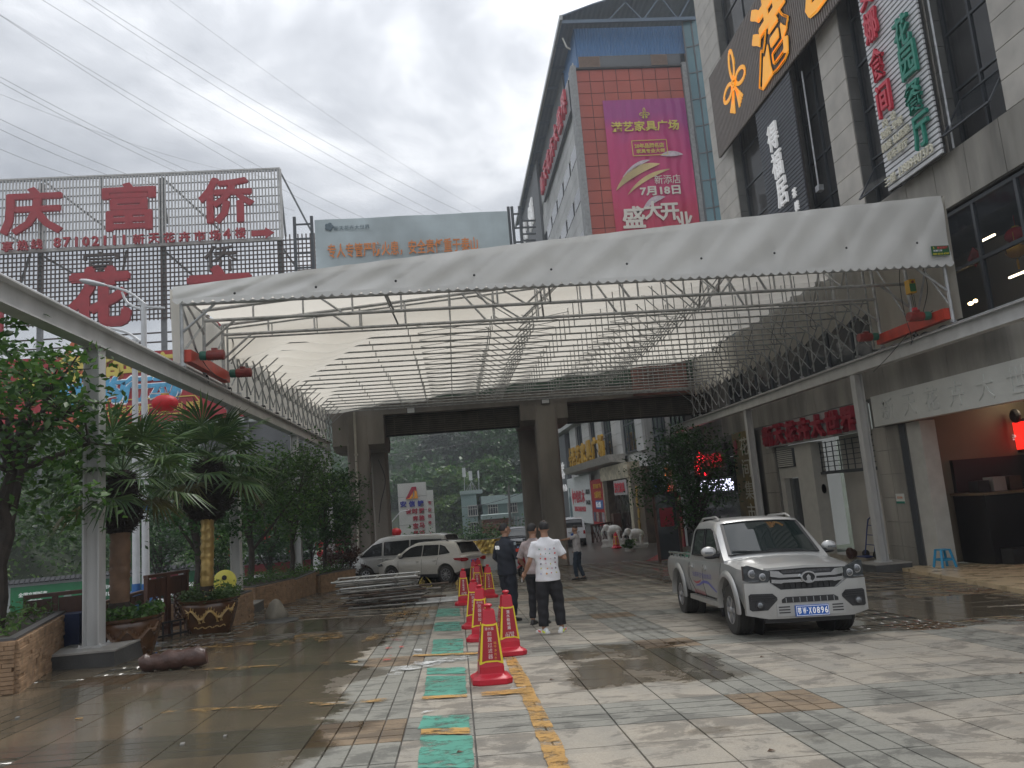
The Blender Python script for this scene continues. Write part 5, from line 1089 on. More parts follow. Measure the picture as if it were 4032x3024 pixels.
mb=MB();mb.prism([(0,zt0),(HL,zt0),(HL,zt0+.1),(0,zt0+.1)],h0,hd,Z0,-hn*.3);mb.build('coping',M_tilec,HW)
M_lpw=mat('lamp_white',(.60,.61,.62),rough=.35,var=.06);M_lpb=mat('lamp_blue',(.03,.13,.34),rough=.4,var=.12)
def street_lamp(px,ptop,Y,lab,arms):
 b=aty(px,2440,Y);zt=aty(px+2,ptop,Y).z;g=gstreet(b.x,Y);zb_=aty(px,2298,Y).z
 t=thing('street_lamp',lab,'street lamp',(b.x,Y,g),0,'tall twin-arm street lamps between the palms')
 mb=MB();mb.tube([(b.x,Y,zb_),(b.x,Y,zt)],[.135,.10],14);mb.build('pole',M_lpw,t,True)
 mb=MB();mb.tube([(b.x,Y,g),(b.x,Y,zb_)],.15,14);mb.build('blue_base',M_lpb,t,True)
 mb=MB();mb.tube([(b.x,Y,aty(px,2010,Y).z),(b.x,Y,aty(px,1975,Y).z)],.16,12);mb.build('blue_band',M_lpb,t,True)
 for(p0,p1,p2,hd_)in arms:
  P=[aty(*q,Y)for q in(p0,p1,p2)];
  mb=cable(P,.05);a=mb.build('arm',M_lpw,t,True)
  if hd_:
   q=P[-1];e_=aty(*hd_,Y);d_=(e_-q);L_=d_.length;R=d_.normalized().to_track_quat('X','Z').to_matrix()
   mb=MB();prof=[(.04,0),(.10,L_*.15),(.16,L_*.5),(.17,L_*.75),(.11,L_*.93),(.02,L_)]
   mb.lathe((0,0,0),prof,14,0,'X',.6);mb.v=[tuple(q+R@Vector(v))for v in mb.v];mb.build('lamp_head',M_lpw,a,True)
 return t,b
t1,b1=street_lamp(575,1195,30,'taller white street lamp with blue base, right of the pair',[((648,1212),(575,1207),(545,1190),None),((575,1200),(505,1150),(425,1125),(312,1103)),((575,1225),(505,1195),(480,1150),None)])
t2,b2_=street_lamp(537,1335,30,'shorter white street lamp with blue base, left of the pair',[((552,1345),(500,1310),(425,1290),(320,1275)),((537,1375),(480,1345),(455,1310),None)])
mb=MB();a=aty(590,1550,29.9);b=aty(662,1548,29.9);mb.bar(a,b,.04);mb.bar(aty(590,1572,29.9),b,.03);mb.build('lantern_bracket',M_lpw,t1)
mb=MB();q=aty(551,2330,29.8);mb.b2((q.x-.55,29.7,gstreet(0,30)),(q.x+.45,30.3,q.z));label(mb.build('electrical_cabinet',M_lpb),'blue painted cabinet clasping the feet of the two street lamps','cabinet')
lantern(aty(650,1588,28.5),.46,M_lanR,'big red cloth lantern hanging from the street lamp bracket','red lanterns on the street lamps',.68)
lantern(aty(615,1700,33),.42,M_lanR,'orange-red lantern half hidden by palm leaves under the big lantern','red lanterns on the street lamps',.7)
lantern(aty(507,1735,33),.4,M_lanR,'red lantern glimpsed between the first post and the lamps','red lanterns on the street lamps',.7)
dl=random.Random(8)
def lamp_cluster(px,py,Y,lab,n=6,r=.34,ph=9):
 c=aty(px,py,Y);g=gstreet(c.x,Y);t=thing('lantern_pole',lab,'lamp post',(c.x,Y,g),0,'poles hung with red lanterns down the street')
 mb=MB();mb.tube([(c.x,Y,g),(c.x,Y,c.z+2.4)],.08,8);mb.build('pole',M_lpw,t)
 mb=MB()
 for s in(-1,1):mb.tube([(c.x,Y,c.z+1.2),(c.x+s*1.0,Y,c.z+2.2),(c.x+s*1.7,Y,c.z+2.3)],.05,6)
 mb.build('arm',M_lpw,t)
 for k in range(n):
  s=-1 if k%2 else 1;q=Vector((c.x+s*(.5 if px>1500 else.72)+dl.gauss(0,.05),Y-.1,c.z+.7-(k//2)*.72));lantern(q,r,M_lanR,'',parent=t,sq=.75,simple=True)
 return t
lamp_cluster(1098,2120,52,'lantern pole seen between the second and third tree trunks',6)
lamp_cluster(905,2150,60,'lantern pole seen left of the second grey post',3,.3)
lamp_cluster(1300,2175,62,'lantern pole behind the third post',4,.34)
lamp_cluster(1531,2135,60,'lantern pole between concrete column and white pylon',6,.42)
# == VIEW UNDER THE OVERPASS
M_pyl=mat('pylon_white',(.60,.60,.56),rough=.5,var=.08,scale=.6);M_pyr=mat('pylon_red',(.40,.02,.05),rough=.5,var=0);M_pyb=mat('pylon_blue',(.03,.04,.32),rough=.5,var=0);M_pyo=mat('pylon_orange',(.85,.35,.03),rough=.5,var=0)
def pylon(Y,px0,px1,pt,lab):
 a,b=aty(px0,pt,Y),aty(px1,pt,Y);t=thing('sign_pylon',lab,'pylon sign',(a.x,Y,-4));mb=MB();nrow=6;h=a.z+4.2
 for k in range(nrow):mb=MB();mb.b2((a.x,Y,-4.2+k*h/nrow+.02),(b.x,Y+1.0,-4.2+(k+1)*h/nrow-.02));mb.build('pylon_panel',M_pyl,t)
 return t,a,b
PY,a,b=pylon(80,1564,1676,1905,'white roadside pylon with red and orange A mark and car brand names in red')
def pt_(s,px,py,h,m,w=None,bold=.04):text('letter',s,m,PY,aty(px,py,79.95),X0,Z0,h,w,.06,bold)
for c_,px in(('安',1588),('信',1622),('捷',1656)):pt_(c_,px,1985-(px-1588)*.05,.58,M_pyb,.6,.045)
for c_,px,py in(('保',1608,2014),('时',1634,2012),('捷',1660,2010),('奔',1636,2041),('驰',1661,2039),('宝',1637,2070),('马',1662,2068),('奥',1638,2099),('迪',1663,2097),('专',1640,2124),('修',1665,2123)):pt_(c_,px,py,.52,M_pyr,.52,.04)
o_=aty(1597,1966,79.9);s_=1/37.85
mb=MB();mb.prism([(0,0),(.55,0),(.75,.35),(.75,0),(1.26,0),(1.26,0),(1.15,1.15),(.72,1.15)],o_,X0,Z0,(0,-.05,0));mb=MB();mb.prism([(0,0),(.42,.0),(.90,.85),(.92,.42),(1.18,.30),(1.14,1.2),(.68,1.2)],o_,X0,Z0,(0,-.05,0));mb.build('emblem_red',M_pyr,PY)
mb=MB();mb.prism([(.05,.0),(.62,.0),(.80,.30),(.78,.62),(.42,.12)],o_+Vector((0,-.06,0)),X0,Z0,(0,-.04,0));mb.prism([(.72,0),(1.26,0),(1.18,.72),(.95,.85),(.92,.3)],o_+Vector((0,-.06,0)),X0,Z0,(0,-.04,0));o=mb.build('emblem_orange',M_pyo,PY)
PY2,a,b=pylon(90,1677,1704,1930,'narrow second white pylon with small red characters behind the first')
for c_,py in(('专',1980),('业',2006),('维',2032),('修',2058)):text('letter',c_,M_pyr,PY2,aty(1692,py,89.9),X0,Z0,.42,None,.05,.03)
mb=MB();q=aty(1683,2112,89.9);mb.prism([(0,0),(.9,.05),(.35,.45),(.3,.2),(0,.3)],q,X0,Z0,(0,-.05,0));mb.build('arrow',M_pyr,PY2)
YP=125;PG=thing('pale_green_building','two-storey pale green rendered house with four casement windows','building',(0,YP,-5));M_pg=mat('pale_green_render',(.25,.34,.33),rough=.8,var=.14,scale=.3,streak=.3);M_pgt=mat('render_coping',(.33,.40,.39),rough=.8,var=.1)
def pbox(px0,py0,px1,py1,Y,d,nm,m,par):
 a,b=aty(px0,py0,Y),aty(px1,py1,Y);mb=MB();mb.b2((a.x,Y,b.z),(b.x,Y+d,a.z));return mb.build(nm,m,par)
pbox(1814,1938,1897,2260,YP,8,'tower_wall',M_pg,PG);pbox(1897,1960,2110,2260,YP+.4,8,'wall',M_pg,PG);pbox(1893,1955,2112,1972,YP-.4,9,'roof_slab',M_pgt,PG);pbox(1811,1934,1900,1941,YP-.3,8.6,'parapet',M_pgt,PG)
for px0,py0,px1,py1 in((1841,1991,1882,2030),(1920,1986,1962,2023),(1997,1980,2038,2017),(1844,2058,1887,2098)):
 a,b=aty(px0,py0,YP-.05),aty(px1,py1,YP-.05);mb=MB();f_=.1
 mb.b2((a.x,YP-.12,b.z),(a.x+f_,YP+.02,a.z));mb.b2((b.x-f_,YP-.12,b.z),(b.x,YP+.02,a.z));mb.b2((a.x,YP-.12,a.z-f_),(b.x,YP+.02,a.z));mb.b2((a.x-.1,YP-.2,b.z-.05),(b.x+.1,YP+.02,b.z+f_));mb.b2((a.x,YP-.11,a.z-.62),(b.x,YP+.01,a.z-.54))
 for k in(1,2,3):x_=a.x+(b.x-a.x)*k/4;mb.b2((x_-.035,YP-.11,b.z),(x_+.035,YP+.01,a.z))
 w=mb.build('window',M_jw,PG);mb=MB();mb.quad((a.x,YP-.06,b.z),(b.x,YP-.06,b.z),(b.x,YP-.06,a.z),(a.x,YP-.06,a.z));mb.build('pane',M_gdark,w)
M_brick=mat('red_brick',(.20,.075,.045),rough=.85,var=.3,scale=5);BA=thing('brick_annex','low red brick annex in front of the pale green house','building',(3,118,-5));pbox(1900,2036,2015,2140,118,6,'wall',M_brick,BA);pbox(1897,2030,2018,2037,117.7,6.6,'coping',M_pgt,BA)
for i in range(11):
 for j in range(9):q=aty(1903+j*12.5+(i%2)*5,2041+i*9,117.97);box_part('brick',(q.x,117.93,q.z-.22),(q.x+.42,118.0,q.z),M_brick,BA)
RM=thing('roof_machinery','jumble of vent pipes and ladders on the brick annex roof','machinery',(7,119,-1));
for k,px in enumerate((2016,2026,2042,2058)):a,b=aty(px,2120,119),aty(px-2,2028+k*3,119);mb=MB();mb.tube([a,b],.16,8);mb.build('vent_pipe',M_galv,RM)
for k in range(3):mb=MB();mb.bar(aty(2040+k*12,2075,118.8),aty(2080+k*6,2030,118.8),.12);mb.build('ladder',M_galv,RM)
for k,(px,py,pb)in enumerate(((1825,1843,1936),(1851,1856,1936),(1882,1851,1925))):
 t=thing('cell_antenna',['white cell antenna on the roof, leftmost of three','white cell antenna on the roof, middle of three','white cell antenna on the roof, thin rightmost of three'][k],'antenna',aty(px,pb,YP+2),0,'cell antennas on the pale green house')
 a,b=aty(px,py,YP+2),aty(px+3,py+34,YP+2);mb=MB();mb.box((a+b)/2,((.55,.3,1.5)if k<2 else(.28,.3,1.2)));mb.build('antenna_panel',M_lpw,t);mb=MB();mb.tube([a+Vector((.1,.3,0)),aty(px+4,pb+4,YP+2)],.06,6);mb.build('mast',M_galv,t)
 if k==1:mb=MB();[mb.bar(aty(1857,1895,YP+2),aty(1857+s,1937,YP+2),.07)for s in(-24,24,-12,12)];mb.build('tripod',M_galv,t)
UP=thing('utility_pole','wooden utility pole with crossarm insulators before the green house','utility pole',aty(2010,2140,105));mb=MB();mb.tube([aty(2012,2160,105),aty(2003,1910,105)],[.2,.14],8);mb.build('pole',M_cdark,UP)
for py in(1928,1946):mb=MB();mb.bar(aty(1988,py+5,105),aty(2020,py,105),.12);mb.build('crossarm',M_cdark,UP)
GBR=thing('gilded_barrier','crumpled gold foil cloth along the far railing','barrier',(0,54,-2.2));M_foil=mat('gold_foil_cloth',(.62,.45,.12),rough=.3,metal=.55,var=.35,scale=2.5);M_foil.name='gold_foil_cloth'
q=[Vector((-4.2,55,0)),Vector((5.2,54,0))];rr=random.Random(2)
def foil(u,v):p=q[0].lerp(q[1],u);return(p.x,p.y+.12*math.sin(u*60+v*3)+rr.gauss(0,.05),gz(p.x,p.y)+.05+v*.95+.04*math.sin(u*25))
sheet(foil,np.linspace(0,1,90),np.linspace(0,1,7)).build('foil_cloth',M_foil,GBR)
mb=MB();mb.bar(q[0]+Z0*(gz(0,55)+1.02),q[1]+Z0*(gz(0,54)+1.02),.06);mb.build('rail',M_stl,GBR)
for k in range(3):
 px=(1862,1886,1910)[k];p=gp(px,2168);t=thing('black_pot',['leftmost of three black pots before the gold barrier','middle of three black pots before the gold barrier','rightmost of three black pots before the gold barrier'][k],'flower pot',p,0,'black pots before the gold barrier')
 mb=MB();mb.lathe(p,[(.26,0),(.36,.7),(.4,.75),(.34,.76)],14);mb.build('pot',M_plinth,t,True);P_=np.array([tuple(p+Vector((rr.gauss(0,.2),rr.gauss(0,.2),.85+rr.random()*.35)))for _ in range(120)]);V,Q=leafcloud(P_,.22);link('foliage',npmesh('foliage',V,Q,M_leafD),None,t)
M_town=[mat('town_wall_%d'%i,c,rough=.8,var=.2,scale=.3)for i,c in enumerate(((.36,.36,.35),(.40,.30,.26),(.30,.34,.38)))];M_bluer=mat('blue_shed_roof',(.10,.30,.50),rough=.5,var=.12)
for k,(px0,pt,px1,Y,m_,nf)in enumerate(((1010,2030,1130,150,1,3),(1120,2000,1200,170,2,4),(1190,2050,1330,140,0,3),(1480,2005,1580,160,2,3),(1320,1985,1420,180,0,4))):
 a,b=aty(px0,pt,Y),aty(px1,pt,Y);t=thing('town_building',['brick coloured town block behind the thin trees at the street end','blue-grey town block behind the lantern pole at the street end','low grey town block right of the lantern pole','blue-roofed shed left of the white pylon','tall grey block behind the overpass column'][k],'building',(a.x,Y,-6),0,'town buildings at the end of the street')
 mb=MB();mb.b2((a.x,Y,-7),(b.x,Y+10,a.z));mb.build('wall',M_town[m_],t);mb=MB();mb.prism([(-.5,0),((b.x-a.x)/2,1.2),(b.x-a.x+.5,0)],(a.x,Y-.5,a.z),X0,Z0,(0,11,0));mb.build('roof',M_bluer if k in(1,3)else M_cdark,t)
 for f_ in range(nf):
  for j in range(5):x_=a.x+(b.x-a.x)*(j+.5)/5;z_=a.z-1.6-f_*2.6;mb=MB();mb.b2((x_-.5,Y-.05,z_-.6),(x_+.5,Y+.02,z_+.6));mb.build('window',M_gdark,t)
M_wire=mat('wire',(.06,.06,.065),rough=.5,var=0)
def wire(a,b,Ya,Yb,sag=.6,r=.018,lab='',grp='overhead power lines crossing the sky'):
 A,B=aty(*a,Ya),aty(*b,Yb);P=[A.lerp(B,t_)-Z0*sag*4*t_*(1-t_)for t_ in np.linspace(0,1,14)];mb=MB();mb.tube(P,r,4);o=mb.build('power_line',M_wire);label(o,lab,'power line',grp);return o
WL=[((-60,20),(1480,880),'upper one leaving the top left corner'),((0,60),(1400,890),'lower one leaving the top left corner'),((120,-30),(1720,870),'first one leaving the top edge at the left'),((-60,270),(1160,830),'upper of a close pair left of centre'),((-60,290),(1130,845),'lower of a close pair left of centre'),((300,-20),(1760,860),'left of a close pair leaving the top edge'),((330,-20),(1850,850),'right of a close pair leaving the top edge'),((-60,440),(900,800),'upper one just above the slat sign'),((-60,480),(780,780),'lower one just above the slat sign'),((640,-20),(1900,830),'faint one nearest the middle of the sky'),((0,370),(1060,700),'faint one reaching the slat sign corner'),((-60,560),(560,730),'lowest one, vanishing behind the slat sign')]
names=['first','second','third','fourth','fifth','sixth','seventh','eighth','ninth','tenth','eleventh','twelfth']
for k,(a,b,_)in enumerate(WL):wire(a,b,70,120,1.2,.022 if k not in(9,10)else.014,'thin power line in the sky, '+_)
for a,b,_ in(((1500,1745),(2060,1640),'upper'),((1480,1800),(2060,1700),'lower')):wire(a,b,100,110,.3,.03,_+' pale wire across the misty hill under the overpass','wires across the misty hill')
for a,b,_ in(((1810,2000),(2080,1930),'highest'),((1810,2075),(2080,2035),'middle'),((1900,2130),(2080,2070),'lowest')):wire(a,b,104,106,.4,.04,_+' dark service cable sagging before the pale green house','service cables before the green house')
# == PLANTERS, FENCES, POTS, TREES
M_clad=mat('split_stone',(.30,.195,.115),rough=.75,var=.3,scale=7,bump=.5,bscale=30);M_soil=mat('soil',(.04,.03,.022),rough=.95,var=.3);M_cop=mat('dark_coping',(.08,.08,.08),rough=.35,var=.2)
def face_stones(t,a,b,zlo,zhi,out,hh_=.05,wl=(.18,.5),m=M_clad,cap=300,rs=random.Random(1)):
 """split-faced strips in courses on a vertical face from a to b (xy)"""
 a,b=Vector(a),Vector(b);d=(b-a);L=d.length;d.normalize();n=Vector(out).normalized();c=0;big=MB();cnt_=0
 rows=int((zhi-zlo)/hh_)
 ang=math.atan2(d.y,d.x)
 for r_ in range(rows):
  u=0
  while u<L-.02:
   w=min(rs.uniform(*wl),L-u);z0=zlo+(zhi-zlo)*r_/rows;h_=(zhi-zlo)/rows-.006;dep=rs.uniform(.012,.04)
   ctr=a+d*(u+w/2)+n*(dep/2);ctr.z=z0+h_/2
   if cnt_<cap:
    k=('st',round(w,1),round(dep,2),round(h_,3),m.name)
    if k not in PANEL:mb_=MB();mb_.box((0,0,0),(round(w,1)-.0,dep+.02,h_));PANEL[k]=mb_.mesh('cladding_stone',m)
    o=bpy.data.objects.new('cladding_stone',PANEL[k]);COL.objects.link(o);o.parent=t;o.matrix_parent_inverse=mworld(t).inverted();o.location=ctr;o.rotation_euler=(0,0,ang);o.scale=((w-.006)/round(w,1)if round(w,1)else 1,1,1);cnt_+=1
   else:big.box(ctr,(w-.006,dep+.02,h_),ang)
   u+=w
 if big.v:o=big.build('cladding_stones',m,t);o['kind']='stuff'
def planter(lab,pts,h,plants=True,cap=140,faces=(0,1),zdrop=.1,grass=M_grass):
 """pts: outline in plan, counterclockwise seen from above; faces: indices of the visible sides"""
 P=[Vector((p[0],p[1],gz(p[0],p[1])))for p in pts];n=len(P);ztop_=max(p.z for p in P[:2])+h
 t=thing('stone_planter',lab,'planter',P[0]);mb=MB();c=sum(P,Vector())/n
 zb_=min(p.z for p in P)-zdrop
 mb.prism([(p.x,p.y)for p in P],(0,0,zb_),X0,Y0,(0,0,ztop_-zb_-.05));mb.build('wall',M_clad,t)
 mb=MB()
 for i in range(n):
  a,b=P[i],P[(i+1)%n];ai=a.lerp(c,.1);bi=b.lerp(c,.1);mb.prism([(a.x,a.y),(b.x,b.y),(bi.x,bi.y),(ai.x,ai.y)],(0,0,ztop_-.05),X0,Y0,(0,0,.03))
 mb.build('coping',M_cop,t)
 mb=MB();q=[p.lerp(c,.1)for p in P];mb.prism([(p.x,p.y)for p in q],(0,0,ztop_-.05),X0,Y0,(0,0,.012));mb.build('soil',M_soil,t)
 for i in faces:
  a,b=P[i],P[(i+1)%n];d=(b-a).normalized();face_stones(t,(a.x,a.y,0),(b.x,b.y,0),min(a.z,b.z)-.02,ztop_-.055,(d.y,-d.x,0),cap=cap)
 return t,ztop_,c,q
def ground_plants(t,q,z,n,h,m=M_grass,name='ground_cover',sz=.09,seed=1):
 R=np.random.default_rng(seed);lo=np.array([min(p.x for p in q),min(p.y for p in q)]);hi=np.array([max(p.x for p in q),max(p.y for p in q)]);C=[]
 A=[(p.x,p.y)for p in q]
 def inside(x,y):
  s=False;j=len(A)-1
  for i in range(len(A)):
   if(A[i][1]>y)!=(A[j][1]>y)and x<(A[j][0]-A[i][0])*(y-A[i][1])/(A[j][1]-A[i][1])+A[i][0]:s=not s
   j=i
  return s
 while len(C)<n:
  x,y=lo+R.random(2)*(hi-lo)
  if inside(x,y):C.append((x,y,z+R.random()**1.6*h*(.6+.6*math.sin(x*5+y*3)**2)))
 V,Q=leafcloud(np.array(C),sz*R.uniform(.6,1.4,n),r=R,up=.1,aspect=.3);o=link(name,npmesh(name,V,Q,m),None,t);o['kind']='stuff';return o
A=gp(72,2735);B=gp(280,2590)
A.x,A.y=-5.45,10.2;Bv=(-6.35,13.3)
P1,z1p,c1p,q1p=planter('stone-clad planter in the lower left corner holding the big tree',[(-8.6,10.05),(A.x,A.y),Bv,(-8.2,13.6)],.60,faces=(0,1),cap=145)
ground_plants(P1,q1p,z1p,1500,.22)
def gq(px,py):p=gp(px,py);return(p.x,p.y)
rows=[((911,2469),(995,2440),'first of the rear stone planters, just behind the dragon pot'),((1010,2400),(1160,2372),'second rear stone planter beside the second post'),((1165,2362),(1260,2330),'third rear stone planter before the third post'),((1262,2335),(1400,2315),'farthest rear stone planter by the concrete column')]
zs=[]
for k,(a,b,lab)in enumerate(rows):
 a,b=gq(*a),gq(*b);d=Vector((b[0]-a[0],b[1]-a[1],0)).normalized();n_=Vector((-d.y,d.x,0));w=1.5
 if n_.x>0:n_=-n_
 t,z_,c_,q_=planter(lab,[a,b,(b[0]+n_.x*w,b[1]+n_.y*w),(a[0]+n_.x*w,a[1]+n_.y*w)],.62,faces=(0,3),cap=50)
 ground_plants(t,q_,z_,700,.3,M_leafM,'low_shrubs',.1,k);zs.append((c_,z_))
M_wood=mat('brown_timber',(.075,.032,.02),rough=.45,var=.35,scale=4,streak=.3,bump=.2,bscale=25)
def fence_panel(a,b,h,lab,cells=2,solid_back=True,lattice=True):
 a,b=Vector((a[0],a[1],gz(*a))),Vector((b[0],b[1],gz(*b)));d=(b-a);d.z=0;L=d.length;d.normalize();z=min(a.z,b.z)+.02
 t=thing('timber_fence',lab,'fence',(a.x,a.y,z));nrm=Vector((d.y,-d.x,0));O=Vector((a.x,a.y,z))
 def bx(nm,u0,u1,z0,z1,th=.06,m=M_wood,par=t,off=0.):mb=MB();mb.prism([(u0,z0),(u1,z0),(u1,z1),(u0,z1)],O+nrm*(off-th/2),d,Z0,nrm*th);return mb.build(nm,m,par)
 w=L/cells
 for i in range(cells+1):bx('post',max(0,i*w-.045),min(L,i*w+.045),-.1,h,.1)
 bx('top_rail',0,L,h+.002,h+.06,.12);bx('bottom_rail',.05,L-.05,.12,.18,.05)
 for i in range(cells):
  u0,u1=i*w+.05,(i+1)*w-.05
  f_=bx('panel_frame',u0,u1,h*.70,h*.97,.03)
  for k in range(3):bx('board',u0+.02+k*(u1-u0)/3,u0-.02+(k+1)*(u1-u0)/3,h*.72,h*.95,.045,M_wood,f_)
  if lattice:
   mb=MB();cx_=(u0+u1)/2
   for row in range(3):
    cz=.26+(h*.7-.26)*(row+.5)/3;r_=min((u1-u0)/2,(h*.7-.26)/6)
    pts=[O+d*(cx_+r_*math.cos(q_*math.pi/8))+Z0*(cz+r_*math.sin(q_*math.pi/8))for q_ in range(17)]
    for p,q_ in zip(pts[:-1],pts[1:]):mb.bar(p,q_,.025,.03,nrm)
    for s in(-1,1):mb.bar(O+d*(cx_-r_)+Z0*(cz-s*r_),O+d*(cx_+r_)+Z0*(cz+s*r_),.022,.03,nrm)
   mb.bar(O+d*(u0+.02)+Z0*.2,O+d*(u0+.02)+Z0*h*.7,.03);mb.bar(O+d*(u1-.02)+Z0*.2,O+d*(u1-.02)+Z0*h*.7,.03);mb.bar(O+d*u0+Z0*h*.69,O+d*u1+Z0*h*.69,.04)
   mb.build('fretwork',M_wood,t)
 return t
fence_panel((-6.95,13.2),(-6.15,13.55),1.0,'dark timber fence panel beside the front planter',2)
fence_panel((-7.0,13.35),(-7.1,18.4),.72,'long dark timber fence running back behind the first post',6,lattice=False)
fence_panel((-6.1,15.9),(-5.65,16.9),1.15,'timber fence panel with round fretwork between the two dragon pots',2)
mb=MB();a,b=Vector((-5.75,14.9,gz(-5.75,14.9))),Vector((-5.3,16.4,gz(-5.3,16.4)))
LR=thing('low_railing','low black metal railing on the wet paving before the fretwork fence','railing',a);mb.bar(a+Z0*.30,b+Z0*.30,.035);mb.bar(a+Z0*.06,b+Z0*.06,.035);mb.build('rails',M_blk,LR)if False else None
for z_ in(.3,.06):mb=MB();mb.bar(a+Z0*z_,b+Z0*z_,.035);mb.build('rail',M_blk,LR)
for k in range(7):p=a.lerp(b,k/6);mb=MB();mb.bar(p,p+Z0*.3,.03);mb.build('baluster',M_blk,LR)
mb=MB();mb.b2((-6.6,13.0,gz(-6.4,13)+.1),(-6.0,13.35,gz(-6.4,13)+.72));label(mb.build('blue_bin',mat('navy_plastic',(.01,.02,.06),rough=.5,var=.2)),'dark navy bin tucked behind the front planter','bin')
M_glaze=mat('brown_glaze',(.085,.038,.016),rough=.18,var=.35,scale=5,spec=.7);M_drag=mat('gold_slip',(.42,.27,.09),rough=.35,var=.2,scale=10)
def dragon_pot(c,r,h,lab,seed=1,bright=True):
 c=Vector((c[0],c[1],gz(*c)));t=thing('dragon_pot',lab,'plant pot',c,0,'glazed dragon pots under the palms')
 prof=[(r*.70,0),(r*.72,.03),(r*.82,h*.3),(r*.95,h*.72),(r*.97,h*.86),(r*.93,h*.9),(r*1.03,h*.95),(r*1.05,h),(r*.95,h),(r*.9,h*.93)]
 mb=MB();mb.lathe(c,prof,40);mb.build('pot_body',M_glaze,t,True,50)
 mb=MB();mb.lathe(c+Vector((0,0,h*.88)),[(r*.9,0),(r*.9,.02)],32);mb.build('soil',M_soil,t)
 rad=lambda z:float(np.interp(z,[p[1]for p in prof[:6]],[p[0]for p in prof[:6]]))
 to=(math.atan2(-c.y,-c.x));mb=MB()
 def P(u,v,e_=.006):a=to+u;z=v*h;q=rad(z)+e_;return c+Vector((q*math.cos(a),q*math.sin(a),z))
 body=[(-.80+i*.046,.60+.13*math.sin(i*.42+.6)*(1-.3*i/36))for i in range(36)]
 for i in range(len(body)-1):mb.bar(P(*body[i]),P(*body[i+1]),.075*(1-.55*abs(i-16)/20),.012,P(*body[i])-c)
 for i in range(2,34,2):mb.bar(P(*body[i]),P(body[i][0]+.03,body[i][1]+.10),.016,.01,P(*body[i])-c)
 for i0,sg in((7,1),(13,-1),(22,1),(28,-1)):
  u,v=body[i0];mb.bar(P(u,v),P(u+.06*sg,v-.14),.035,.012,P(u,v)-c)
  for k in(-1,0,1):mb.bar(P(u+.06*sg,v-.14),P(u+.06*sg+.05*k+.02,v-.21),.012,.01,P(u,v)-c)
 u,v=body[-1]
 for k in range(5):mb.bar(P(u,v),P(u+.10+.03*k,v-.10+.07*k),.02,.01,P(u,v)-c)
 mb.ell(P(u+.02,v),(.05,.05,.04),8,5)
 for k in range(4):mb.bar(P(*body[0]),P(-.90-.03*k,.50+.09*k),.018,.01,P(*body[0])-c)
 for k in range(14):a=-.7+k*.1;mb.bar(P(a,.22+.03*math.sin(k*2.1)),P(a+.08,.22+.03*math.sin(k*2.1+2)),.018,.01,P(a,.2)-c)
 mb.build('dragon_relief',M_drag if bright else mat('dull_slip',(.12,.06,.025),rough=.4,var=.2),t);R=np.random.default_rng(seed)
 n=900;a=R.random(n)*6.283;q=np.sqrt(R.random(n))*r*1.02;V,Q=leafcloud(np.stack([c.x+q*np.cos(a),c.y+q*np.sin(a),c.z+h*.95+R.random(n)**1.4*.20],1),.085*R.uniform(.6,1.3,n),r=R,up=.6,aspect=.7);o=link('ground_cover',npmesh('ground_cover',V,Q,M_leafM if seed==1 else M_grass),None,t);o['kind']='stuff'
 return c
pa_,pb_=gp(468,2602),gp(806,2500)
pA=dragon_pot((pa_.x-.1,pa_.y+.55),.54,.62,'dull brown dragon pot behind the first grey post',1,False)
pB=dragon_pot((pb_.x-.05,pb_.y+.5),.56,.66,'brown glazed pot with a bright gold dragon, beyond the fretwork fence',2)
M_frond=leafmat('palm_blade',(.04,.09,.03),(.11,.18,.05),.35);M_dry=leafmat('palm_dry',(.09,.09,.025),(.16,.14,.05),.3);M_fib=mat('palm_fibre',(.035,.026,.02),rough=.95,var=.4,scale=12,bump=.6,bscale=50)
def frond(o,d,L,n,mats,parent,name='frond',droop=.35,R=None):
 """fan leaf: stalk from o along d, then n folded blades"""
 d=Vector(d).normalized();side=d.cross(Z0).normalized();up=side.cross(d).normalized();V=[];Fs=[]
 e_=o+d*L*.50
 mb=MB();mb.tube([o,o+d*L*.2+Z0*.02,e_],.012,4)
 for k in range(n):
  a=-2.1+4.2*k/(n-1)+R.uniform(-.04,.04);l=L*.52*(1-.22*abs(a)/2.1)*R.uniform(.88,1.08);dd=(d*math.cos(a)+side*math.sin(a)).normalized();wv=dd.cross(up).normalized()*.019*L
  p1=e_+dd*l*.5+up*.03-Z0*droop*.10*l;p2=e_+dd*l-Z0*droop*l*R.uniform(.35,1.0)
  b=len(mb.v);mb.v+=[tuple(e_),tuple(p1-wv),tuple(p1+up*.012),tuple(p1+wv),tuple(p2)];mb.f+=[(b,b+1,b+2),(b,b+2,b+3),(b+1,b+4,b+2),(b+2,b+4,b+3)];mb.m+=[0]*4
 me=bpy.data.meshes.new(name);me.from_pydata(mb.v,[],mb.f);me.materials.append(mats);me.update();return link(name,me,None,parent)
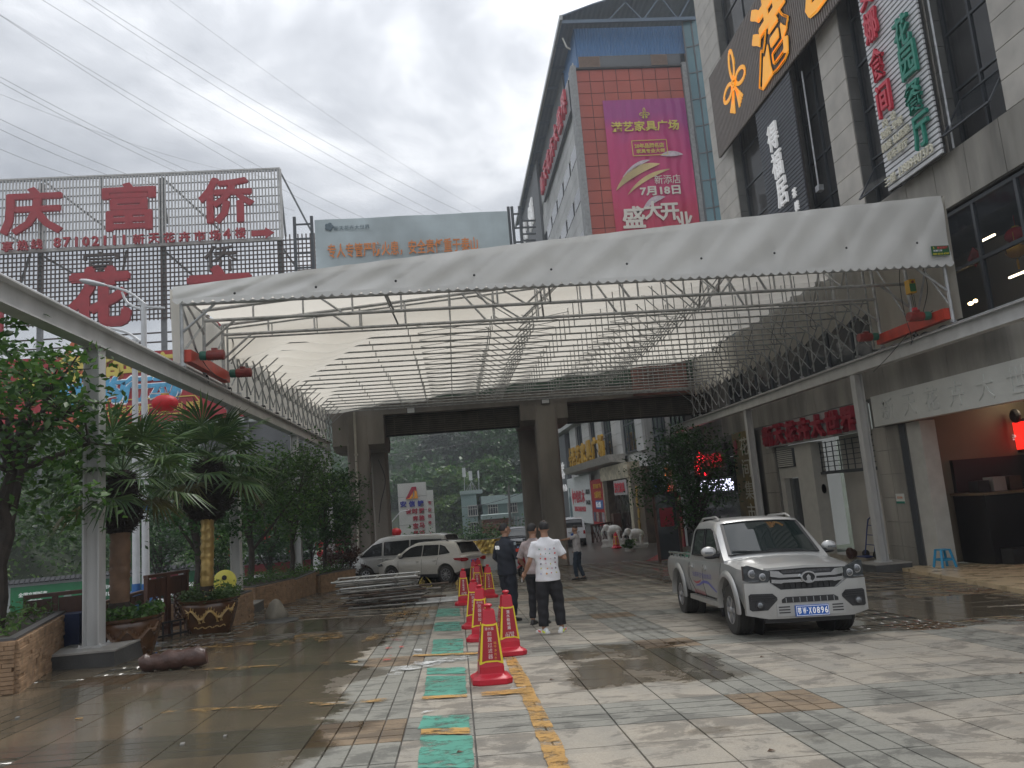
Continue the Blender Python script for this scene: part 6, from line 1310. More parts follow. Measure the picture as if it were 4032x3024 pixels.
def palm(base,top,r,lab,wrap,seed=1,nf=44,Lf=1.35,shag=(1.0,.36),skirt=.5):
 R=random.Random(seed);t=thing('windmill_palm',lab,'palm tree',base,0,'windmill palms in dragon pots');B,T=Vector(base),Vector(top)
 nn=30;mb=MB();wtop=.62
 M_wr,w0=wrap;pts=[B.lerp(T,w0*i/nn)for i in range(nn+1)];mb.tube(pts,[r*(1.12 if i<3 else 1)*(1+.05*math.sin(i*1.3)*math.sin(i*.7+1)+R.gauss(0,.04))for i in range(nn+1)],18)
 mb.v=[tuple(Vector(v)+Vector((R.gauss(0,.006),R.gauss(0,.006),0)))for v in mb.v];mb.build('wrapping',M_wr,t,True,60)
 mb=MB();mb.tube([B-Z0*.15,B+Z0*.3],[r*1.25,r*1.05],12);mb.build('trunk_foot',M_fib,t,True);mb=MB();mb.tube([B.lerp(T,w0),B.lerp(T,w0+.12),B.lerp(T,.85),T],[r*.8,shag[1]*.8,shag[1]*.7,r*.8],14);mb.build('trunk',M_fib,t,True)
 RN=np.random.default_rng(seed);n=4200;u=RN.random(n)*(1-w0)*.95+w0;a=RN.random(n)*6.283;q=shag[1]*RN.uniform(.5,1.15,n)*np.interp(u,[w0,w0+.1,.8,1],[.5,1,.9,.5]);C=np.array([tuple(B.lerp(T,float(x)))for x in u]);C[:,0]+=q*np.cos(a);C[:,1]+=q*np.sin(a)
 V,Q=leafcloud(C,.16*RN.uniform(.5,1.4,n),r=RN,aspect=.12,up=-.2);o=link('fibre_beard',npmesh('fibre_beard',V,Q,M_fib),None,t)
 for k in range(nf):
  az=2.39996*k;el=1.05-1.6*(k/nf)**1.05;d=Vector((math.cos(az)*math.cos(el),math.sin(az)*math.cos(el),math.sin(el)))
  frond(T-Z0*.28*(k/nf),d,Lf*R.uniform(.85,1.15),24,M_dry if k>nf*.9 else M_frond,t,droop=.15+.38*(k/nf),R=R)
 return t
M_sack=mat('brown_sacking',(.17,.10,.06),rough=.7,var=.25,scale=5,bump=.8,bscale=7);M_gwrap=mat('gold_foil_wrap',(.42,.29,.10),rough=.3,metal=.5,var=.25,scale=4,bump=.9,bscale=9)
palm((pA.x-.12,pA.y,pA.z+.55),(pA.x-.08,pA.y,2.62),.15,'palm with sacking-wrapped trunk behind the first grey post',(M_sack,.58),1,26,1.4,(1,.30))
palm((pB.x-.05,pB.y,pB.z+.6),(pB.x+.02,pB.y,2.95),.125,'palm with gold foil wrapped trunk in the bright dragon pot',(M_gwrap,.57),5,30,1.5,(1,.46))
M_red=leafmat('leaf_bronze',(.06,.022,.02),(.10,.05,.03),.3)
tree('broadleaf_tree','big leafy tree leaning out of the front left planter',(-6.5,11.6,z1p-.05),5.2,(.05,0,2.75,1.75,1.5,1.75),4000,.15,M_leafM,.13,(.15,.1),'trees in the stone planters',11,.42,.17,13)
tree('broadleaf_tree','dark small tree behind the gold-wrapped palm',(-6.35,19.8,.0),4.2,(.15,0,2.2,1.3,1.3,1.6),3800,.13,M_leafD,.10,(0,0),'trees in the stone planters',12,.36,.24,10)
tree('broadleaf_tree','dense tree between the second and third posts',(-5.95,23.2,-.3),4.6,(.3,0,2.7,1.55,1.4,1.75),5200,.13,M_leafM,.10,(0,0),'trees in the stone planters',13,.38,.24,10)
tree('broadleaf_tree','leafy tree just left of the third post',(-5.35,26.0,-.4),4.6,(.2,0,2.9,1.45,1.3,1.6),4800,.13,M_leafM,.09,(0,0),'trees in the stone planters',14,.4,.24,10)
tree('broadleaf_tree','tree right of the third post before the concrete column',(-4.75,28.5,-.5),4.4,(.3,-.3,2.4,1.2,1.1,1.5),5500,.13,M_leafD,.08,(0,0),'trees in the stone planters',15,.35,.26,9)
tree('bronze_shrub','bronze-leaved tiered shrub before the concrete column',(-4.55,30.0,-1.1),2.2,(.1,0,1.25,.75,.7,.85),2600,.11,M_red,.05,(0,0),None,16,.3,.22,8,'shrub')
tree('broadleaf_tree','dark potted tree before the led shop signs',(10.6,33.8,gz(10.6,33.8)),6.2,(-.3,0,3.6,2.1,1.7,2.3),9000,.17,M_leafD,.10,(0,0),None,17,.25,.22,14)
tree('street_tree','thin tree hung with small red lanterns beyond the yellow figure sign',(-10.6,36.0,gstreet(-10,36)),4.2,(0,0,2.8,1.2,1.2,1.3),3500,.16,M_leafM,.07,(0,0),'street trees across the road',18,.4,.25,8)
for k in range(3):lantern(aty((903,905,910)[k],(2147,2162,2182)[k],35.5),(.08,.07,.13)[k],M_lanR,['tiny pink-red lantern, top one in the thin street tree','tiny red lantern, middle one in the thin street tree','small red lantern, lowest one in the thin street tree'][k],'lanterns in the thin street tree',.8,None,True)
for k,(x,y,s)in enumerate(((-14.5,39.5,21),(-9.8,42,22),(-8.6,47,23),(-11.5,55,24),(-8.4,60,25))):
 tree('street_tree',['street tree behind the sacking-wrapped palm','street tree behind the gold-wrapped palm','street tree behind the tree trunks of the second planter','far street tree left of the lantern pole','far street tree right of the lantern pole'][k],(x,y,gstreet(x,y)),6.5,(0,0,4.2,2.3,2.0,2.4),4500,.24,M_leafD,.12,(0,0),'street trees across the road',s,.4,.25,9)
for k,(px,py,Y,m_,w)in enumerate(((1735,1690,170,M_pine,5.2),(1870,1690,165,M_pine,6.0),(1985,1665,160,M_leafD,8.5),(1650,1850,150,M_leafM,5.0),(1760,1850,140,M_leafL,4.0),(1800,1960,132,M_leafL,4.2),(1550,1950,150,M_leafD,4.5),(2040,1800,150,M_pine,6.0),(1930,1820,145,M_leafM,5.0))):
 p=aty(px,py,Y);g=hh(p.x,Y);h=p.z-g
 if h<5:g=p.z-8;h=8
 tree('hill_tree',['tall pine with a ragged top, left of the two hill pines','second tall pine just right of the ragged one','broad dark crown filling the hill right of the pines','mid green rounded crown low on the misty slope','bright green crown left of the antennas','bright green crown beside the pale green house','dark crown above the white pylon left edge','dark pine crown beside the concrete column','mid green crown under the broad dark one'][k],(p.x,Y,g),h,(0,0,h*.55,w,w*.8,h*.46),6500,.85,m_,.3,(0,0),'single trees standing out on the hill',30+k,.5,.24,14,'tree',hollow=.5)
M_log=mat('wet_log',(.07,.035,.026),rough=.35,var=.4,scale=7,bump=.7,bscale=18);c=gp(685,2640);mb=MB();a,b=Vector(c)+Vector((-.42,-.06,.13)),Vector(c)+Vector((.42,.07,.15));rl2=random.Random(3)
mb.tube([a.lerp(b,i/14)+Vector((0,0,rl2.gauss(0,.012)))for i in range(15)],[.09]+[.13+rl2.gauss(0,.014)for _ in range(13)]+[.10],14);label(mb.build('driftwood_log',M_log,None,True,50),'short wet brown log lying on the paving right of the plinth','log')
M_rock=mat('pale_rock',(.20,.18,.14),rough=.7,var=.3,scale=4,bump=.8,bscale=8)
def rock(c,r,lab,seed=1):
 R=random.Random(seed);mb=MB();mb.ell((0,0,0),(1,1,1),16,10);V=[]
 for v in mb.v:
  v=Vector(v);k=1+.16*math.sin(v.x*3.1+seed)+.12*math.sin(v.y*4.3+2)+R.gauss(0,.02);t_=1-.22*max(0,v.z);V.append((c[0]+v.x*r[0]*k*t_,c[1]+v.y*r[1]*k*t_,c[2]+r[2]*.35+v.z*r[2]*k*.8))
 mb.v=V;return label(mb.build('rock',M_rock,None,True,70),lab,'rock')
c=gp(1090,2442);rock(c,(.27,.24,.34),'pointed pale boulder on the wet paving beside the second post',2)
c=gp(1100,2446);mb=MB();mb.lathe(Vector(c)+Vector((0,-.12,0)),[(.42,0),(.44,.03),(.36,.05)],14);label(mb.build('stone_slab',M_plinth),'flat dark slab lying under the pale boulder','slab')
YF=thing('figure_board','yellow round-headed figure board in a green jacket behind the planter','sign',gp(905,2440));c=aty(884,2290,19.2)
M_fy=mat('figure_yellow',(.75,.68,.12),rough=.4,var=.05);mb=MB();mb.lathe(c,[(.255,0),(.27,.01),(.27,.05),(.25,.06)],28,0,'Y');mb.build('head',M_fy,YF,True)
mb=MB();mb.lathe(c+Vector((0,-.01,.09)),[(.06,0),(.05,.015)],14,0,'Y');mb.build('cap_badge',M_blk,YF)
mb=MB()
for i in range(14):a=2*math.pi*i/14;b=2*math.pi*(i+1)/14;mb.bar(c+Vector((.075*math.cos(a),-.012,-.09+.045*math.sin(a))),c+Vector((.075*math.cos(b),-.012,-.09+.045*math.sin(b))),.02)
mb.build('mouth',mat('mouth_orange',(.6,.2,.05),rough=.5,var=0),YF)
mb=MB();mb.b2((c.x-.2,c.y,c.z-.85),(c.x+.2,c.y+.06,c.z-.24));mb.build('body',mat('figure_green',(.08,.25,.03),rough=.5,var=.15),YF);mb=MB();mb.b2((c.x-.18,c.y-.015,c.z-.62),(c.x-.02,c.y,c.z-.42));mb.build('paper_slip',M_lw,YF);mb=MB();mb.b2((c.x-.12,c.y+.06,gz(c.x,c.y)),(c.x+.12,c.y+.1,c.z-.3));mb.build('stake',M_fy,YF)
c=aty(1090,2310,22.6);mb=MB();mb.ell(c,(.06,.06,.05));mb.build('warning_lamp',mat('amber_lamp',(1,.5,.05),var=0,emit=(1,.5,.05),es=3));label(bpy.data.objects['warning_lamp'],'small amber warning lamp glowing on the planter edge','lamp')
mb=MB()
M_sc=mat('worn_scaffold',(.22,.21,.19),rough=.5,metal=.4,var=.45,scale=3);M_scd=mat('rusty_scaffold',(.10,.07,.05),rough=.7,var=.4,scale=4);M_scl=mat('bright_scaffold',(.42,.42,.40),rough=.35,metal=.5,var=.25,scale=4)
rp=random.Random(6)
def sframe(c,z,ang,w,l,m,lab,tilt=0.,nb=5):
 t=thing('scaffold_frame',lab,'scaffold frame',(c[0],c[1],z),ang,'dismantled steel frames piled on the paving');r=.024
 R=Matrix.Rotation(tilt,3,'X');Tm=lambda x,y,q=0:R@Vector((x,y,q))
 for s in(-1,1):mb=MB();mb.tube([Tm(-l/2,s*w/2),Tm(l/2,s*w/2)],r,8);mb.build('long_tube',m,t,True,world=False)
 for k in range(nb):x=-l/2+l*(k+.15)/(nb-.7);mb=MB();mb.tube([Tm(x,-w/2-.1*(k%2)),Tm(x,w/2+.06*((k+1)%2))],r*.85,8);mb.build('cross_tube',m,t,True,world=False)
 return t
pc=gp(1500,2392);labs=['lowest','second','third','fourth','fifth','sixth','seventh','eighth','ninth','tenth','eleventh','top']
for k in range(12):
 z=gz(pc.x,pc.y)+.05+k*.058;cx_,cy_=pc.x+rp.gauss(0,.10)+(.15 if k<6 else-.05),pc.y+.5+rp.gauss(0,.10)
 sframe((cx_,cy_),z,rp.gauss(.05,.12),rp.uniform(.9,1.1),rp.uniform(1.5,2.1),(M_scl if k in(11,8)else M_scd if k in(1,5)else M_sc),'%s steel frame in the pile before the white suv, counted from the ground'%labs[k]if k<11 else 'topmost pale steel frame on the pile before the white suv',rp.gauss(0,.02))
tubes=[]
for k in range(14):
 a=rp.gauss(.15,.25);l=rp.uniform(.8,1.7);o_=Vector((pc.x+rp.uniform(-.5,1.0),pc.y+rp.uniform(-.1,1.0),gz(pc.x,pc.y)+.06+rp.random()*.55));d=Vector((math.cos(a),math.sin(a),rp.gauss(0,.04)))
 mb=MB();mb.tube([o_-d*l/2,o_+d*l/2],.024,8);m_=rp.choice([M_sc,M_scd,M_scl]);tubes.append((o_.x,o_.z,l,m_,label(mb.build('loose_tube',m_,None,True),'','steel tube','loose steel tubes in the frame pile')))
tubes.sort(key=lambda q:q[0])
for k,(x_,z_,l,m_,o)in enumerate(tubes):
 o['label']='%s loose %s tube, %s counted from the left end of the frame pile'%('long' if l>1.25 else 'short',{M_sc.name:'worn grey',M_scd.name:'rusty',M_scl.name:'bright steel'}[m_.name],(labs[1:11]+['eleventh','twelfth','thirteenth','fourteenth'])[k-1]if k else 'first')
c=gp(1735,2378);t=sframe((c.x,c.y+.15),c.z+.08,-.04,.75,1.15,M_scl,'single pale steel frame lying flat between the pile and the cone',0,3)
for k in range(2):mb=MB();mb.tube([(-.55,-.13+.26*k,0),(.55,-.13+.26*k,0)],.02,8);mb.build('cross_tube',M_scl,t,True,world=False)
mb=cable([gp(1690,2305)+Vector((0,0,.02)),gp(1650,2312)+Vector((0,0,.03)),gp(1672,2296)+Vector((0,0,.25)),gp(1700,2310)+Vector((0,0,.02)),gp(1640,2318)+Vector((0,0,.02))],.02);label(mb.build('yellow_hose',mat('hose_yellow',(.35,.28,.05),rough=.6,var=.2)),'tangle of dull yellow hose on the paving by the white suv','hose')
# == VEHICLES (local frame: +X forward, +Y to the vehicle's left)
def carpaint(name,col,rough=.28,metal=.0,dirt=.12):
 m=mat(name,col,rough=rough,metal=metal,var=.05,scale=1.5,spec=.6);n=m.node_tree.nodes;b=n['Principled BSDF'];b.inputs['Coat Weight'].default_value=.6;b.inputs['Coat Roughness'].default_value=.12
 L=m.node_tree.links;c=n.new('ShaderNodeTexCoord');s=n.new('ShaderNodeSeparateXYZ');L.new(c.outputs['Object'],s.inputs[0]);z=n.new('ShaderNodeTexNoise');z.inputs['Scale'].default_value=5;z.inputs['Detail'].default_value=6;L.new(c.outputs['Object'],z.inputs[0])
 mr=n.new('ShaderNodeMapRange');mr.inputs[1].default_value=.85;mr.inputs[2].default_value=.25;L.new(s.outputs[2],mr.inputs[0]);mu=n.new('ShaderNodeMath');mu.operation='MULTIPLY';L.new(mr.outputs[0],mu.inputs[0]);L.new(z.outputs['Fac'],mu.inputs[1])
 m2=n.new('ShaderNodeMath');m2.operation='MULTIPLY';m2.inputs[1].default_value=dirt*4;L.new(mu.outputs[0],m2.inputs[0]);m2.use_clamp=True
 old=b.inputs['Base Color'].links[0].from_socket;mx_=n.new('ShaderNodeMixRGB');mx_.inputs[2].default_value=(.11,.095,.075,1);L.new(m2.outputs[0],mx_.inputs[0]);L.new(old,mx_.inputs[1]);L.new(mx_.outputs[0],b.inputs['Base Color'])
 return m
M_silver=carpaint('silver_paint',(.45,.45,.44),.30,.45,.16);M_pearl=carpaint('cream_white_paint',(.62,.60,.55),.28,0,.1);M_vanp=carpaint('silver_white_paint',(.46,.46,.44),.3,.2,.1);M_wcar=carpaint('white_car_paint',(.66,.67,.68),.25);M_dcar=carpaint('black_car_paint',(.03,.032,.036),.2)
M_tyre=mat('tyre_rubber',(.035,.033,.030),rough=.8,var=.3,scale=20,bump=.3,bscale=60);M_rim=mat('alloy',(.42,.42,.43),rough=.35,metal=.8,var=.1);M_chr=mat('chrome',(.72,.73,.74),rough=.12,metal=1.,var=0);M_trim=mat('black_trim',(.018,.018,.02),rough=.45,var=.1)
M_cgl=glassmat('car_glass',(.012,.016,.018),.03,.80);M_lens=mat('lamp_lens',(.17,.18,.19),rough=.08,metal=.5,var=.4,scale=14);M_tail=mat('tail_lens',(.35,.01,.015),rough=.15,var=.3,scale=9);M_plate=mat('plate_blue',(.01,.10,.42),rough=.35,var=0);M_cabin=mat('cabin_dark',(.03,.03,.032),rough=.9,var=.2)
def veh_mesh(name,mb,m,cuts=None,cavity=None,angle=32,subdiv=0):
 me=mb.mesh(name,m,True,angle)
 if not cuts and not cavity:return me
 o=bpy.data.objects.new('tmp',me);COL.objects.link(o);tmp=[]
 for cm in(cuts or[]):
  c=bpy.data.objects.new('tmpc',cm);COL.objects.link(c);tmp.append(c);md=o.modifiers.new('b','BOOLEAN');md.operation='DIFFERENCE';md.object=c;md.solver='EXACT'
 bpy.context.view_layer.update();me2=bpy.data.meshes.new_from_object(o.evaluated_get(bpy.context.evaluated_depsgraph_get()));me2.name=name
 for q in[o]+tmp:bpy.data.objects.remove(q)
 import bmesh as _b
 bm=_b.new();bm.from_mesh(me2)
 for f_ in bm.faces:f_.smooth=True
 for e_ in bm.edges:e_.smooth=not(len(e_.link_faces)==2 and e_.calc_face_angle(0)>math.radians(angle))
 bm.to_mesh(me2);bm.free();return me2
def loftx(stations,sec):
 """stations: x values; sec(x) -> half section [(y,z)...] from the middle bottom to the middle top"""
 mb=MB();rings=[]
 for x in stations:
  h=sec(x);full=[(y,z)for y,z in h]+[(-y,z)for y,z in reversed(h[1:-1])];b=len(mb.v);mb.v+=[(x,y,z)for y,z in full];rings.append((b,len(full)))
 n=rings[0][1]
 for i in range(len(rings)-1):
  a,b=rings[i][0],rings[i+1][0]
  for k in range(n):k2=(k+1)%n;mb.f.append((a+k,a+k2,b+k2,b+k));mb.m.append(0)
 mb.f.append(tuple(rings[0][0]+k for k in range(n)));mb.f.append(tuple(rings[-1][0]+n-1-k for k in range(n)));mb.m+=[0,0];return mb
def wheel(parent,x,y,r,w,spokes=5,rimr=.62,side=1,steer=0.,tread=True):
 s=1 if y>0 else-1;R=Matrix.Rotation(steer,3,'Z');n=36;c=Vector((x,y-s*w/2,r))
 prof=[(r*rimr,-w/2),(r*.93,-w/2),(r*.985,-w*.42)]
 for k in range(5):u=-w*.36+k*w*.18;prof+=[(r,u-.014),(r,u+.014),(r-.012,u+.02),(r-.012,u+.028)]if tread else[(r,u)]
 prof+=[(r*.985,w*.42),(r*.93,w/2),(r*.80,w/2+.006),(r*rimr,w/2),(r*rimr,-w/2)]
 mb=MB();mb.lathe((0,0,0),prof,n,0,'Y');mb.f=mb.f[:-2];mb.m=mb.m[:-2];mb.v=[tuple(c+R@Vector((v[0],v[1],v[2])))for v in mb.v]
 t=mb.build('wheel',M_tyre,parent,True,40,world=False)
 mb=MB();rr_=r*rimr;f=s*w*.40
 mb.lathe((0,0,0),[(rr_,s*w*.5),(rr_*.93,s*w*.5),(rr_*.88,s*w*.28),(rr_*.9,-s*w*.3),(rr_,-s*w*.45)],30,0,'Y');mb.f=mb.f[:-2];mb.m=mb.m[:-2]
 for k in range(spokes):
  a=2*math.pi*k/spokes;d=Vector((math.cos(a),0,math.sin(a)));mb.bar(Vector((0,f,0))+d*rr_*.12,Vector((0,s*w*.44,0))+d*rr_*.95,rr_*(.30 if spokes<7 else.14),.03,(0,1,0))
 mb.lathe((0,f-s*.0,0),[(rr_*.24,-.01),(rr_*.24,.03),(rr_*.14,.045)]if s>0 else[(rr_*.14,-.045),(rr_*.24,-.03),(rr_*.24,.01)],16,0,'Y');mb.v=[tuple(c+R@Vector(v))for v in mb.v]
 mb.build('rim',M_rim,t,True,30,world=False)
 mb=MB();mb.lathe((0,0,0),[(rr_*.86,s*w*.2),(rr_*.86,s*w*.26)]if s>0 else[(rr_*.86,s*w*.26),(rr_*.86,s*w*.2)],20,0,'Y');mb.v=[tuple(c+R@Vector(v))for v in mb.v];mb.build('brake_disc',M_trim,t,world=False)
 return t
def ip(x,pts):return float(np.interp(x,[p[0]for p in pts],[p[1]for p in pts]))
def vehicle(name,lab,loc,heading,P,group=None):
 """P: dict of L, W, wb, fo (front overhang), r, belt [(x,z)], bottom z, hwp [(x,half width)], roof [(x,z)], tumble, paint, windows [(x0,x1,x2,x3)] ..."""
 L,Wd,r=P['L'],P['W'],P['r'];xf=L/2;t=thing(name,lab,P.get('cat','car'),loc,heading,group)
 t.rotation_euler=(TILT@Matrix.Rotation(heading,3,'Z')).to_euler()if P.get('tilt',True)else(0,0,heading)
 belt,zb_=P['belt'],P['zb'];hw=Wd/2
 plan=P.get('plan',[(-xf,.80),(-xf+.08,.91),(-xf+.35,.975),(-xf+.9,1),(xf-1.0,1),(xf-.45,.955),(xf-.15,.88),(xf,.70)])
 def sec(x):
  k=ip(x,plan)*hw;zt=ip(x,belt);zl=ip(x,zb_)if isinstance(zb_,list)else zb_;cr=P.get('crown',.05)
  return[(0,zl),(k*.80,zl),(k*.955,zl+.07),(k*.99,zl+(zt-zl)*.35),(k,zl+(zt-zl)*.62),(k*.985,zl+(zt-zl)*.80),(k*.955,zt-.035),(k*.88,zt),(k*.5,zt+cr*.75),(0,zt+cr)]
 st=sorted(set([-xf,xf]+list(np.linspace(-xf+.03,xf-.03,36))+[q[0]for q in belt]+[q[0]for q in plan]))
 ax=(xf-P['fo'],xf-P['fo']-P['wb']);cuts=[]
 ar=P.get('arch',r+.065)
 for a_ in ax:
  mb=MB();mb.lathe((a_,0,r+.02),[(ar,-hw-.3),(ar,-hw+.34)],32,0,'Y');mb.lathe((a_,0,r+.02),[(ar,hw-.34),(ar,hw+.3)],32,0,'Y');cuts.append(mb.mesh('c',M_trim))
 if P.get('bed'):
  x0,x1,zf=P['bed'];mb=MB();mb.b2((x0,-hw*.86,zf),(x1,hw*.86,2));cuts.append(mb.mesh('c',M_trim))
 body=link('body',veh_mesh('body',loftx(st,sec),P['paint'],cuts),None,t,False)
 roof=P['roof'];g0,g1=roof[0][0],roof[-1][0];wR=P.get('wr',.78);wB=P.get('wb_',.955)
 rz_=max(z for _,z in roof)
 def gy(x,z):zbt=ip(x,belt)-.03;k=ip(x,plan)*hw;u=min(1,max(0,(z-zbt)/(rz_-zbt)));return k*(wB+(wR-wB)*u**1.15)
 def gsec(x):
  zr=ip(x,roof);zbt=min(ip(x,belt)-.03,zr-.012);e_=zr-zbt
  return[(0,zbt),(gy(x,zbt),zbt),(gy(x,zbt+e_*.35),zbt+e_*.35),(gy(x,zbt+e_*.7),zbt+e_*.7),(gy(x,zbt+e_*.90),zbt+e_*.90),(gy(x,zr)*.95,zr-.005),(gy(x,zr)*.75,zr+.022),(gy(x,zr)*.35,zr+.036),(0,zr+.04)]
 gst=sorted(set([q[0]for q in roof]+list(np.linspace(g0,g1,22))));cab=link('cab',veh_mesh('cab',loftx(gst,gsec),P['paint'],None,None,38),None,t,False)
 for s in(-1,1):
  for poly in P['side_windows']:
   xs_=[p[0]for p in poly];x0,x1=min(xs_),max(xs_);n=10;top=poly[:len(poly)//2];mb=MB();mt=MB();q=[]
   pts=[(x,s*(gy(x,z)+.009),z)for x,z in poly];c=sum((Vector(p)for p in pts),Vector())/len(pts)
   mb.add(pts,[tuple(range(len(pts)))]);w_=mb.build('side_window',P.get('glass',M_cgl),t,world=False)
   mb=MB()
   for i in range(len(pts)):mb.bar(pts[i],pts[(i+1)%len(pts)],.022,.022)
   mb.build('window_seal',M_trim,w_,world=False)
   back=MB();back.add([(p[0],p[1]-s*.012,p[2])for p in pts],[tuple(range(len(pts)))]);back.build('tint',M_cabin,w_,world=False)if P.get('opaque',True)else None
 def screen(nm,xa,xb,mrg=.86):
  n,m_=10,6;V=[];zof=lambda x:ip(x,roof)
  for j in range(m_+1):
   x=xa+(xb-xa)*j/m_;zr=zof(x);yw=gy(x,zr)*mrg
   for i in range(n+1):u=-1+2*i/n;y=yw*u;V.append((x,y,zr+float(np.interp(abs(y),[0,gy(x,zr)*.35,gy(x,zr)*.75,gy(x,zr)*.95],[.04,.036,.022,-.005]))+.014))
  mb=MB();mb.add(V,[(j*(n+1)+i,j*(n+1)+i+1,(j+1)*(n+1)+i+1,(j+1)*(n+1)+i)for j in range(m_)for i in range(n)]);o=mb.build(nm,M_wsg if nm=='windscreen' else M_cgl,t,True,world=False)
  mb=MB()
  for j in range(m_):
   for e_ in(0,n):mb.bar(V[j*(n+1)+e_],V[(j+1)*(n+1)+e_],.05,.012)
  for i in range(n):mb.bar(V[i],V[i+1],.05,.012);mb.bar(V[m_*(n+1)+i],V[m_*(n+1)+i+1],.05,.012)
  mb.build('black_surround',M_trim,o,world=False)
  if nm=='windscreen':
   for y0 in(-.1,.45):
    k=V[0];mb=MB();xw,zw=xa+.02,zof(xa)+.055;mb.bar((xw,y0,zw),(xw-.06,y0-.55,zw+.03),.018,.018);mb.build('wiper',M_trim,o,world=False)
  return o
 if 'ws' in P:screen('windscreen',*P['ws'])
 if 'rs' in P:screen('rear_window',*P['rs'],.80)
 for a_ in ax:
  for s in(-1,1):wheel(t,a_,s*(hw-.02),r,P.get('tw',.22),P.get('spokes',5),P.get('rimr',.62))
  for s in(-1,1):mb=MB();mb.lathe((a_,s*(hw-.36),r+.02),[(ar-.005,0),(ar-.005,.02)],28,0,'Y');mb.build('wheel_well',M_trim,t,world=False)
 mb=MB();mb.b2((-xf+.25,-hw*.7,P.get('under',.22)),(xf-.3,hw*.7,.42));mb.build('underbody',M_trim,t,world=False)
 def yside(x,z):
  h=sec(x);zz=[p[1]for p in h[2:8]];yy=[p[0]for p in h[2:8]];return float(np.interp(z,zz,yy))
 for s in(-1,1):
  for(x0,z0,x1,z1)in P.get('seams',[]):
   pts=[(x0+(x1-x0)*k/8,z0+(z1-z0)*k/8)for k in range(9)];mb=MB()
   for p,q in zip(pts[:-1],pts[1:]):mb.bar((p[0],s*(yside(*p)+.001),p[1]),(q[0],s*(yside(*q)+.001),q[1]),.010,.006,(0,1,0))
   mb.build('door_gap',M_trim,t,world=False)
  for(x,z)in P.get('handles',[]):mb=MB();y=s*(yside(x,z)+.022);mb.box((x,y,z),(.17,.035,.035));mb.ell((x,s*(yside(x,z)+.004),z),(.08,.012,.05),12,6);mb.build('door_handle',P.get('handle_m',P['paint']),t,True,world=False)
  if 'mirror' in P:
   x,z=P['mirror'];y=s*(gy(x,z)+.0);mb=MB();mb.ell((x,y+s*.17,z+.03),(.075,.125,.085),16,10);m_=mb.build('mirror',P['paint'],t,True,world=False);mb=MB();mb.bar((x,y-s*.02,z-.02),(x,y+s*.12,z-.03),.10,.05);mb.ell((x-.01,y+s*.14,z-.055),(.07,.11,.03),12,6);mb.build('mirror_foot',M_trim,m_,True,world=False)
 return t,dict(sec=sec,yside=yside,gy=gy,plan=plan,hw=hw,xf=xf,belt=belt,roof=roof,ax=ax)
M_wsg=glassmat('windscreen_glass',(.012,.018,.017),.02,1.)
def fp(t,name,m,top,bot,xfun,th=.02,off=.004,n=14,world=False,parent=None,sgn=1):
 """piece on a curved front or tail: top(y) and bottom(y) edges as point lists, xfun(y, z) the surface"""
 y0,y1=top[0][0],top[-1][0];ys_=sorted(set(list(np.linspace(y0,y1,n))+[p[0]for p in top]+[p[0]for p in bot if y0<=p[0]<=y1]));mb=MB();F_=[];B_=[]
 for y in ys_:
  for z in(ip(y,top),ip(y,bot)):x=xfun(y,z);F_.append((x+sgn*(off+th),y,z));B_.append((x+sgn*(off-.03),y,z))
 b=len(F_);mb.v=F_+B_;k=len(ys_)
 for i in range(k-1):
  mb.f+=[(2*i,2*i+1,2*i+3,2*i+2),(b+2*i,b+2*i+2,b+2*i+3,b+2*i+1),(2*i,2*i+2,b+2*i+2,b+2*i),(2*i+1,b+2*i+1,b+2*i+3,2*i+3)];mb.m+=[0]*4
 mb.f+=[(0,b,b+1,1),(2*k-2,2*k-1,b+2*k-1,b+2*k-2)];mb.m+=[0,0]
 return mb.build(name,m,parent or t,False,world=False)
def mir(pts):return[(-y,z)for y,z in reversed(pts)]
TL=5.25;xf=TL/2;fo=.86;wb=3.25
roofT=[(-.72,1.05),(-.66,1.30),(-.54,1.60),(-.36,1.69),(.25,1.715),(.72,1.68),(.86,1.61),(1.20,1.33),(1.50,1.085)]
T,TI=vehicle('pickup_truck','silver double-cab pickup truck parked at right facing the camera',(0,0,0),0,dict(L=TL,W=1.78,wb=wb,fo=fo,r=.368,tw=.25,cat='pickup truck',paint=M_silver,zb=[(-xf,.52),(-xf+.5,.42),(xf-1.4,.40),(xf-.5,.36),(xf,.34)],
belt=[(-xf,1.06),(-.78,1.06),(-.70,1.06),(1.50,1.075),(1.75,1.065),(2.30,1.00),(2.50,.965),(xf,.93)],crown=.055,arch=.455,spokes=6,rimr=.56,roof=roofT,wr=.80,wb_=.95,under=.27,
plan=[(-xf,.93),(-xf+.06,.965),(-xf+.3,.98),(0,.98),(xf-1.0,.98),(xf-.5,.965),(xf-.22,.90),(xf-.07,.80),(xf,.66)],
side_windows=[[(-.50,1.13),(.22,1.13),(.22,1.57),(-.30,1.57),(-.40,1.50)],[(.32,1.13),(1.22,1.13),(1.18,1.22),(.80,1.52),(.62,1.57),(.32,1.575)]],ws=(1.44,.84),rs=(-.69,-.50),bed=(-xf+.09,-.80,.62),
seams=[(-.66,1.03,-.66,.72),(-.66,.72,-.30,.42),(.27,1.04,.27,.42),(1.33,1.04,1.40,.70),(-.74,1.03,-.74,.45),(1.40,.70,1.34,.42)],handles=[(-.45,.93),(.45,.93)],mirror=(1.22,1.19),bumper=None))
def xnose(y,z):
 a=abs(y)/.89;return xf+.012-.40*max(0,a-.42)**2.0-.015*a
def F_(nm,m,top,bot,th=.02,off=.0,both=False,par=None):
 o=fp(T,nm,m,top,bot,xnose,th,off,parent=par)
 if both:fp(T,nm,m,mir(top),mir(bot),xnose,th,off,parent=par)
 return o
